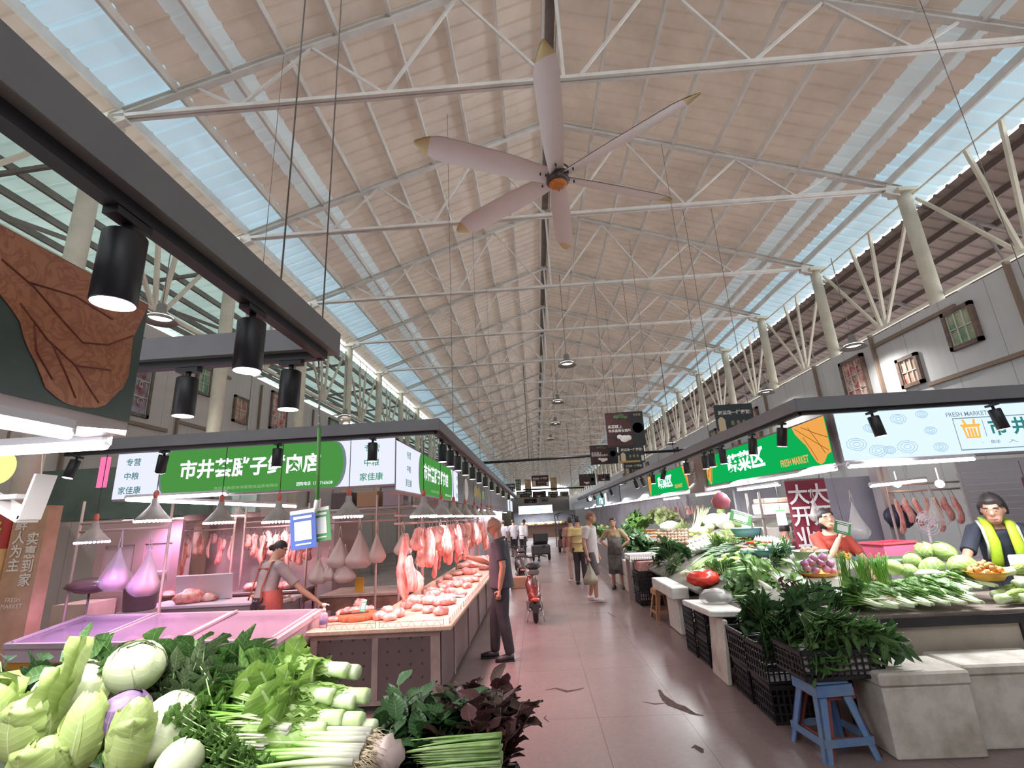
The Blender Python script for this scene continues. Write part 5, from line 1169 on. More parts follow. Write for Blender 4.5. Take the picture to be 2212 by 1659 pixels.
def bok(name, seed, stalkm, leafm, L=.26, n=7):
    rn = random.Random(seed); lv, st = MB(), MB()
    for k in range(n):
        a = 2*pi*k/n*1.62; rad = Vector((0, cos(a), abs(sin(a))*.8+.1)); R_ = .028
        p0 = rad*R_*.7; p1 = p0+Vector((L*.28, 0, 0))+rad*.018; p2 = p1+Vector((L*.28, 0, 0))+rad*.02
        st.tube([p0-Vector((.004, 0, 0)), p0+Vector((.03, 0, 0)), p1, p2], [.012, .019, .013, .006], 7, flat=.6)
        leaf(lv, p2-Vector((.03, 0, 0)), Vector((1, 0, 0))+rad*.5+Vector((0, rn.uniform(-.3, .3), 0)), Vector((0, 0, 1))+rad*.3, L*.55, .085, -.3, .05, .12, 'oblong', 4, 6, rn)
    return lv.mesh(name+'_leaves', leafm), st.mesh(name+'_stalks', stalkm)
def two(name, label, cat, loc, rot, meshes, parts, group=None, scale=None):
    t_ = thing(name, label, cat, loc, rot=rot, group=group)
    for me, p in zip(meshes, parts): put(p, me, t_)
    if scale: t_.scale = (scale,)*3
    return t_
def solid(name, label, cat, loc, rot, me, group=None, scale=None): return put(name, me, None, loc, rot, label, cat, group, scale=scale)
def spindle(prof, m_, name, n=14, bend=0., lump_=0., seed=0):
    """long vegetable along +X from (t, radius) pairs"""
    rn = random.Random(seed); pts = []; rs = []; L = prof[-1][0]
    for x, r_ in prof: pts.append((x, 0, bend*sin(pi*x/L))); rs.append(r_*(1+lump_*rn.uniform(-1, 1)))
    o = MB(); o.tube(pts, rs, n); return o.mesh(name, m_)

# ================================================================== camera-side stall: heap of greens at the lower left
hp = lambda px, py, dz=0.: atp(px, py, 1.0, .75, 1.7, 'y')+Z*(dz-(.055 if px > 560 else .02))
tb = thing('stall_table', 'low wooden stall table under the heap of greens at the lower left', 'table', (-3.2, 1.25, 0))
o = MB(); o.box((0, 0, .70), (2.62, 1.0, .76)); o.build('table_top', wd, tb)
for x in (.05, 2.5):
    for y in (.05, .95): o = MB(); o.bar((x, y, 0), (x, y, .70), .06); o.build('leg', wd, tb)
o = MB()   # stepped foam tray carrying the greens
for k in range(4): o.box((.05, .2+.2*k, .76), (2.38, 1.0, .78+.075*k))
o.build('stepped_tray', mat('crate_green', '#4f5b4a', .6), tb)
# round cabbages
ya = lambda px, py, y, dz=0.: at(px, py, y=y)+Z*dz
cabs = [cabbage_mesh('cabbage', .112, L_cabw, s_, .88, 9, .012, .03) for s_ in (3, 5)]
solid('cabbage', 'round pale cabbage perched on top of the other heads at the lower left', 'cabbage', ya(295, 1440, 1.86), (.3, .5, .2), cabs[0], scale=.72)
solid('cabbage', 'pale yellow-green cabbage lying directly under the topmost round cabbage', 'cabbage', ya(255, 1500, 1.92), (.9, .2, 1.2), cabbage_mesh('cabbage', .112, L_cab, 8, .95, 9, .05, .035), scale=.78)
solid('cabbage', 'large blown-out white cabbage left of the stacked round cabbages', 'cabbage', ya(160, 1500, 1.84), (.5, -.4, 2.), cabs[1], scale=.92)
solid('purple_cabbage', 'purple cabbage half buried between pale heads at the lower left', 'cabbage', ya(268, 1548, 1.69), (.3, .1, 0), cabbage_mesh('purple_cabbage', .092, leafmat('leaf_purple', '#7d6286', '#a993af', '#6a5074', .08, 6, 8, .4, .05, .25), 12, .98, 5, .02, .01), scale=.78)
for k, (px, py, y, sc_, rz, lb) in enumerate(((368, 1550, 1.72, .72, .4, 'white waxy cabbage to the right of the purple one'), (335, 1600, 1.64, .62, 1.1, 'white cabbage in front of the purple one with folded leaf'), (385, 1655, 1.6, .62, 2., 'white cabbage at the bottom edge beside the coriander'))):
    solid('cabbage', lb, 'cabbage', ya(px, py, y), (.3, 1.0, rz), cabbage_mesh('cabbage', .088, L_cabw, 20+k, 1.2, 7, .03, .022), scale=sc_)
# tall-leaved green heads at the left
def bighead(px, py, y, label, seed, L=.36, R=.11, rot=(0, 0, 0), m_=None, n=9, core=1.3):
    rn = random.Random(seed); o = MB()
    cm_ = cabbage_mesh('core', R*.72, L_chi, seed, core, 8, .12, .05); v0 = [tuple(v.co+Z*(R*.72*core)) for v in cm_.vertices]; uv0 = [tuple(d.vector) for d in cm_.attributes['uvp'].data]
    o._add(v0, [tuple(p.vertices) for p in cm_.polygons], uv0, True); bpy.data.meshes.remove(cm_)
    for k in range(n):
        a = 2*pi*k/n*2.4; q = .5+.5*k/n; rad = Vector((cos(a), sin(a), 0))
        leaf(o, rad*R*.5*q, Z+rad*.42*q, rad*-1, L*rn.uniform(.75, 1.02)*(.6+.4*(k % 3 == 0)), R*1.7, .1, .05, .2, 'broad', 12, 18, rn, 18, .022)
    return o.build('leafy_cabbage', m_ or L_chi, loc=ya(px, py, y), rot=rot, label=label, cat='cabbage')
bighead(62, 1640, 1.66, 'tallest light green leafy head at the very left of the heap', 31, .33, .095, (.0, -.10, .4), L_chi, 7)
bighead(-30, 1600, 1.75, 'leafy head cut by the left edge of the photo behind the tall one', 37, .2, .09, (.0, -.2, 2.), L_chi, 8)
bighead(165, 1662, 1.62, 'pointed pale green head with crinkled leaves in front of the white cabbage', 32, .17, .075, (.05, .05, 1.2), L_chi, 6, 1.75)
bighead(265, 1680, 1.56, 'pointed pale green head with crinkled leaves in front of the purple cabbage', 33, .17, .07, (.1, .12, 2.6), L_chi, 5, 1.85)
bighead(95, 1735, 1.58, 'leafy green head at the bottom edge of the photo, lowest of the left heads', 34, .19, .09, (.1, -.1, .9), L_chi)
# dark greens at the back
for k, (px, py, rz, rx, s_, lb, m_) in enumerate(((330, 1425, 1.2, -.25, 41, 'broad-leaved green bunch rising highest behind the round cabbages', L_grn), (250, 1430, 2.4, -.6, 42, 'green mustard bunch pointing left behind the round cabbages', L_grn), (420, 1425, .6, -.3, 43, 'broad-leaved green bunch to the right of the topmost cabbage', L_grn), (45, 1465, 0, -.3, 44, 'dark green bunch at the left edge behind the tall leafy head', L_dark))):
    bunch('leafy_greens', lb, 'leafy greens', hp(px, py, -.12), (rx-.25, (-.9 if k == 1 else .1), rz), m_, S_grn, 20, .17, 1.0, .095, .14, s_, 3, 'spoon', .6, .4, .07)
solid('wax_gourd', 'grey-green gourd lying in shade behind the white cabbages', 'gourd', hp(165, 1450, .0), (0, .1, -.5), spindle(((0, .005), (.01, .028), (.05, .034), (.22, .035), (.28, .03), (.30, .006)), mat('gourd_grey', '#9aa796', .4, col2='#84937f', scale=9), 'wax_gourd'))
for k, (px, py, s_, lb) in enumerate(((385, 1500, 51, 'wilted grey-green herb bunch just right of the stacked cabbages'), (440, 1470, 52, 'dull dark herb bunch in the middle of the heap'))):
    bunch('herb_bunch', lb, 'herbs', hp(px, py, -.08), (-.8, .1, .5*k), L_wilt, S_dk, 34, .16, 1.0, .05, .10, s_, 4, 'lance', .6, .3, .08)
for k, (px, py, rz, s_, lb) in enumerate(((505, 1455, .2, 53, 'glossy green leafy bunch at the top of the heap beside the freezer'), (545, 1480, -.6, 54, 'bright green bunch with cut stems right of the glossy one'), (470, 1520, .9, 55, 'bright green leafy bunch in the centre of the heap'))):
    bunch('leafy_greens', lb, 'leafy greens', hp(px, py, -.10), (-.7, -.8, rz), (L_bright if k else L_grn), S_grn, 24, .17, .9, .06, .13, s_, 4, 'lance', .7, .25, .05)
# lettuces with cut white ends to the right
hm = [head_mesh('lettuce', .30, .056, L_let, s_, 12) for s_ in (61, 62, 63)]
ls = []
for k, (px, py, rz, dz) in enumerate(((768, 1462, 2.95, .10), (790, 1500, 3.05, .08), (745, 1478, 2.9, .13), (762, 1512, 3.0, .08), (806, 1532, 3.1, .03), (778, 1538, 3.05, .06), (735, 1540, 3.15, .07), (796, 1562, 3.1, .01), (752, 1566, 3.2, .03), (715, 1515, 2.9, .10), (700, 1555, 3.2, .06))):
    ls.append(two('lettuce_head', 'x', 'lettuce', hp(px, py, dz-.03), (U(0, 6), -.05, rz), hm[k % 3], ('leaves', 'cut_stem'), 'stem lettuces stacked with their cut ends to the right'))
rank(ls, 'stem lettuce with white cut end in the lettuce stack', 'top')
for k, (px, py) in enumerate(((610, 1470), (640, 1520))): bunch('leafy_greens', ('frilly lettuce leaves loose above the scallions', 'frilly lettuce leaves between the lettuce stack and the scallions')[k], 'lettuce', hp(px, py, -.07), (-.7, -.9, .4), L_let, S_pale, 14, .13, 1., .11, .13, 66+k, 3, 'broad', .5, .1, .14)
# scallions
for k, (px, py, rz, n_, lb) in enumerate(((790, 1604, 3.08, 26, 'scallion bundle with hairy roots lying below the lettuce stack'), (775, 1622, 3.12, 22, 'lower scallion bundle with roots beside the plastic bag'), (640, 1560, 2.95, 26, 'scallion bundle with its green tops reaching left over the heap'))):
    stalks('scallion_bunch', lb, 'scallions', hp(px, py, .02), (0, -.02, rz), onion_m, n_, .62 if k < 2 else .42, .0085, .10, 71+k, .18, k < 2, .8)
bunch('coriander_bunch', 'coriander bunch with frilly leaves at the bottom edge of the heap', 'herbs', hp(660, 1662, .0), (0, -1.45, .1), L_bright, S_grn, 60, .34, .35, .035, .04, 75, 7, 'ovate', .3, .35, .25, .0025)
stalks('coriander_roots', 'coriander root bundle with pale roots at the bottom beside the scallions', 'herbs', hp(790, 1655, .0), (0, -.02, 3.15), gradmat('coriander_stem', ((0, '#e6dcc2'), (.3, '#cfd9a0'), (1, '#79ad45')), .4), 26, .3, .004, .09, 77, .1, True, .4)
bunch('coriander_bunch', 'second coriander bunch left of the bottom one', 'herbs', hp(560, 1640, .0), (0, -1.4, .2), L_bright, S_grn, 50, .30, .4, .035, .04, 76, 7, 'ovate', .3, .3, .25, .0025)
stalks('chive_bundle', 'bundle of flat green chives lying across the middle of the heap', 'chives', hp(590, 1600, .03), (0, 0, 3.0), onion_m, 22, .5, .006, .12, 78, .15, False, .9, flat=.4)
for k, (px, py, y, rz, lb) in enumerate(((645, 1545, 1.9, 2.9, 'green scallion tops spread across the middle of the heap'), (600, 1575, 1.82, 3.05, 'second layer of scallion tops left of the lettuces'), (560, 1520, 1.96, 2.75, 'flat green garlic chives behind the scallion tops'))):
    stalks('scallion_bunch', lb, 'scallions', ya(px, py, y), (0, -.05, rz), onion_m if k < 2 else garl_m, 26, .40, .0065, .09, 300+k, .2, False, .8, flat=.5)
# bag and crate with amaranth
o = MB(); o.ball((0, 0, 0), (.06, .05, .055), 14, 9, lambda d: 1+.22*sin(d.x*7+1)*cos(d.z*8)); o.build('plastic_bag', filmmat('bag_white', '#d8c4be', .75, .45), loc=hp(835, 1590, .0), label='crumpled white plastic bag between lettuces and dark amaranth', cat='plastic bag')
blackp = mat('crate_black', '#211f22', .5, col2='#2c2a2d', scale=6)
def crate_mesh(sx, sy, sz, m_=None, nx=8, nz=4):
    o = MB(); w_ = .012
    o.box((0, 0, 0), (sx, sy, .012))
    for (a, d_, L) in ((Vector((0, 0, 0)), X, sx), (Vector((0, sy, 0)), X, sx), (Vector((0, 0, 0)), Y, sy), (Vector((sx, 0, 0)), Y, sy)):
        n_ = max(3, int(L/.045))
        for k in range(nz+1): z = .012+(sz-.024)*k/nz; h_ = .022 if k in (0, nz) else .010; o.bar(a+Z*z, a+d_*L+Z*z, w_, h_)
        for k in range(n_+1): o.bar(a+d_*(L*k/n_), a+d_*(L*k/n_)+Z*sz, .011, w_)
        o.bar(a+Z*(sz-.02), a+d_*L+Z*(sz-.02), .022, .03)
    return o.mesh('crate', m_ or blackp)
cr_a = crate_mesh(.5, .36, .27)
solid('plastic_crate', 'black lattice crate at the bottom edge under the dark amaranth', 'crate', (-.64, 1.84, .52), (0, 0, 0), cr_a)
solid('plastic_crate', 'black lattice crate standing on the floor below the amaranth crate', 'crate', (-.64, 1.84, .25), (0, 0, 0), cr_a); solid('plastic_crate', 'lowest black lattice crate of the stack below the amaranth', 'crate', (-.64, 1.84, -.01+.01), (0, 0, 0), crate_mesh(.5, .36, .245))
for k, (px, py, y, m_, st_, s_, lb) in enumerate(((880, 1650, 2.02, L_dark, S_dk, 81, 'dark green amaranth bunch leaning left in the crate'), (935, 1640, 2.05, L_dark, S_dk, 82, 'dark green amaranth bunch in the middle of the crate'), (1035, 1640, 2.05, L_amar, S_red, 83, 'purplish amaranth bunch at the right side of the crate'), (1000, 1600, 2.15, L_red, S_red, 84, 'dark red amaranth bunch standing highest in the crate'), (1062, 1590, 2.12, L_red, S_red, 85, 'dark red amaranth bunch at the right back of the crate'), (900, 1600, 2.12, L_dark, S_dk, 86, 'dark green amaranth bunch at the left back of the crate'))):
    p = at(px, py, y=y); bunch('amaranth_bunch', lb, 'amaranth', (min(max(p.x, -.56), -.22), y, max(p.z-.12, .66)), (-.1, (-.12, 0, .1, .02, .08, -.1)[k], .5*k), m_, st_, 40, .27, .8, .062, .095, s_, 7, 'ovate', .5, .25, .06)
stalks('water_spinach', 'bright green stem bundle tied with a red band at the bottom edge of the crate', 'leafy greens', at(1085, 1650, y=1.82), (0, .04, 3.1), S_grn, 34, .3, .005, .09, 88, .05, False, .2, hgt=.07)
# ================================================================== vegetable stall on the right
foam = mat('foam_white', '#d9d7d0', .7, col2='#c6c2b8', scale=5); foam_d = mat('foam_dirty', '#cfcabf', .7, col2='#9b9080', scale=4, amt=.8, bump=.2, bscale=60)
def box(name, label, cat, lo, hi, m_, ch=.012, group=None, rz=0., lid=None):
    c_ = Vector(((lo[0]+hi[0])/2, (lo[1]+hi[1])/2, lo[2])); o = MB(); o.box((lo[0]-c_.x, lo[1]-c_.y, 0), (hi[0]-c_.x, hi[1]-c_.y, hi[2]-lo[2]-(lid or 0)), chamfer=ch)
    if not lid: return o.build(name, m_, loc=c_, rot=(0, 0, rz), label=label, cat=cat, group=group)
    t_ = thing(name, label, cat, c_, rz, group); o.build('box_body', m_, t_)
    o = MB(); h_ = hi[2]-lo[2]; o.box((lo[0]-c_.x-.012, lo[1]-c_.y-.012, h_-lid), (hi[0]-c_.x+.012, hi[1]-c_.y+.012, h_), chamfer=.015); o.build('lid', m_, t_); return t_
box('foam_box', 'grubby white foam box with lid standing on the floor right of the blue stool', 'foam box', (2.33, 3.92, 0), (2.93, 4.28, .53), foam_d, lid=.09)
box('foam_box', 'grubby white foam box at the right edge under the greens', 'foam box', (2.98, 4.02, 0), (3.72, 4.38, .53), foam_d, lid=.07)
box('foam_box', 'third foam box partly outside the right edge of the photo', 'foam box', (3.78, 4.05, 0), (4.45, 4.4, .53), foam_d, lid=.07)
# front table with black frame
ft = thing('stall_table', 'black-framed stall table with pale side panel carrying the near greens', 'table', (2.35, 4.42, 0))
o = MB(); o.box((0, 0, .76), (3.2, .80, .80), chamfer=.005); o.build('table_top', mat('table_top_dull', '#8b7f76', .5, col2='#6d6058', scale=5), ft)
o = MB(); o.bar((0, .0, .735), (3.2, 0, .735), .04, .07); o.build('edge_bar', blackp, ft)
for x in (.05, 1.5, 3.1):
    for y in (.03, .76): o = MB(); o.bar((x, y, 0), (x, y, .74), .045, .045); o.build('leg', blackp, ft)
o = MB(); o.box((.08, .03, .08), (3.1, .05, .70)); o.build('table_panel', mat('panel_beige', '#b0a496', .6, col2='#998c7d', scale=2), ft)
# long sloping display along the aisle
SL = lambda x: .70+.36*(x-2.0)
dt = thing('display_table', 'long sloping display table for vegetables along the right side of the aisle', 'table', (2.05, 5.35, 0))
o = MB(); o._add([Vector((x, y, z)) for y in (0, 9.5) for (x, z) in ((0, .62), (1.25, .62), (1.25, SL(3.3)-.07), (0, SL(2.05)-.07))], [(0, 1, 2, 3), (7, 6, 5, 4), (0, 4, 5, 1), (1, 5, 6, 2), (2, 6, 7, 3), (3, 7, 4, 0)]); o._add([Vector((x, y, z)) for y in (3.05, 9.5) for (x, z) in ((1.25, .62), (2.2, .62), (2.2, SL(4.25)-.07), (1.25, SL(3.3)-.07))], [(0, 1, 2, 3), (7, 6, 5, 4), (0, 4, 5, 1), (1, 5, 6, 2), (2, 6, 7, 3), (3, 7, 4, 0)]); o.build('sloping_top', mat('display_cloth', '#6f6d63', .7, col2='#55554c', scale=4), dt)
for y in (.1, 2.4, 4.8, 7.2, 9.3):
    for x in (.15, 1.15)+((2.1,) if y > 4 else ()): o = MB(); o.bar((x, y, 0), (x, y, .64), .06); o.build('leg', blackp, dt)
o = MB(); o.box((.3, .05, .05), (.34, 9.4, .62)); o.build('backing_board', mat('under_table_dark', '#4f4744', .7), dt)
dt2 = thing('display_table', 'farther sloping display table of the right row', 'table', (2.05, 15.2, 0))
o = MB(); o._add([Vector((x, y, z)) for y in (0, 12) for (x, z) in ((0, .0), (1.25, .0), (1.25, 1.05), (0, .72))], [(0, 1, 2, 3), (7, 6, 5, 4), (0, 4, 5, 1), (1, 5, 6, 2), (2, 6, 7, 3), (3, 7, 4, 0)]); o.build('sloping_top', mat('far_table', '#7e7672', .6), dt2)
# things below the display, from the stool to the far end
st = thing('plastic_stool', 'blue plastic stool with worn legs under the black crate of greens', 'stool', (2.02, 4.12, 0), .12)
def stool_mesh(h, t_, w_, top_m, leg_m, par):
    o = MB(); o.box((-t_/2, -t_/2, h-.03), (t_/2, t_/2, h), chamfer=.02); o.build('seat', top_m, par)
    for sx in (-1, 1):
        for sy in (-1, 1):
            o = MB(); a = Vector((sx*(t_/2-.02), sy*(t_/2-.02), h-.02)); b_ = Vector((sx*w_/2, sy*w_/2, 0)); d = b_-a
            for (ux, uy) in ((1, 0), (0, 1)):
                e = Vector((-sx*ux, -sy*uy, 0))*.055
                o._add([a, a+e*1.2, b_+e*.85, b_, a+Vector((-sx*uy, -sy*ux, 0))*.012, a+e*1.2+Vector((-sx*uy, -sy*ux, 0))*.012, b_+e*.85+Vector((-sx*uy, -sy*ux, 0))*.012, b_+Vector((-sx*uy, -sy*ux, 0))*.012], [(0, 1, 2, 3), (7, 6, 5, 4), (0, 4, 5, 1), (1, 5, 6, 2), (2, 6, 7, 3), (3, 7, 4, 0)])
            o.build('leg', leg_m if not (sx > 0 and sy < 0) else leg_m, par)
    for (q, hh) in ((.92, .07), (.28, .045)):
        o = MB(); e = t_/2+(w_/2-t_/2)*(1-q); z = h*q
        for (a, b_) in (((-1, -1), (1, -1)), ((1, -1), (1, 1)), ((1, 1), (-1, 1)), ((-1, 1), (-1, -1))): o.bar((a[0]*e, a[1]*e, z-.02), (b_[0]*e, b_[1]*e, z-.02), .012, hh)
        o.build('cross_band', top_m if q > .5 else leg_m, par)
sb = mat('stool_blue', '#5d7fb0', .5, col2='#7f8f9c', scale=9, amt=.6); sr = mat('stool_red', '#9c4f48', .5, col2='#7d4440', scale=8)
stool_mesh(.47, .26, .40, sb, sb, st)
st2 = thing('plastic_stool', 'reddish plastic stool nested under the blue one', 'stool', (2.06, 4.16, 0), .12); stool_mesh(.43, .245, .385, sr, sr, st2)
solid('plastic_crate', 'black lattice crate on the blue stool holding tied greens', 'crate', (1.85, 3.98, .475), (0, 0, .05), crate_mesh(.58, .38, .2))
box('foam_tray', 'white foam tray rim showing inside the black crate on the stool', 'foam box', (1.93, 4.02, .49), (2.36, 4.33, .66), foam)
for k, (x, y, z, lb) in enumerate(((1.82, 4.55, 0, 'black crate on the floor behind the blue stool'), (1.82, 4.55, .29, 'black crate stacked second behind the blue stool'), (1.83, 5.0, 0, 'black crate on the floor beside the slanted foam board'), (1.83, 5.0, .29, 'black crate stacked second beside the slanted foam board'), (1.80, 6.45, 0, 'black crate on the floor between the foam box and the foam board'), (1.80, 6.45, .29, 'upper black crate between the foam box and the foam board'), (1.82, 6.05, 0, 'black crate just beyond the slanted foam board'), (1.82, 6.05, .29, 'upper black crate just beyond the slanted foam board'))):
    solid('plastic_crate', lb, 'crate', (x, y, z), (0, 0, U(-.04, .04)), crate_mesh(.5, .38, .285))
solid('foam_board', 'dirty white foam board leaning upright at the aisle edge', 'foam board', (1.78, 5.48, 0), (.0, .08, 0), (lambda o: (o.box((0, 0, 0), (.05, .42, .60), chamfer=.01), o.mesh('foam_board', foam_d))[1])(MB()))
solid('foam_board', 'white foam lid lying askew over the crates at the aisle edge', 'foam board', (1.72, 5.5, .62), (0, .05, .1), (lambda o: (o.box((0, 0, 0), (.45, .75, .06), chamfer=.01), o.mesh('foam_board', foam))[1])(MB()))
box('foam_box', 'tall white foam box on the floor at the aisle edge below the red tomato bag', 'foam box', (1.92, 7.55, 0), (2.5, 8.15, .50), foam)
box('foam_box', 'white foam tray lying on top of the tall foam box', 'foam box', (1.80, 7.3, .505), (2.04, 8.5, .66), foam)
st3 = thing('plastic_stool', 'tan plastic stool beside the tall white foam box', 'stool', (1.98, 8.75, 0), .1); tan = mat('stool_tan', '#b98a6a', .5); stool_mesh(.46, .25, .36, tan, tan, st3)
for k, z in enumerate((0, .3)): solid('plastic_crate', ('black lattice crate on the floor near the woman in the dark dress', 'upper black lattice crate near the woman in the dark dress')[k], 'crate', (1.84, 9.85, z), (0, 0, .03), crate_mesh(.5, .45, .295))
box('paper_box', 'pinkish printed carton on the black crates', 'carton', (1.86, 9.88, .60), (2.3, 10.25, .78), mat('carton_pink', '#c9a09c', .6, col2='#b06a66', scale=22))
solid('plastic_basket', 'white slotted basket holding cucumbers at the aisle edge', 'basket', (1.74, 10.0, .80), (0, 0, 0), crate_mesh(.55, .5, .1, mat('white_plastic', '#e9e4e2')))
wp = MB(); wp.bar((1.79, 10.55, 0), (1.79, 10.55, .8), .07); wp.build('post', mat('post_pinkish', '#b59c97', .6), label='pinkish wooden post holding up the cucumber basket', cat='post')
for k, (y, z) in enumerate(((11.4, 0), (11.4, .33), (12.6, 0), (13.8, 0))): box('foam_box', ('white foam box on the floor behind the woman in the dark dress', 'upper white foam box behind the woman in the dark dress', 'foam box further along the aisle edge', 'farthest foam box at the aisle edge')[k], 'foam box', (1.9, y, z), (2.05-.002, y+.7, z+.32), foam)

# ------------------------------------------------------------------ greens on the near corner
def sp_(px, py, dz=0.):
    p = atp(px, py, .70, .36)
    if p.x > 4.15: p = at(px, py, x=4.15); p.y = min(p.y, 14.6); p.z = SL(4.15)
    if p.x > 3.25 and p.y < 8.3: p.x = 3.2; p.z = SL(3.2)
    return p+Z*dz
ng = 'leaves hanging over the near right corner'
for k, (px, py, y, rx, ry, rz, m_, s_, lb, sh_) in enumerate(((1790, 1330, 4.15, 2.2, .1, .2, L_grn, 101, 'long-leaved green bunch hanging lowest over the crate at the right corner', 'lance'), (1735, 1325, 4.2, 2.2, -.2, .5, L_grn, 102, 'long-leaved green bunch hanging left of the lowest one', 'lance'), (1835, 1340, 4.2, 2.0, .1, -.3, L_grn, 103, 'tied green bunch with stems to the right on the crate', 'lance'), (1660, 1325, 4.6, 1.9, -.4, .6, L_dark, 104, 'dark feathery green bunch at the left of the corner', 'lance'), (1705, 1300, 4.55, 1.6, -.2, .2, L_dark, 105, 'dark green bunch above the hanging leaves', 'lance'), (1880, 1350, 4.25, 1.9, .3, -.5, L_dark, 106, 'dark green bunch at the right end of the crate', 'ovate'))):
    p = at(px, py, y=y); bunch('leafy_greens', lb, 'leafy greens', p, (rx, ry, rz), m_, S_dk, 30, .27, .7, .045, .13, s_, 5, sh_, .5, .25, .03)
for k, (px, py, m_, s_, lb) in enumerate(((1722, 1285, L_red, 111, 'dark purple leafy bunch in front of the white stalks'), (1800, 1290, L_dark, 112, 'dark fine-leaved herb bunch right of the purple one'), (1850, 1285, L_grn, 113, 'fine-leaved green bunch with pale roots to its right'), (1640, 1310, L_dark, 114, 'dark herb bunch at the aisle side of the near corner'))):
    p = at(px, py, y=4.62); bunch('herb_bunch', lb, 'herbs', p-Z*.08, (-.3, .5, .4*k), m_, S_dk, 34, .17, .9, .035, .07, s_, 6, 'lance', .5, .2, .06)
stalks('scallion_bunch', 'small scallion bundle with pale roots near the table edge', 'scallions', at(1912, 1302, y=4.5), (0, 0, 2.9), onion_m, 24, .34, .005, .1, 115, .1, True, .5)
bm = [bok('bok_choy', s_, S_pale, L_bright) for s_ in (121, 122, 123)]
bk = []
for k in range(13):
    px = 1905+k*18; q = k/12; p = at(px, 1312-8*q-(16 if k % 2 else 0), y=4.40+(.14 if k % 2 else 0)); bk.append(two('bok_choy', 'x', 'bok choy', (p.x, p.y, max(p.z, .82+(.05 if k % 2 else 0))), (U(-.4, .4), -.10, 2.0+U(-.15, .15)), bm[k % 3], ('leaves', 'stalks'), 'bok choy along the table edge', scale=1.05))
for k in range(6):
    p = at(2010+k*28, 1282-4*k, y=4.66); bk.append(two('bok_choy', 'x', 'bok choy', (p.x, p.y, max(p.z-.02, .86)), (U(-.4, .4), -.1, 2.1+U(-.2, .2)), bm[k % 3], ('leaves', 'stalks'), 'bok choy along the table edge', scale=1.05))
rank(bk, 'bok choy with pale stalk end lying along the near table edge')
nm_ = [head_mesh('napa', .36, .085, L_chi, s_, 11, .035) for s_ in (131, 132)]
nl = [two('napa_cabbage', 'x', 'napa cabbage', (p.x, p.y, max(p.z, .86)), (U(0, 6), -.05, rz), nm_[k % 2], ('leaves', 'cut_stem'), 'napa heads at the right edge') for k, (p, rz) in enumerate(((at(2160, 1300, y=4.5), .2), (at(2195, 1262, y=4.7), .1), (at(2150, 1285, y=4.65), .3), (at(2205, 1295, y=4.5), .2), (at(2170, 1235, y=4.95), .1)))]
rank(nl, 'pale green napa head lying at the right edge of the table')
ft2 = box('foam_tray', 'shallow white foam tray carrying the upright chives', 'foam box', (2.62, 4.80, .80), (3.35, 5.1, .90), foam)
for k, (px, lb) in enumerate(((1832, 'tallest upright bundle of green chives, the left one of three'), (1870, 'upright bundle of green chives, the middle one of three'), (1908, 'upright bundle of green chives, the right one of three'))):
    p = at(px, 1245, y=4.92); p.z = .905; stalks('chive_bundle', lb, 'chives', p, (0, -pi/2, .5*k), chive_m, 52, .36 if k == 0 else .32, .0046, .11, 141+k, .05, False, .35, flat=.5, hgt=.06)
oni = mat('onion_purple', '#8f5a7d', .3, col2='#b58aa8', scale=5, rnd=.2, stretch=(1, 1, .2), coat=.2); om = (lambda o: (o.lathe([(.001, -.036), (.02, -.034), (.038, -.018), (.042, 0), (.034, .02), (.014, .034), (.006, .045), (.004, .056)], 16), o.mesh('onion', oni))[1])(MB())
ol = []
for k, (px, py) in enumerate(((1742, 1226), (1762, 1232), (1785, 1229), (1750, 1214), (1772, 1216), (1793, 1217), (1758, 1204), (1778, 1203), (1798, 1232), (1738, 1217))):
    p = at(px, py, y=5.25-.0); ol.append(solid('red_onion', 'x', 'onion', p, (U(-.5, .5), U(-.5, .5), U(0, 6)), om, 'red onions in the orange-rimmed tray'))
rank(ol, 'purple red onion heaped in the orange-rimmed tray')
p = at(1770, 1243, y=5.22); o = MB(); o.lathe([(.15, 0), (.21, .04), (.22, .045), (.2, .035), (.14, .01), (.001, .01)], 24); o.build('orange_tray', mat('tray_orange', '#d98f3c', .4, col2='#e0a75c', scale=4), loc=(p.x, p.y+.05, p.z-.01), label='orange-rimmed round tray under the red onions', cat='tray')
box('foam_box', 'foam box holding up the onion tray', 'foam box', (p.x-.2, p.y-.12, .80), (p.x+.18, p.y+.25, p.z-.012), foam)
def bowl(name, label, p, r, h, m_, cat='bowl'): o = MB(); o.lathe([(r*.7, 0), (r*.9, h*.6), (r, h), (r*1.04, h), (r*.98, h*.94), (r*.86, h*.55), (r*.66, .012), (.001, .012)], 26); return o.build(name, m_, loc=p, label=label, cat=cat)
gp = at(1757, 1225, y=5.65); bowl('green_basin', 'large pale green basin of taro behind the red onions', gp, .17, .17, mat('basin_green', '#93b08a', .4))
tm_ = mat('taro_brown', '#8d745f', .7, col2='#6e5848', scale=14, bump=.3, rnd=.2); tarom = (lambda o: (o.ball((0, 0, 0), (.045, .04, .05), 12, 8, lambda d: 1+.08*sin(d.x*6)), o.mesh('taro', tm_))[1])(MB())
tl2 = [solid('taro', 'x', 'taro', gp+Vector((U(-.09, .09), -.02+.05*k % .1, .13+.03*(k % 2))), (U(0, 3), U(0, 3), 0), tarom, 'taro roots in the green basin') for k in range(6)]
rank(tl2, 'brown taro root in the pale green basin')
solid('wax_gourd', 'dark green wax gourd lying behind the chives', 'gourd', at(1885, 1218, y=5.45), (0, 0, -.15), spindle(((0, .01), (.02, .05), (.1, .068), (.4, .07), (.48, .055), (.52, .01)), mat('gourd_dark', '#45603f', .4, col2='#33502f', scale=10), 'wax_gourd'))
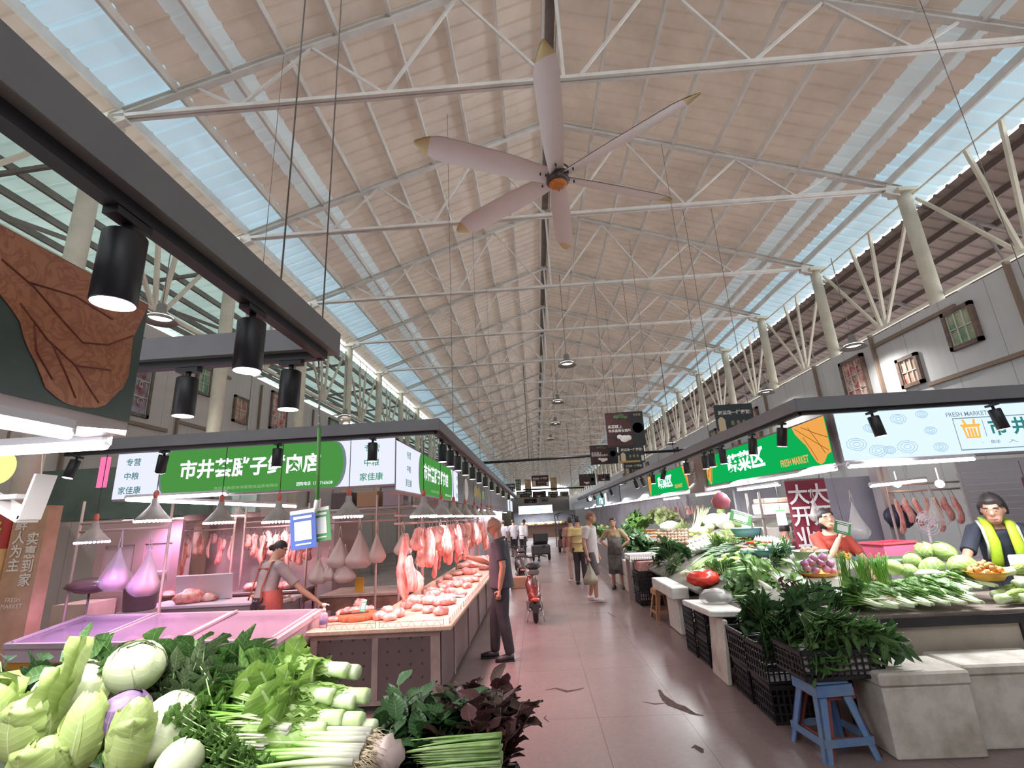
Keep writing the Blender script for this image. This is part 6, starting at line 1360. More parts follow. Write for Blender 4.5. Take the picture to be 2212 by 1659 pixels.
solid('melon', 'shiny pale green melon right of the upright chives', 'melon', at(1930, 1226, y=4.98), (0, .35, .3), (lambda o: (o.ball((0, 0, 0), (.095, .072, .07), 18, 12), o.mesh('melon', mat('melon_skin', '#a9c46b', .25, col2='#c4d68a', scale=7, coat=.4)))[1])(MB()))
pk = thing('pink_basket', 'bright pink plastic basket behind the green cabbages', 'basket', at(1925, 1205, y=5.7), .2); o = MB(); o._add([Vector((x*s_, y*s_*.7, z)) for s_, z in ((.17, 0), (.21, .16)) for x, y in ((-1, -1), (1, -1), (1, 1), (-1, 1))], [(3, 2, 1, 0), (0, 1, 5, 4), (1, 2, 6, 5), (2, 3, 7, 6), (3, 0, 4, 7)]); o.build('basket_body', mat('basket_pink', '#ef6f93', .35), pk)
o = MB()
for k in range(4): a, b_ = ((-1, -1), (1, -1), (1, 1), (-1, 1))[k], ((1, -1), (1, 1), (-1, 1), (-1, -1))[k]; o.bar((a[0]*.21, a[1]*.147, .16), (b_[0]*.21, b_[1]*.147, .16), .025, .018)
o.build('basket_rim', mat('basket_red', '#d8505c', .35), pk)
L_cab2 = leafmat("leaf_cabbage_green", "#a9c473", "#dbe6b8", "#8aad55", .08, 6, 8, .4, .15, .5)
gc = [cabbage_mesh("cabbage", .095, L_cab2, s_, pt_, 6, .07, .025) for s_, pt_ in ((151, 1.0), (152, 1.25))]
gl_ = []
for k, (px, py, y, sc_, rx) in enumerate(((1972, 1212, 5.2, .78, .4), (2012, 1228, 5.0, .85, .8), (1998, 1190, 5.35, .82, .2), (2040, 1193, 5.25, .85, .1), (1965, 1236, 4.95, .7, 1.3))): gl_.append(solid('cabbage', 'x', 'cabbage', at(px, py, y=y), (rx, .3*k, k), gc[k % 2], 'green cabbages on the right stall', scale=sc_))
rank(gl_, 'fresh green cabbage in the heap before the pink basket')
solid('cabbage', 'large pointed cabbage lying on its side right of the cabbage heap', 'cabbage', at(2078, 1224, y=4.95), (0, 1.45, .2), gc[1], scale=.95)
rad_m = gradmat('radish_skin', ((0, '#d9dcc0'), (.15, '#f0efe4'), (.8, '#f2f1ea'), (1, '#e2e0d2')), .35); rad_me = spindle(((0, .006), (.01, .026), (.05, .034), (.18, .034), (.26, .024), (.31, .008), (.34, .002)), rad_m, 'radish')
solid('white_radish', 'short white radish lying in front of the green cabbages, left one', 'radish', at(1968, 1240, y=4.9), (0, 0, .1), rad_me); solid('white_radish', 'short white radish in front of the green cabbages, right one', 'radish', at(2030, 1240, y=4.9), (0, 0, .5), rad_me, scale=.7)
pp = at(2135, 1252, y=4.75); bowl('orange_basket', 'orange basket heaped with small potatoes at the right', pp, .15, .07, mat('tray_orange', '#d98f3c'), 'basket')
pot_m = mat('potato_skin', '#c49a5c', .6, col2='#a87d46', scale=9, rnd=.3); potm = (lambda o: (o.ball((0, 0, 0), (.026, .02, .02), 9, 6), o.mesh('potato', pot_m))[1])(MB())
for k in range(40):
    a, q = U(0, 6.28), sqrt(RN.random()); solid('potato', 'small brown potato heaped in the orange basket at the right', 'potato', pp+Vector((cos(a)*q*.13, sin(a)*q*.12, .07+.07*(1-q)*(1+RN.random()*.3))), (U(0, 6), U(0, 6), 0), potm, 'potatoes in the orange basket')
# white stalk heads
fm = [bok('fat_bok_choy', s_, mat('stalk_white', '#e9eadd', .35, col2='#d3dcb4', scale=7), L_bright, .24, 6) for s_ in (161, 162)]
fl = [two('fat_bok_choy', 'x', 'bok choy', at(px, py, y=y), (U(0, 3), -.1, rz), fm[k % 2], ('leaves', 'stalks'), 'white-stalked heads', scale=1.5) for k, (px, py, y, rz) in enumerate(((1660, 1275, 5.0, 1.9), (1690, 1265, 5.05, 1.5), (1715, 1258, 5.1, 1.3), (1700, 1285, 4.95, .9), (1740, 1270, 5.05, 1.2), (1755, 1250, 5.2, 1.6)))]
rank(fl, 'white-stalked bok choy head in the heap left of the foam tray')
# long vegetables
def longs(name, base, cat, grp, spots, me, how='left', rzf=None, name2=None, dz=.03, sc_=1., rx=0.):
    q = [solid(name, 'x', cat, sp_(px, py, dz), (U(0, 6) if rx is None else rx, -.03, rz+U(-.08, .08)), me, grp, scale=sc_*U(.92, 1.06)) for (px, py, rz) in spots]
    rank(q, base, how); return q
luffa = spindle(((0, .008), (.02, .017), (.2, .021), (.4, .019), (.46, .01), (.48, .004)), mat('luffa_green', '#6f9150', .45, col2='#557a3e', scale=22, stretch=(.2, 1, 1)), 'luffa', 10, .015)
longs('luffa', 'long ridged green luffa in the stack beside the white stalks', 'luffa', 'long luffas', [(1560+dx, py, -.1) for dx, py in ((0, 1256), (4, 1246), (-4, 1236), (6, 1228), (2, 1250), (12, 1240), (16, 1232), (8, 1262), (20, 1246))], luffa, dz=.05, sc_=1.25)
zuc = spindle(((0, .012), (.02, .03), (.08, .037), (.14, .035), (.18, .022), (.19, .006)), mat('zucchini_pale', '#b3cb6d', .3, col2='#93b34f', scale=12, rnd=.2), 'zucchini', 12)
longs('zucchini', 'pale green zucchini in the small heap above the luffas', 'zucchini', 'pale zucchini', [(1545, 1222, .3), (1572, 1220, .2), (1595, 1222, .3), (1590, 1206, .2), (1605, 1212, .1), (1560, 1212, .4), (1580, 1228, .2), (1612, 1222, .5)], zuc, dz=.05, sc_=1.25)
stalks('garlic_shoots', 'long bundle of green garlic shoots lying toward the tomato bag', 'garlic shoots', sp_(1505, 1245, .06), (0, -.12, .95), garl_m, 40, .95, .006, .12, 171, .06, False, .25, hgt=.09)
stalks('scallion_bunch', 'scallion bundle with long dry roots hanging over the aisle edge', 'scallions', sp_(1478, 1250, .04), (0, -.05, .9), onion_m, 26, .5, .006, .12, 172, .1, True, .4)
longs('white_radish', 'big white radish in the row of radishes', 'radish', 'white radish row', [(1478+k*9, 1192-k*3.2, .0+.05*k) for k in range(7)]+[(1482+k*9, 1180-k*3, .05) for k in range(5)]+[(1476+k*9, 1201-k*3, .02) for k in range(6)], rad_me, dz=.06, sc_=1.4)
cuk = spindle(((0, .006), (.015, .02), (.1, .024), (.22, .023), (.27, .012), (.28, .004)), mat('cucumber_dark', '#3f5c38', .4, col2='#2f4a2b', scale=24, bump=.4, bscale=90, rnd=.2), 'cucumber', 10, .012)
longs('cucumber', 'dark green cucumber in the pile beside the white radishes', 'cucumber', 'dark cucumbers', [(1515+(k % 9)*7, 1212-(k % 4)*5-(k//9)*8, .3) for k in range(18)], cuk, dz=.07)
longs('cucumber', 'green cucumber in the white slotted basket at the aisle edge', 'cucumber', 'cucumbers in the white basket', [(1378+k*6, 1204-(k % 3)*6, .2) for k in range(8)], cuk, dz=.10)
# tomato bag, aubergine bag
tb_ = thing('tomato_bag', 'bright red plastic bag of tomatoes at the aisle edge', 'bag', sp_(1520, 1258, .05)); rb_ = mat('red_bag', '#d9402f', .3, col2='#b82f22', scale=12, coat=.3)
o = MB(); o.ball((0, 0, 0), (.22, .17, .11), 22, 14, lambda d: 1+.07*sin(d.x*14)*sin(d.y*13)+.05*sin(d.z*12+d.x*9)); o.build('bag_film', rb_, tb_)
o = MB(); o.grid(lambda u, v: Vector((-.16-.05*v+.02*sin(v*9), u*.1*(1-v*.3), .05+.22*v+.02*sin(u*6))), 8, 6); o.build('clear_flap', filmmat('bag_clear', '#d5d2cd', .35, .2), tb_)
ab = thing('aubergine_bag', 'clear bag of dark aubergines hanging at the aisle edge below the tomato bag', 'bag', sp_(1548, 1300, .03)); am = mat('aubergine_skin', '#2b2a35', .25, coat=.4)
for k in range(3): o = MB(); o.tube([(-.13, -.05+.05*k, .02*k), (-.1, -.05+.05*k, .02*k), (0, -.05+.05*k, .02*k+.01), (.1, -.05+.05*k, .02*k), (.13, -.05+.05*k, .02*k)], [.008, .03, .033, .028, .006], 10); o.build('aubergine', am, ab)
o = MB(); o.ball((0, 0, .02), (.19, .13, .09), 18, 10, lambda d: 1+.08*sin(d.x*9)*sin(d.y*8)); o.build('bag_film', filmmat('bag_clear', '#d5d2cd', .35, .2), ab)
# peppers, tubs
pep = spindle(((0, .004), (.012, .014), (.05, .017), (.10, .011), (.14, .002)), mat('pepper_green', '#5d8a35', .3, rnd=.35), 'pepper', 8, .012); pepr = spindle(((0, .004), (.012, .014), (.05, .017), (.10, .011), (.14, .002)), mat('pepper_red', '#c2492f', .3, rnd=.3), 'pepper', 8, .012)
for k in range(44):
    px, py = U(1595, 1690), U(1166, 1194); solid('pepper', 'green pepper in the loose pepper heap at the middle of the right stall' if k % 3 else 'red pepper in the loose pepper heap at the middle of the right stall', 'pepper', sp_(px, py, .05+U(0, .06)), (U(0, 6), U(-.3, .3), U(0, 6)), pep if k % 3 else pepr, 'loose green peppers' if k % 3 else 'loose red peppers')
bb_m = mat('tub_blue', '#7fa3b3', .4)
for k, (px, py) in enumerate(((1625, 1212), (1660, 1208), (1690, 1203))):
    bp = sp_(px, py, .03); bowl('blue_tub', ('left', 'middle', 'right')[k]+' of the three grey-blue tubs of small vegetables', bp, .16, .09, bb_m, 'tub')
    for q in range(7): solid('sprout_head', 'small green floret in the row of grey-blue tubs', 'broccoli', bp+Vector((U(-.1, .1), U(-.1, .1), .10)), None, (lambda o: (o.ball((0, 0, 0), (.04, .04, .034), 10, 7, lambda d: 1+.14*sin(d.x*11)*sin(d.y*12)), o.mesh('floret', mat('broccoli_green', '#5f7d5f', .6, col2='#8fa57a', scale=25, rnd=.5)))[1])(MB()) if q == 0 and k == 0 else bpy.data.meshes['floret'], 'florets in the blue tubs')
garm = (lambda o: (o.lathe([(.001, -.022), (.024, -.018), (.03, 0), (.02, .018), (.006, .03), (.004, .045)], 10), o.mesh('garlic', mat('garlic_white', '#e6e0d4', .5, col2='#cfc2b8', scale=12)))[1])(MB())
longs('garlic', 'white garlic bulb in the loose heap behind the blue tubs', 'garlic', 'garlic heap', [(1648+(k % 8)*7, 1180-(k//8)*6, k) for k in range(16)], garm, dz=.09, sc_=1.3)
for k, (px, py, m_, s_, lb) in enumerate(((1440, 1207, L_dark, 311, 'dark leafy bunch between the brown roots and the white radishes'), (1468, 1222, L_wilt, 312, 'dull green bunch below the white radishes at the aisle'), (1458, 1192, L_grn, 313, 'green bunch left of the white radish row'), (1600, 1270, L_grn, 314, 'fine green bunch under the stacked luffas'), (1640, 1255, L_bright, 315, 'bright leafy bunch between luffas and white-stalked heads'), (1622, 1236, L_bright, 316, 'bright leaves behind the luffa stack'), (1545, 1182, L_bright, 317, 'bright leafy bunch above the dark cucumbers'), (1575, 1172, L_cab, 318, 'pale leafy heads beside the light blue basin'), (1560, 1240, L_grn, 319, 'green tops beside the garlic shoots'), (1480, 1145, L_cab, 320, 'pale cabbage leaves heaped behind the squash'), (1700, 1205, L_dark, 321, 'dark leafy bunch between blue tubs and green basin'))):
    bunch('leafy_greens', lb, 'leafy greens', sp_(px, py, -.02), (-.6, -.6, .7*k), m_, S_grn, 26, .17, 1.2, .07, .12, s_, 4, 'oblong', .5, .2, .07)
for k, (px, py, y, rx, ry, s_, lb) in enumerate(((1610, 1300, 4.95, 2.0, -.5, 331, 'dark greens hanging farthest left over the black crates'), (1650, 1335, 4.65, 2.3, -.4, 332, 'dark greens hanging over the crate edge left of the blue stool'), (1700, 1355, 4.4, 2.4, -.2, 333, 'long leaves hanging down just left of the crate on the stool'), (1745, 1375, 4.15, 2.5, -.1, 334, 'long leaves hanging lowest in front of the black crates'))):
    bunch('leafy_greens', lb, 'leafy greens', at(px, py, y=y), (rx, ry, .2*k), L_grn if k > 1 else L_dark, S_dk, 34, .25, .75, .05, .13, s_, 5, 'lance', .6, .2, .04)
bowl('blue_basin', 'light blue basin at the back of the right stall', sp_(1628, 1172, .12), .23, .13, mat('basin_blue', '#74aebb', .4), 'basin')
cauli = (lambda o: (o.ball((0, 0, 0), (.1, .1, .075), 18, 11, lambda d: 1+.10*sin(d.x*13)*sin(d.y*13+1)*cos(d.z*9)), o.mesh('cauliflower', mat('cauliflower', '#dcdcb9', .6, col2='#b9c690', scale=14, rnd=.15)))[1])(MB())
longs('cauliflower', 'cream cauliflower heaped at the back of the right stall', 'cauliflower', 'cauliflowers', [(1535+k*14, 1152-(k % 3)*12, k) for k in range(7)]+[(1500+k*20, 1160, k) for k in range(2)], cauli, dz=.12)
ysq = spindle(((0, .008), (.02, .03), (.09, .043), (.15, .04), (.19, .012)), mat('squash_yellow', '#c8cf6b', .35, col2='#a6b94f', scale=8, rnd=.2), 'squash', 12)
longs('squash', 'yellow-green squash between cauliflowers and radishes', 'squash', 'yellow-green squashes', [(1490, 1166, .5), (1505, 1158, 1.), (1517, 1168, .3), (1500, 1172, .8), (1522, 1158, .2), (1530, 1170, .6)], ysq, dz=.09)
car = spindle(((0, .004), (.012, .018), (.06, .02), (.14, .013), (.2, .003)), mat('carrot', '#d08a54', .5, col2='#c2733f', scale=12, rnd=.2), 'carrot', 9)
longs('carrot', 'orange carrot in the heap beside the brown roots', 'carrot', 'carrots', [(1388+(k % 5)*9, 1166-(k//5)*7, .2) for k in range(13)], car, dz=.08, sc_=1.3)
longs('taro', 'brown taro root in the heap beside the carrots', 'taro', 'taro heap', [(1424+(k % 9)*7.5, 1182-(k//9)*7, k) for k in range(45)], tarom, dz=.07, sc_=1.15)
bur = spindle(((0, .012), (.1, .014), (.5, .012), (.75, .005)), mat('burdock', '#8c6f5b', .7, rnd=.3), 'burdock', 7)
longs('burdock', 'long brown burdock root in the bundle below the carrots', 'burdock root', 'burdock roots', [(1374+(k % 13)*6, 1200-(k % 13)*1.6-(k//13)*7, .25) for k in range(26)], bur, dz=.05, sc_=1.2)
stalks('leek_bundle', 'big bundle of leeks standing up at the back of the right stall', 'leeks', sp_(1505, 1150, .05), (0, -1.0, .3), gradmat('leek_skin', ((0, '#e6e8d0'), (.45, '#b9cc8a'), (1, '#4d6b45')), .4), 30, .55, .010, .2, 181, .1, False, .5, flat=.5)
for k, (px, py, m_, s_, lb) in enumerate(((1390, 1148, L_bright, 191, 'bright leafy greens heaped behind the carrots'), (1415, 1128, L_cab, 192, 'pale leafy cabbages heaped farthest back on the display'), (1375, 1130, L_bright, 193, 'light leafy heap above the woman in the dark dress'), (1440, 1130, L_cab, 194, 'pale green heap beside the white bag'), (1372, 1185, L_dark, 195, 'dark green leafy heap beside the woman in the dark dress'), (1355, 1165, L_grn, 196, 'green leafy heap just behind the woman in the dark dress'), (1390, 1195, L_dark, 197, 'dark leafy heap over the cucumbers in the white basket'), (1450, 1215, L_dark, 198, 'dark leafy bunch beside the brown roots at the aisle'))):
    bunch('leafy_greens', lb, 'leafy greens', sp_(px, py, .0), (-.4, -.5, .6*k), m_, S_grn, 34, .3, 1.3, .14, .2, s_, 5, 'broad', .4, .2, .08)
for k, (px, py, sc_) in enumerate(((1450, 1148, 1.3), (1545, 1135, 1.2), (1575, 1140, 1.2))): o = MB(); o.ball((0, 0, 0), (.2, .16, .12), 16, 10, lambda d: 1+.1*sin(d.x*6+k)*sin(d.y*7)); o.build('filled_bag', filmmat('bag_milky', '#d9dcd2', .85, .35), loc=sp_(px, py, .1), scale=sc_, label=('milky bag of pale radishes behind the taro heap', 'white filled bag left of the light blue basin', 'white filled bag beside the leeks')[k], cat='bag')
longs('cabbage', 'pale cabbage at the back of the right display', 'cabbage', 'cabbages at the back of the display', [(1585, 1130, 0), (1602, 1142, 1), (1520, 1140, 2), (1560, 1118, 1)], gc[0], dz=.12)
fr_m = [mat('fruit_red', '#cf6a55', .4, rnd=.4), mat('fruit_peach', '#dba07f', .4, rnd=.3)]; frm = [(lambda o: (o.ball((0, 0, 0), .05, 8, 6), o.mesh('fruit', m_))[1])(MB()) for m_ in fr_m]
fq = 0
for k in range(70):
    px, py = U(1285, 1325), U(1128, 1152); p = atp(px, py, .72, .264, 2.05); p.x = min(max(p.x, 2.16), 3.2); p.y = min(max(p.y, 15.35+U(0, .3)), 26.9); p.z = .725+(p.x-2.05)*.264; solid('apple', 'red or peach fruit in the far heap under the warm lamps', 'fruit', p+Z*.045, None, frm[k % 2], 'fruit in the far heap', scale=1.2)
# far greens
fg = [bunch('leafy_greens', 'x', 'leafy greens', (2.45+U(-.2, .2), 13.3+k*1.6, .85), (-.4, -.5, k), (L_bright, L_grn, L_dark)[k % 3], S_grn, 26, .3, 1.3, .16, .22, 200+k, 4, 'broad', .4, .2, .08, group='leafy heaps on the far display') for k in range(8)]
rank(fg, 'leafy green heap on the display farther down the right row', 'near')

# ------------------------------------------------------------------ inside of the vegetable stall
grey_p = mat('panel_grey_blue', '#aaaab6', .5, col2='#9c9ca8', scale=1.5)
o = MB(); o.box((4.2, 7.7, 0), (5.3, 7.8, 2.05)); struct('wall_stall_grey', o, grey_p)
o = MB(); o.box((4.35, 11.0, 0), (5.3, 11.1, 2.05)); struct('wall_stall_far', o, grey_p)
o = MB(); o.box((4.95, 7.3, 0), (5.12, 7.47, 2.3)); o.build('column_stall', mat('post_grey', '#b9b4b6', .5), kind='structure')
o = MB()
for k in range(26): o.box((5.75, 6.9, .0+k*.083), (7.6, 6.92+.02*(k % 2), .079+k*.083))
o.build('roller_shutter', mat('shutter_grey', '#b7b5ba', .45), label='grey roller shutter at the right edge behind the man in the vest', cat='shutter')
def cloth(name, label, p, w_, h_, m_, txt, rz=0., tm2=None):
    t_ = thing('hanging_'+name, label, 'banner', p, rz); o = MB(); o.grid(lambda u, v: Vector((u*w_/2, .012*sin(u*5+v*2), -h_*v)), 12, 6); o.build('cloth', m_, t_)
    o = MB(); o.tube([(-w_/2, 0, .01), (w_/2, 0, .01)], .01, 6); o.tube([(-w_*.4, 0, 0), (-w_*.4, 0, 2.06-p[2])], .006, 4); o.tube([(w_*.4, 0, 0), (w_*.4, 0, 2.06-p[2])], .006, 4); o.build('rod', steel_dark, t_)
    for k, s_ in enumerate(txt): letters(s_, tm2 or white_cl, t_, ((k-(len(txt)-1)/2)*w_/len(txt), -.03, -h_*.47), X, Z, h=h_*.86, bold=.02)
    return t_
white_cl = mat('cloth_white', '#e2dcdc', .6); maroon = mat('cloth_maroon', '#8f2f42', .65, col2='#7a2638', scale=2)
c0 = at(1737, 1040, y=6.75); cloth('red_banner', 'maroon cloth banner with columns of white characters behind the laughing woman', (c0.x, 6.75, 2.0), .52, 1.25, maroon, ('大\n开\n业\n品', '大\n开\n业\n品'))
c0 = at(2155, 1060, y=6.6); cloth('red_banner', 'faded red cloth strip with pale characters at the right edge', (c0.x, 6.1, 1.85), .26, .75, mat('cloth_faded', '#b96a78', .65), ('鲜\n人\n为\n主',), tm2=mat('cloth_pale', '#d9b3b9', .6))
# cartons and boxes on a shelf left of the banner
shx = thing('storage_rack', 'rack of foam boxes and cartons left of the maroon banner', 'rack', (3.32, 7.55, 0)); o = MB()
o.box((0, 0, 1.02), (.75, .5, 1.05)); o.box((0, 0, 1.52), (.75, .5, 1.55)); o.build('rack_shelf', stl, shx); o = MB()
for x in (.03, .72):
    for y in (.03, .47): o.bar((x, y, 0), (x, y, 1.9), .03)
o.build('rack_post', steel_dark, shx)
for k, (lo, hi, m_, lb) in enumerate((((3.36, 7.6, 1.06), (3.75, 8.0, 1.38), foam, 'white carton on the lower rack shelf left of the maroon banner'), ((3.78, 7.6, 1.06), (4.04, 8.0, 1.3), mat('carton_pale', '#c9c4cc', .6), 'greyish carton beside the white one on the lower rack shelf'), ((3.4, 7.6, 1.56), (3.95, 8.0, 1.72), foam, 'long foam box lying on the upper rack shelf'), ((3.42, 7.62, 1.725), (3.9, 7.98, 1.8), mat('carton_brown', '#a88a78', .6), 'flat brown carton on top of the long foam box'), ((3.35, 7.6, .6), (3.9, 8.0, 1.01), mat('carton_pale', '#c9c4cc'), 'pale carton under the lower rack shelf'))): box('storage_carton', lb, 'carton', lo, hi, m_)
o = MB(); o.lathe([(.001, 0), (.1, .02), (.13, .12), (.09, .2), (.03, .24)], 16); o.build('hanging_red_bag', mat('bag_coral', '#b5606e', .5), loc=at(1560, 1100, y=7.3), label='coral red bag hanging by the rack left of the maroon banner', cat='bag')
for k, (px, py, y, w_, h_, rz, lb) in enumerate(((1688, 1118, 5.9, .11, .17, 0, 'white card with green square hanging left of the maroon banner'), (1600, 1118, 6.3, .26, .14, .35, 'tilted double card with green squares hanging over the cauliflowers'), (1820, 1140, 4.9, .15, .12, .3, 'tilted green and white card hanging before the laughing woman'))):
    q = at(px, py, y=y); c2 = card('hanging_payment_card', lb, q, w_, h_, cgr if k else cw, 0, rz, 0); 
    if not k: c2.children[1].data.materials[0] = cgr
    o = MB(); o.tube([(0, 0, h_/2), (sin(-rz)*(2.03-q.z), 0, (2.03-q.z)*cos(rz))], .003, 4); o.build('hanging_string', steel_dark, c2)
hb_ = hangbag(at(1755, 1075, y=6.6), .16, .3, 'clear bag hanging on the maroon banner', 61, None, filmmat('bag_clear', '#d5d2cd', .35, .2), .12)
for k, (px, py, y, w_, h_, lb) in enumerate(((1840, 1085, 6.5, .26, .45, 'big clear bag hanging right of the laughing woman'), (2012, 1075, 6.4, .26, .34, 'violet-lit white bag hanging by the grey-blue panel at the right'))): hangbag(at(px, py, y=y), w_, h_, lb, 62+k, None, filmmat('bag_clear', '#d5d2cd'), .15)
o = MB(); o.ball((0, 0, 0), (.22, .12, .16), 14, 9, lambda d: 1+.12*sin(d.x*7)*sin(d.z*6)); o.build('dark_bag', mat('bag_navy', '#3d4156', .5, col2='#2d2f3f', scale=6), loc=at(1945, 1115, y=7.2), label='dark blue bag hanging on the grey panel', cat='bag')
ff = thing('electric_fan', 'pale round electric fan standing on the right stall counter', 'fan', at(2005, 1130, y=6.3)); o = MB()
for r_ in (.04, .075, .11, .14): o.tube([(r_*cos(a*pi/12), 0, r_*sin(a*pi/12)) for a in range(25)], .003, 4)
for a in range(12): o.tube([(0, 0, 0), (.14*cos(a*pi/6), 0, .14*sin(a*pi/6))], .0025, 4)
o.build('guard', mat('fan_pale', '#d9c9cf', .4), ff); o = MB()
for a in range(3): o.grid(lambda u, v: Vector(((.02+.1*v)*cos(a*2.1+u*.5), .02+.01*u, (.02+.1*v)*sin(a*2.1+u*.5))), 4, 3)
o.build('blade', mat('fan_pale', '#d9c9cf'), ff); o = MB(); o.tube([(0, .02, -.02), (0, .04, -.3)], .015, 8); o.lathe([(.09, -.32), (.08, -.3), (.001, -.29)], 16); o.build('stand', mat('fan_pale', '#d9c9cf'), ff)
box('stall_counter', 'pale inner counter at the back of the right stall', 'counter', (4.4, 6.0, 0), (5.9, 6.7, .95), mat('counter_violet_grey', '#b3a9b3', .5))
box('foam_box', 'white foam box at the right edge beside the man in the vest', 'foam box', (4.55, 4.9, .80), (5.1, 5.2, 1.12), foam)
bl2 = box('blue_crate', 'blue plastic bin behind the pepper heap', 'bin', (3.45, 6.3, .0), (3.95, 6.65, 1.02), mat('bin_blue', '#3d5f9a', .45))
hs = [hung((4.95+.13*k, 7.05, 1.75), 0, (2, 5, 0, 4)[k % 4], 'x', 'dried meat hanging in the right stall', sc=.75) for k in range(7)]
rank(hs, 'dim reddish meat strip at the back of the vegetable stall'); rail('rail with dim meat strips at the back of the right stall', (4.85, 7.05), (5.9, 7.05), 1.79, (0., 1.), 0, .016)
wb2 = []
for k, (px, py, y) in enumerate(((1938, 1045, 7.0), (2030, 1045, 6.6))): q = at(px, py, y=y); o = MB(); o.ball((0, 0, 0), .05, 12, 8); o.tube([(0, 0, .04), (0, 0, 2.06-q.z)], .006, 5); wb2.append(o.build('hanging_bulb', emit('bulb_warm', '#ffd9b0', 7.), loc=q, label=('small warm bulb above the dark blue bag', 'brighter warm bulb near the hanging reddish meat')[k], cat='lamp'))
# far cross stall counter
fs = thing('produce_counter', 'counter of the far stall closing the aisle with produce on top', 'counter', (pa.x, 41.6, 0)); o = MB(); o.box((0, 0, 0), (pb.x-pa.x+1.5, .8, .92)); o.build('counter_body', mat('far_counter', '#9a8378', .5), fs); o = MB(); o.box((-.05, -.08, .92), (pb.x-pa.x+1.55, .85, 1.0)); o.build('counter_top', mat('far_counter_top', '#5f4a48', .5), fs)
for k in range(14): o = MB(); o.ball((0, 0, 0), (.18, .15, .14), 8, 6); o.build('produce_heap', (mat('far_yellow', '#d4c66a', .5), mat('far_brown', '#8a5f4c', .6), mat('far_cream', '#d9d0bc', .5))[k % 3], loc=(pa.x+.3+k*.27, 41.9, 1.1), label='heap of produce on the far counter closing the aisle', cat='produce', group='produce on the far counter')
o = MB(); o.box((pa.x-.5, 43.2, 0), (pb.x+2, 43.3, 2.1)); struct('wall_far_stall', o, mat('far_stall_back', '#9aa0a8', .5, col2='#7d838c', scale=1))
o = MB(); o.box((4.5, 15.0, 0), (4.58, 42, 2.1)); struct('wall_row_right', o, mat('row_wall_r', '#8d8990', .5, col2='#a6a2a8', scale=1.2))
hg = [hung((4.3, 13.+.45*k, 1.85), U(0, 3), k % 5, 'x', 'goods hung deep in the right row', sc=.9) for k in range(12)]
rank(hg, 'dim meat piece hanging deep inside the right row', 'near')
# ================================================================== people
def fuse(mb, name, m_, parent, vox=.012, it=4, label=None):
    """merge overlapping closed shapes into one continuous skin"""
    me = mb.mesh(name, m_); o = bpy.data.objects.new(name, me); COL.objects.link(o)
    r = o.modifiers.new('r', 'REMESH'); r.mode = 'VOXEL'; r.voxel_size = vox
    s_ = o.modifiers.new('s', 'SMOOTH'); s_.factor = .5; s_.iterations = it
    dg = bpy.context.evaluated_depsgraph_get(); dg.update(); new = bpy.data.meshes.new_from_object(o.evaluated_get(dg))
    bpy.data.objects.remove(o); bpy.data.meshes.remove(me)
    new.materials.clear(); new.materials.append(m_); new.polygons.foreach_set('use_smooth', [True]*len(new.polygons)); new.name = name
    return put(name, new, parent, label=label)
def V3(*a): return Vector(a)
def hand_mb(o, wrist, d, palm_n, s_=1., curl=.5, grip=False):
    """palm with four bent fingers and a thumb; d points along the forearm, palm_n out of the palm"""
    d = d.normalized(); n = (palm_n-d*palm_n.dot(d)).normalized(); w_ = d.cross(n)
    o.tube([wrist-d*.02, wrist+d*.02, wrist+d*.06*s_, wrist+d*.09*s_], [.024*s_, .030*s_, .038*s_, .036*s_], 10, flat=.55)
    for k, (L, off) in enumerate(((.070, -.027), (.080, -.009), (.075, .009), (.060, .026))):
        b_ = wrist+d*.088*s_+w_*off*s_; c_ = curl*(1+.12*k); d1 = (d*cos(c_*.6)+n*sin(c_*.6)); d2 = (d*cos(c_*1.5)+n*sin(c_*1.5)); d3 = (d*cos(c_*2.3)+n*sin(c_*2.3))
        p1 = b_+d1*L*.45*s_; p2 = p1+d2*L*.32*s_; p3 = p2+d3*L*.25*s_
        o.tube([b_-d*.02, b_, p1, p2, p3], [.0095*s_, .0095*s_, .009*s_, .0082*s_, .0065*s_], 7)
    b_ = wrist+d*.028*s_-w_*.026*s_; e = (d*.6-w_*.75+n*.3).normalized(); o.tube([b_, b_+e*.035*s_, b_+e*.035*s_+(d*.8+n*.5-w_*.2).normalized()*.035*s_], [.013*s_, .011*s_, .008*s_], 7)
skin_a = mat('skin_warm', '#b98a74', .5, col2='#a87763', scale=9, amt=.5); skin_b = mat('skin_light', '#cfa48c', .5, col2='#bd8f79', scale=9, amt=.5)
hair_m = mat('hair_black', '#231f20', .55, col2='#332c2b', scale=30); eye_w = mat('eye_white', '#dcd6d0', .3); eye_d = mat('eye_dark', '#2a1f1b', .2); lipm = mat('lips', '#a5645c', .5)
sole = mat('shoe_black', '#242225', .5); shoe_w = mat('shoe_white', '#cfcac8', .5)
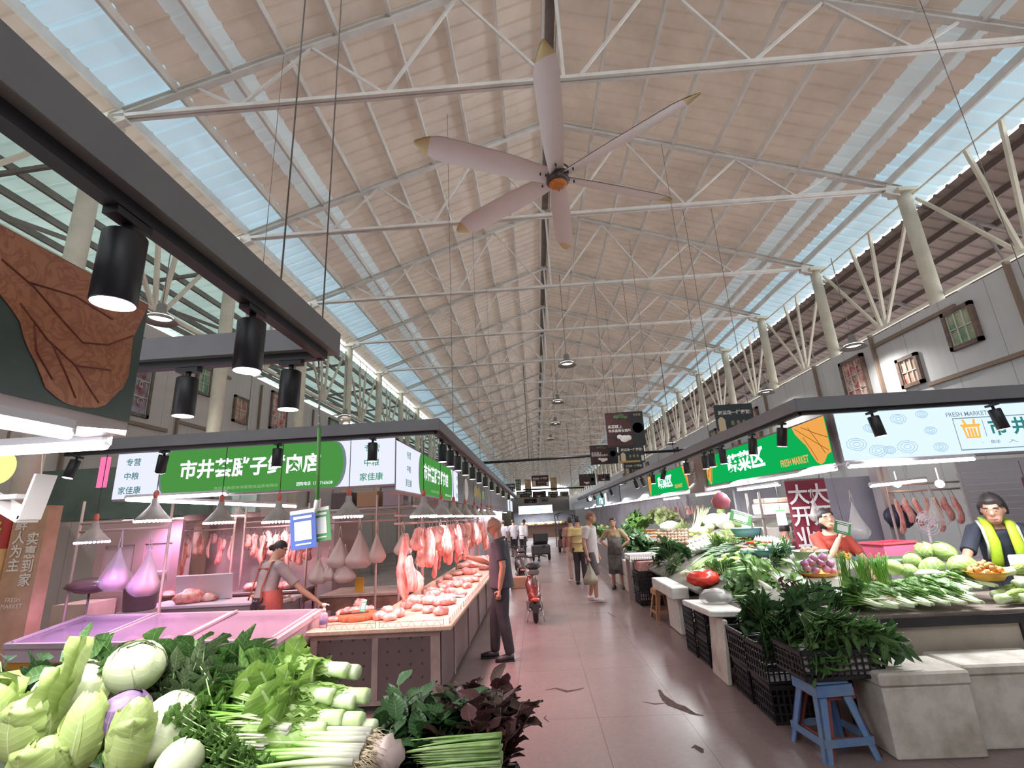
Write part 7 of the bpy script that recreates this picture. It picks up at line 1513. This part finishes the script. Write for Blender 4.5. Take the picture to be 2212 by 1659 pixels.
def person(label, loc, rz, H=1.68, lean=0., side=0., arms=((None, None), (None, None)), feet=None, head=(0, 0, 0), skin=None, shirt=None, trousers=None, shoe=None, sleeve='short', leg='long', hair='short', vox=.012, shirt_len=.80, female=False, curl=(.5, .5), palm=(None, None), hairm=None, headscale=1., girth=1.):
    """figure facing local -Y; arms: (elbow, wrist) for the right (-x) and left (+x) arm in local metres at 1.7 m height"""
    s_ = H/1.70; t_ = thing('person', label, 'person', loc, rz); skin = skin or skin_a
    bend = lambda p: (lambda q: V3(q.x+side*max(0, q.z-.92), q.y, q.z))(V3(p.x, p.y*cos(lean)-(p.z-.92)*sin(lean) if p.z > .92 else p.y, .92+(p.z-.92)*cos(lean)+p.y*sin(lean)*.5 if p.z > .92 else p.z))
    J = lambda x, y, z: bend(V3(x, y, z))*s_
    sw = .165 if female else .180; hw = .092 if female else .085
    pelvis, waist, chest, upper, neck, hb = J(0, 0, .93), J(0, .0, 1.08), J(0, .01, 1.25), J(0, .02, 1.38), J(0, .015, 1.45), J(0, -.005, 1.52)
    hc_ = hb+(bend(V3(0, -.02, 1.60))-bend(V3(0, 0, 1.52)))*s_
    sh = {-1: J(-sw, .02, 1.375), 1: J(sw, .02, 1.375)}; fd = feet or ((0, 0, 0), (0, 0, 0))
    el, wr = {}, {}
    for i, k in enumerate((-1, 1)):
        e, w_ = arms[i]; el[k] = V3(*e)*s_ if e else J(k*(sw+.055), .03, 1.11); wr[k] = V3(*w_)*s_ if w_ else J(k*(sw+.05), -.04, .88)
    body = MB(); T = lambda *a, **k: body.tube(*a, **k)
    T([pelvis-Z*.05*s_, pelvis, waist, chest, upper, neck], [.13*s_, .155*s_, .135*s_, .155*s_, .14*s_, .06*s_], 16, flat=.68)
    T([upper, neck, hb+Z*.03*s_], [.075*s_, .058*s_, .054*s_], 12)
    hips, kn, an = {}, {}, {}
    for i, k in enumerate((-1, 1)):
        hips[k] = J(k*hw, 0, .90); f = V3(*fd[i]); an[k] = (V3(k*.10, .03, .085)+f)*s_; kn[k] = (hips[k]+an[k])/2+V3(k*.0, -.035, .02)*s_
        T([hips[k], hips[k].lerp(kn[k], .4), kn[k], kn[k].lerp(an[k], .35), an[k]], [.088*s_, .078*s_, .056*s_, .055*s_, .036*s_], 12)
        T([an[k]+V3(0, .03, -.02)*s_, an[k]+V3(0, -.04, -.035)*s_, an[k]+V3(k*.015, -.14, -.055)*s_, an[k]+V3(k*.015, -.17, -.06)*s_], [.036*s_, .042*s_, .036*s_, .02*s_], 10, flat=.75)
        T([upper.lerp(sh[k], .5), sh[k], sh[k].lerp(el[k], .5), el[k], el[k].lerp(wr[k], .35), wr[k]], [.06*s_, .056*s_, .047*s_, .040*s_, .040*s_, .027*s_], 12)
        pn = palm[i]; pn = V3(*pn) if pn else V3(-k, 0, 0); hand_mb(body, wr[k], wr[k]-el[k], pn, s_, curl[i])
    # head
    q = Euler((radians(head[0]), radians(head[1]), radians(head[2]))).to_matrix(); HS = s_*headscale; hl = lambda x, y, z: hc_+(q @ V3(x, y, z))*HS
    hM = MB(); hM.ball((0, 0, 0), (.074, .094, .112), 22, 16, lambda d: (1-.13*max(0, -d.z)**1.5*(1 if d.y < .2 else 1.6)) * (1+.03*max(0, d.y)))
    hM.tube([(0, -.02, -.04), (0, -.065, -.085), (0, -.078, -.098)], [.06, .044, .026], 10)
    hM.tube([(0, -.088, .012), (0, -.105, -.018), (0, -.092, -.034)], [.011, .017, .014], 8)
    hM.tube([(-.045, -.078, .028), (0, -.092, .026), (.045, -.078, .028)], [.012, .012, .012], 8)
    hM.tube([(-.025, -.084, -.062), (0, -.092, -.060), (.025, -.084, -.062)], [.008, .011, .008], 8)
    for k in (-1, 1): hM.ball((k*.075, .008, -.01), (.012, .022, .032), 10, 7)
    body.v.extend(tuple(hl(*v)) for v in hM.v); n0 = len(body.v)-len(hM.v)
    for f in hM.f: body.f.append(tuple(n0+i for i in f)); body.mi.append(0); body.sm.append(True); 
    body.uv.extend([(0, 0, 0)]*len(hM.v))
    fuse(body, 'body', skin, t_, vox, 3)
    for k in (-1, 1):
        o = MB(); o.ball(hl(k*.030, -.0865, .006), (.0095*HS, .005*HS, .0036*HS), 10, 7); e = o.build('eye', eye_w, t_); o = MB(); o.ball(hl(k*.030, -.0900, .006), .0040*HS, 8, 6); o.build('pupil', eye_d, e)
        o = MB(); o.tube([hl(k*.014, -.094, .028), hl(k*.030, -.097, .033), hl(k*.048, -.083, .028)], .0042*HS, 5); o.build('eyebrow', hairm or hair_m, t_)
    o = MB(); o.tube([hl(-.024, -.091, -.062), hl(0, -.1005, -.061), hl(.024, -.091, -.062)], [.003*HS, .0065*HS, .003*HS], 6); o.build('lips', lipm, t_)
    # hair
    if hair != 'none':
        o = MB(); up = {'short': 1.10, 'shaved': 1.015, 'bob': 1.16, 'big': 1.30, 'bun': 1.12}[hair]; low = {'short': -.35, 'shaved': -.2, 'bob': -.85, 'big': -.35, 'bun': -.35}[hair]
        def hf(d):
            front = d.y < -.15
            k_ = up*(1+.02*sin(d.x*17)*sin(d.z*15)) if (d.z > (.52 if abs(d.x) < .6 else .3) or (not front and d.z > low+.25*max(0, -d.y))) else .82
            return k_
        o.ball((0, .0, 0), (.074, .096, .112), 28, 20, hf)
        if hair == 'bun': o.ball((0, .11, -.02), (.04, .035, .04), 10, 8)
        if hair == 'bob': o.tube([(0, .05, .02), (0, .06, -.09)], [.085, .075], 14, flat=.7)
        o.v = [tuple(hl(*v)) for v in o.v]; o.build('hair', hairm or hair_m, t_)
    # clothes
    g = .014*s_; o = MB(); bot = J(0, 0, shirt_len) if shirt_len > .92 else V3(0, 0, shirt_len)*s_
    o.tube([bot, pelvis+Z*.0, waist, chest, upper-Z*.0, upper.lerp(neck, .55)], [(.165*s_+g*(1.1 if shirt_len < .9 else .5))*girth, (.158*s_+g)*girth, (.145*s_+g*1.4)*girth, .158*s_+g*1.2*girth, .142*s_+g, .078*s_], 18, flat=.72+.25*(girth-1))
    if female: o.tube([chest+V3(-.07, -.085, .02)*s_, chest+V3(.07, -.085, .02)*s_], [.065*s_, .065*s_], 10)
    for k in (-1, 1):
        end = sh[k].lerp(el[k], .72) if sleeve == 'short' else wr[k].lerp(el[k], .1); mid = [] if sleeve == 'short' else [el[k]]
        pts = [upper.lerp(sh[k], .55), sh[k], sh[k].lerp(el[k], .45)]+mid+[end]; o.tube(pts, [.065*s_+g, .060*s_+g, .054*s_+g]+[.048*s_+g]*len(mid)+[.055*s_+g if sleeve == 'short' else .034*s_+g], 14)
    so = fuse(o, 'shirt', shirt, t_, max(.011, vox), 5)
    o = MB(); o.tube([pelvis+Z*.06*s_, pelvis, pelvis-Z*.09*s_], [.150*s_+g, .162*s_+g*.6, .13*s_], 16, flat=.72)
    for k in (-1, 1):
        if leg == 'long': pts = [hips[k], hips[k].lerp(kn[k], .4), kn[k], kn[k].lerp(an[k], .35), an[k]+Z*.0]; rs = [.092*s_+g, .083*s_+g, .064*s_+g, .062*s_+g, .052*s_+g*.6]
        elif leg == 'short': pts = [hips[k], hips[k].lerp(kn[k], .5), hips[k].lerp(kn[k], 1.05)]; rs = [.094*s_+g, .09*s_+g, .085*s_+g]
        else: pts = [hips[k], hips[k].lerp(kn[k], .5), kn[k], kn[k].lerp(an[k], .35)]; rs = [.1*s_+g, .1*s_+g, .1*s_+g, .1*s_+g]
        o.tube(pts, rs, 14)
    if leg == 'skirt': o.tube([pelvis, pelvis.lerp(V3(0, 0, .45)*s_, .5), V3(0, 0, .45)*s_], [.17*s_, .19*s_, .2*s_], 16, flat=.75)
    fuse(o, 'trousers' if leg != 'skirt' else 'skirt', trousers, t_, max(.012, vox), 4)
    for k in (-1, 1):
        o = MB(); a = an[k]; g2 = .010*s_
        o.tube([a+V3(0, .045, -.035)*s_, a+V3(0, -.03, -.035)*s_, a+V3(k*.012, -.12, -.05)*s_, a+V3(k*.015, -.185, -.056)*s_], [.036*s_+g2, .044*s_+g2, .038*s_+g2, .020*s_+g2], 12, flat=.72)
        lo = min(v[2] for v in o.v); o.v = [(v[0], v[1], max(v[2], .004)) for v in o.v]; o.box((a.x-.042*s_, a.y-.19*s_, .0), (a.x+.042*s_, a.y+.055*s_, .02), chamfer=.008); o.build('shoe', shoe or sole, t_)
    t_['s'] = s_; return t_, dict(hl=hl, el=el, wr=wr, sh=sh, pelvis=pelvis, waist=waist, chest=chest, upper=upper, neck=neck, s=s_)
pm = lambda n, a, b_=None, sc=6: mat(n, a, .75, col2=b_, scale=sc)
blackt = pm('cloth_black', '#2b2629', '#38323a')
# 1 man in dark polo shirt at the counter
mp = at(1090, 1424, z=0.)
t1, b1_ = person('bald man in dark polo shirt and glasses looking at pork while holding a phone', (mp.x, mp.y, 0), radians(-84), 1.72, .05, 0, (((-.21, -.14, 1.12), (-.12, -.42, 1.22)), ((.235, .02, 1.10), (.22, -.03, .84))), ((0, -.14, 0), (0, .04, 0)), (26, 0, 0), mat('skin_tan', '#ad7b66', .5, col2='#9a6855', scale=9, amt=.5), pm('polo_charcoal', '#35303a', '#3f3943'), blackt, sole, hair='none', vox=.0075, curl=(1.0, .6), palm=((.5, -.2, .8), None), hairm=mat('hair_shaved', '#8a6a5c', .6), shirt_len=.84, girth=1.18)
hl = b1_['hl']; o = MB()
for k in (-1, 1): o.tube([hl(k*.033+.024*cos(a*pi/8), -.102, .006+.019*sin(a*pi/8)) for a in range(17)], .0022, 5); o.tube([hl(k*.056, -.098, .012), hl(k*.078, .0, .012)], .0024, 5)
o.tube([hl(-.012, -.104, .012), hl(.012, -.104, .012)], .0022, 5); o.build('glasses', mat('glasses_dark', '#2c2528', .3), t1)
o = MB(); c_ = b1_['upper']; o.tube([c_+V3(.075*cos(a), .07*sin(a)+.0, .055+.02*sin(a)) for a in [k*pi/10-pi*.35 for k in range(18)]], .017, 7); o.build('collar', pm('polo_charcoal', '#35303a'), t1)
w_ = b1_['wr'][-1]; ph = thing('phone', 'dark phone held in the bald man\'s hand', 'phone', t1.matrix_basis @ (w_+V3(.02, -.10, .055)), rot=(.9, .2, radians(-84))); o = MB(); o.box((-.036, -.075, -.004), (.036, .075, .004), chamfer=.004); o.build('phone_body', mat('phone_dark', '#2d2b33', .2), ph)
# 2 woman in apron inside the meat stall
t2, q2 = person('woman in pale shirt and red crossed apron straps seen from behind at work', (-3.5, 6.35, 0), radians(152), 1.60, .30, .10, (((-.40, -.30, 1.02), (-.50, -.48, .86)), ((.25, -.2, 1.0), (.14, -.42, .9))), None, (25, 0, -55), skin_b, pm('shirt_pale', '#b3a4a2', '#a39391'), pm('trousers_dark', '#3f3539'), sole, hair='bun', female=True, vox=.011, shirt_len=.93)
apm = pm('apron_red', '#b0574c', '#9a4a42'); up, ws, pv = q2['upper'], q2['waist'], q2['pelvis']
o = MB()
for k in (-1, 1): o.tube([up+V3(k*.10, -.08, .06), up+V3(k*.11, .075, .05), ws+V3(k*.09, .13, .02), pv+V3(-k*-.13, .12, .02)], .014, 6, flat=.5)
o.tube([up+V3(-.10, .11, -.03), up+V3(.10, .11, -.03)], .014, 6); o.build('apron_straps', apm, t2)
o = MB(); o.tube([pv+V3(-.06, -.05, .12), pv+V3(-.07, -.05, -.05), V3(-.07, -.06, .45)], [.15, .165, .17], 18, flat=.85); o.build('apron', apm, t2)
# 3 group beside the vegetable stall
a = at(1287, 1298, z=0.)
t3, q3 = person('man in loose pale grey shirt and slippers carrying a plastic bag', (a.x, a.y, 0), radians(60), 1.74, .04, 0, (((-.23, .05, 1.12), (-.24, -.02, .86)), (None, None)), ((0, -.1, 0), (0, .12, 0)), (5, 0, 20), skin_a, pm('shirt_grey', '#c3b9b7', '#aea4a3'), pm('shorts_dark', '#4a3f42'), shoe_w, leg='short', hair='short', hairm=mat('hair_brownish', '#7d5a4a', .6), shirt_len=.70, curl=(1.3, .5))
wp_ = t3.matrix_basis @ (q3['wr'][-1]+V3(0, -.02, -.10)); hangbag((wp_.x, wp_.y, wp_.z-.02), .30, .42, 'translucent bag of vegetables hanging from the hand of the man in pale grey', 91, mat('bag_greens', '#8a8a5c', .6, col2='#c2b59a', scale=7), filmmat('bag_smoky', '#b9ad9a', .55, .3), .08)
a = at(1262, 1262, z=0.)
t4, q4 = person('person in a pale yellow reflective vest and black trousers seen from behind', (a.x-.05, a.y, 0), radians(165), 1.66, .02, 0, ((None, None), (None, None)), None, (0, 0, 10), skin_a, pm('vest_pale', '#d8c98e', '#c7b67a'), blackt, sole, hair='short', vox=.014)
o = MB()
for z in (1.0, 1.18): o.tube([V3(.182*cos(k*pi/12), .135*sin(k*pi/12), z) for k in range(25)], .022, 6, flat=.4)
o.build('reflective_band', pm('band_brown', '#8d7a6c'), t4)
a = at(1244, 1257, z=0.)
person('person in a brownish shirt and pale trousers with white shoes, seen from behind', (a.x-.02, a.y, 0), radians(190), 1.64, .03, 0, ((None, None), (None, None)), None, (0, 0, 0), skin_a, pm('shirt_brown', '#ab8272', '#957063'), pm('trousers_pale', '#c3b0a5', '#b09c92'), shoe_w, hair='short', vox=.014)
a = at(1338, 1272, z=0.)
t5, q5 = person('woman in tan top and dark patterned dress with hands on her hips', (a.x, a.y, 0), radians(-12), 1.58, 0, 0, (((-.36, .06, 1.14), (-.17, -.02, 1.0)), ((.36, .06, 1.14), (.17, -.02, 1.0))), ((-.02, 0, 0), (.02, 0, 0)), (0, 0, -8), skin_a, pm('top_tan', '#a08a6a', '#8a7557'), pm('dress_dark', '#4a4748', '#6b6660', 12), sole, leg='skirt', hair='bun', female=True, vox=.012, shirt_len=.96)
o = MB(); o.tube([q5['pelvis']-Z*.1, q5['waist'], q5['chest']-Z*.02], [.19, .165, .165], 18, flat=.8); o.build('dress_bodice', pm('dress_dark', '#4a4748'), t5)
a = at(1368, 1200, z=0.)
# distant shoppers
for k, (px, py, rz, shc, H_, lb) in enumerate(((1136, 1203, 150, '#d9d5d6', 1.62, 'shopper in a white shirt stooping beside the parked carts, right one of three'), (1122, 1204, 200, '#c9c5cb', 1.62, 'shopper in a pale shirt in the middle of the three far ones'), (1106, 1204, 170, '#bcb4bd', 1.6, 'shopper with a greyish shirt, left one of the three far ones'))):
    a = at(px, py, z=0.); person(lb, (a.x-.1-.12*k, a.y+(0, .55, -.1)[k], 0), radians(rz), H_, .25 if k == 0 else .1, 0, ((None, None), ((.2, -.2, 1.05), (.1, -.36, .95))), None, (10, 0, 0), skin_a, pm('shirt_far_%s' % 'abc'[k], shc), blackt, sole, hair='short', vox=.018, sleeve='short' if k else 'long')
# 6 laughing woman
t6, q6 = person('laughing woman in a red shirt with yellow flower print, hand held to her mouth', (3.56, 6.32, 0), radians(-14), 1.60, .08, -.04, (((-.15, -.27, 1.10), (.015, -.26, 1.37)), ((.30, -.06, 1.08), (.28, -.28, .95))), None, (-6, -10, 4), skin_b, pm('shirt_red', '#a8402f', '#7d3026', 7), pm('trousers_dark', '#3f3539'), sole, hair='bob', female=True, vox=.009, curl=(1.3, .5), palm=((.2, .9, .3), None), headscale=1.14)
hl = q6['hl']; o = MB()
for (x, z) in ((.05, 1.2), (.07, 1.13), (-.06, 1.2), (.0, 1.1), (.1, 1.18)):
    for a in range(5): o.ball(V3(x*.9+.022*cos(a*1.26), -.175-.05*(z < 1.15), z*.92+.022*sin(a*1.26)), (.014, .006, .014), 7, 5)
o.build('flower_print', pm('flower_yellow', '#d8b55a'), t6); o = MB(); o.tube([hl(-.022, -.102, -.058), hl(0, -.108, -.066), hl(.022, -.102, -.058)], [.003, .008, .003], 6); o.build('teeth', eye_w, t6)
# 7 man in hi-vis vest at the right edge
t7, q7 = person('dark-haired man in a bright yellow-green vest over a navy shirt leaning over the counter', (4.82, 5.55, 0), radians(-24), 1.68, .30, -.05, (((-.42, -.42, 1.08), (-.62, -.62, .94)), ((.3, -.4, 1.02), (.25, -.55, .95))), None, (12, 0, -25), skin_a, pm('shirt_navy', '#2a2f3d', '#232733'), pm('trousers_dark', '#3f3539'), sole, hair='big', vox=.010, headscale=1.22)
hv = mat('vest_lime', '#b7d436', .5, col2='#a2c02c', scale=5); up, ch, ws = q7['upper'], q7['chest'], q7['waist']; o = MB()
for k in (-1, 1): o.tube([up+V3(k*.085, .02, .115), up+V3(k*.09, -.10, .05), ch+V3(k*.085, -.165, .0), ws+V3(k*.10, -.17, .0), q7['pelvis']+V3(k*.11, -.15, 0)], [.034, .04, .045, .05, .05], 8, flat=.4)
vo = o.build('safety_vest', hv, t7); o = MB()
for k in (-1, 1): o.tube([up+V3(k*.13, .0, .09), up+V3(k*.135, -.105, .02), ch+V3(k*.135, -.155, -.02), ws+V3(k*.15, -.15, 0)], .018, 6, flat=.4)
o.build('silver_band', mat('band_silver', '#b5bba8', .4), vo)
# 8 person in maroon
person('person in a maroon shirt turned away beside the maroon banner', (at(1690, 1130, y=7.25).x, 7.25, 0), radians(150), 1.46, .2, 0, ((None, None), ((.3, -.1, 1.0), (.2, -.3, .95))), None, (10, 0, 0), skin_a, pm('shirt_maroon', '#6d3138', '#5b282f'), blackt, sole, hair='short', vox=.014)

# ================================================================== vehicles in the aisle
redp = mat('scooter_red', '#84332d', .35, col2='#662623', scale=6, coat=.3); rub = mat('tyre_rubber', '#232124', .7); seatm = mat('seat_black', '#2b282b', .5); chrome = mat('worn_chrome', '#a8a09e', .3, .8); mud = mat('bike_dark', '#3a3537', .5)
def wheel(par, p, r, w_, hubm=None):
    o = MB(); n = 22; o.tube([(p[0], p[1]+(r-w_*.5)*cos(a*2*pi/n), p[2]+(r-w_*.5)*sin(a*2*pi/n)) for a in range(n+1)], w_*.5, 8); wo = o.build('wheel', rub, par)
    o = MB(); o.lathe([(r*.28, -w_*.35), (r*.3, 0), (r*.28, w_*.35)], 14, Matrix.Translation(p) @ Matrix.Rotation(pi/2, 4, 'Y'))
    for a in range(8): o.tube([p, (p[0], p[1]+(r-w_)*cos(a*pi/4), p[2]+(r-w_)*sin(a*pi/4))], .006, 4)
    o.build('rim', hubm or chrome, wo)
def scooter(label, loc, rz, body, scale=1., basket=False):
    t_ = thing('electric_scooter', label, 'scooter', loc, rz); t_.scale = (scale,)*3
    wheel(t_, (0, 0, .22), .22, .085); wheel(t_, (0, 1.12, .22), .22, .08)
    o = MB(); o.tube([(0, -.2, .36), (0, -.02, .50), (0, .28, .56), (0, .45, .40), (0, .5, .22)], [.04, .10, .13, .11, .07], 14, flat=.9); o.ball((0, -.02, .42), (.115, .2, .13), 14, 8); o.build('vehicle_body', body, t_)
    o = MB(); o.tube([(-.07, -.22, .40), (0, -.26, .41), (.07, -.22, .40)], [.02, .035, .02], 8); o.build('tail_light', mat('tail_lamp', '#c4604c', .2, coat=.5), t_)
    o = MB(); o.box((-.055, -.26, .2), (.055, -.245, .33)); o.build('mudguard', mud, t_)
    o = MB(); o.tube([(0, .02, .5), (0, .02, .88)], .026, 8); o.box((-.10, -.16, .78), (.10, .1, .87), chamfer=.02); o.build('seat_post', chrome, t_)
    o = MB(); o.tube([(0, -.14, .90), (0, -.06, .92), (0, .10, .92), (0, .22, .89)], [.09, .135, .11, .05], 14, flat=.42); o.build('seat', seatm, t_)
    o = MB(); o.box((-.13, .42, .16), (.13, .95, .22), chamfer=.02); o.build('footboard', mud, t_)
    o = MB(); o.tube([(0, 1.1, .26), (0, 1.0, .62), (0, .92, .98)], [.035, .03, .026], 10); o.build('steering_column', chrome, t_)
    o = MB(); o.tube([(0, .98, .3), (0, .96, .5), (0, .93, .66)], [.10, .13, .08], 12, flat=.4); o.build('leg_shield', body, t_)
    o = MB(); o.tube([(-.30, .82, 1.0), (-.2, .9, 1.02), (0, .93, .99), (.2, .9, 1.02), (.30, .82, 1.0)], .014, 8); o.build('handlebar', mud, t_)
    for k in (-1, 1):
        o = MB(); o.tube([(k*.22, .89, 1.02), (k*.27, .88, 1.15)], .006, 5); o.ball((k*.28, .88, 1.18), (.05, .012, .032), 10, 6); o.build('mirror', mud, t_)
        o = MB(); o.tube([(k*.10, .05, .3), (k*.13, -.02, .12), (k*.15, -.05, .02)], .010, 6); o.build('stand_leg', chrome, t_)
        o = MB(); o.tube([(k*.10, .05, .46), (k*.135, .0, .22), (k*.09, .05, .18)], .011, 6); o.build('guard_rail', chrome, t_)
    if basket:
        b_ = put('wire_basket', crate_mesh(.34, .26, .22, chrome), t_, loc=(-.17, 1.0, .72))
    return t_
a = at(1158, 1352, z=0.)
scooter('red electric scooter parked tail-on in the aisle beside the bald man', (a.x, a.y+.22, 0), radians(3), redp, .98)
a = at(1140, 1262, z=0.)
scooter('small scooter with front basket parked ahead of the red scooter', (a.x-.14, a.y+.1, 0), radians(8), mud, .9, True)
o = MB(); o.box((-.2, -.16, 0), (.2, .16, .26), chamfer=.01); o.build('carton', mat('carton_tan', '#b58c74', .6, col2='#a17a63', scale=5), loc=(a.x-.22, a.y-.55, .0), label='tan carton on the floor left of the red scooter', cat='carton')
def cart(label, loc, rz, canopy_):
    t_ = thing('mobility_scooter' if not canopy_ else 'covered_tricycle', label, 'vehicle', loc, rz)
    for (x, y) in ((-.32, 0), (.32, 0), (0, 1.15)): wheel(t_, (x, y, .2), .2, .09)
    o = MB(); o.box((-.36, -.28, .24), (.36, .42, .62), chamfer=.05); o.box((-.3, .4, .2), (.3, 1.0, .28), chamfer=.03); o.build('vehicle_body', mud if not canopy_ else mat('tricycle_maroon', '#5d3a3a', .4), t_)
    o = MB(); o.box((-.3, -.1, .62), (.3, .35, .74), chamfer=.05); o.box((-.3, -.2, .7), (.3, -.08, 1.08), chamfer=.05); o.build('seat', seatm, t_)
    o = MB(); o.tube([(0, 1.15, .25), (0, 1.05, .7), (0, .95, 1.0)], .04, 8); o.tube([(-.3, .88, 1.02), (0, .95, 1.0), (.3, .88, 1.02)], .016, 8); o.build('handlebar', mud, t_)
    if canopy_:
        o = MB(); o.grid(lambda u, v: V3(u*.5, -.35+1.6*v, 1.72+.10*(1-u*u)*1), 8, 6); o.grid(lambda u, v: V3(-u*.5, -.35+1.6*v, 1.66+.06*(1-u*u)), 8, 6); o.build('canopy', mat('tricycle_roof', '#5a2f33', .6), t_)
        for (x, y) in ((-.42, -.25), (.42, -.25), (-.42, 1.1), (.42, 1.1)): o = MB(); o.tube([(x, y, .3), (x, y, 1.70)], .018, 6); o.build('canopy_post', mud, t_)
    return t_
a = at(1170, 1212, z=0.); cart('black mobility scooter parked at the left of the aisle beside the far shoppers', (a.x, a.y+.2, 0), radians(5), False)
a = at(1228, 1195, z=0.); cart('maroon covered tricycle parked in the middle distance behind the group', (a.x-.05, a.y+.4, 0), radians(-8), True)
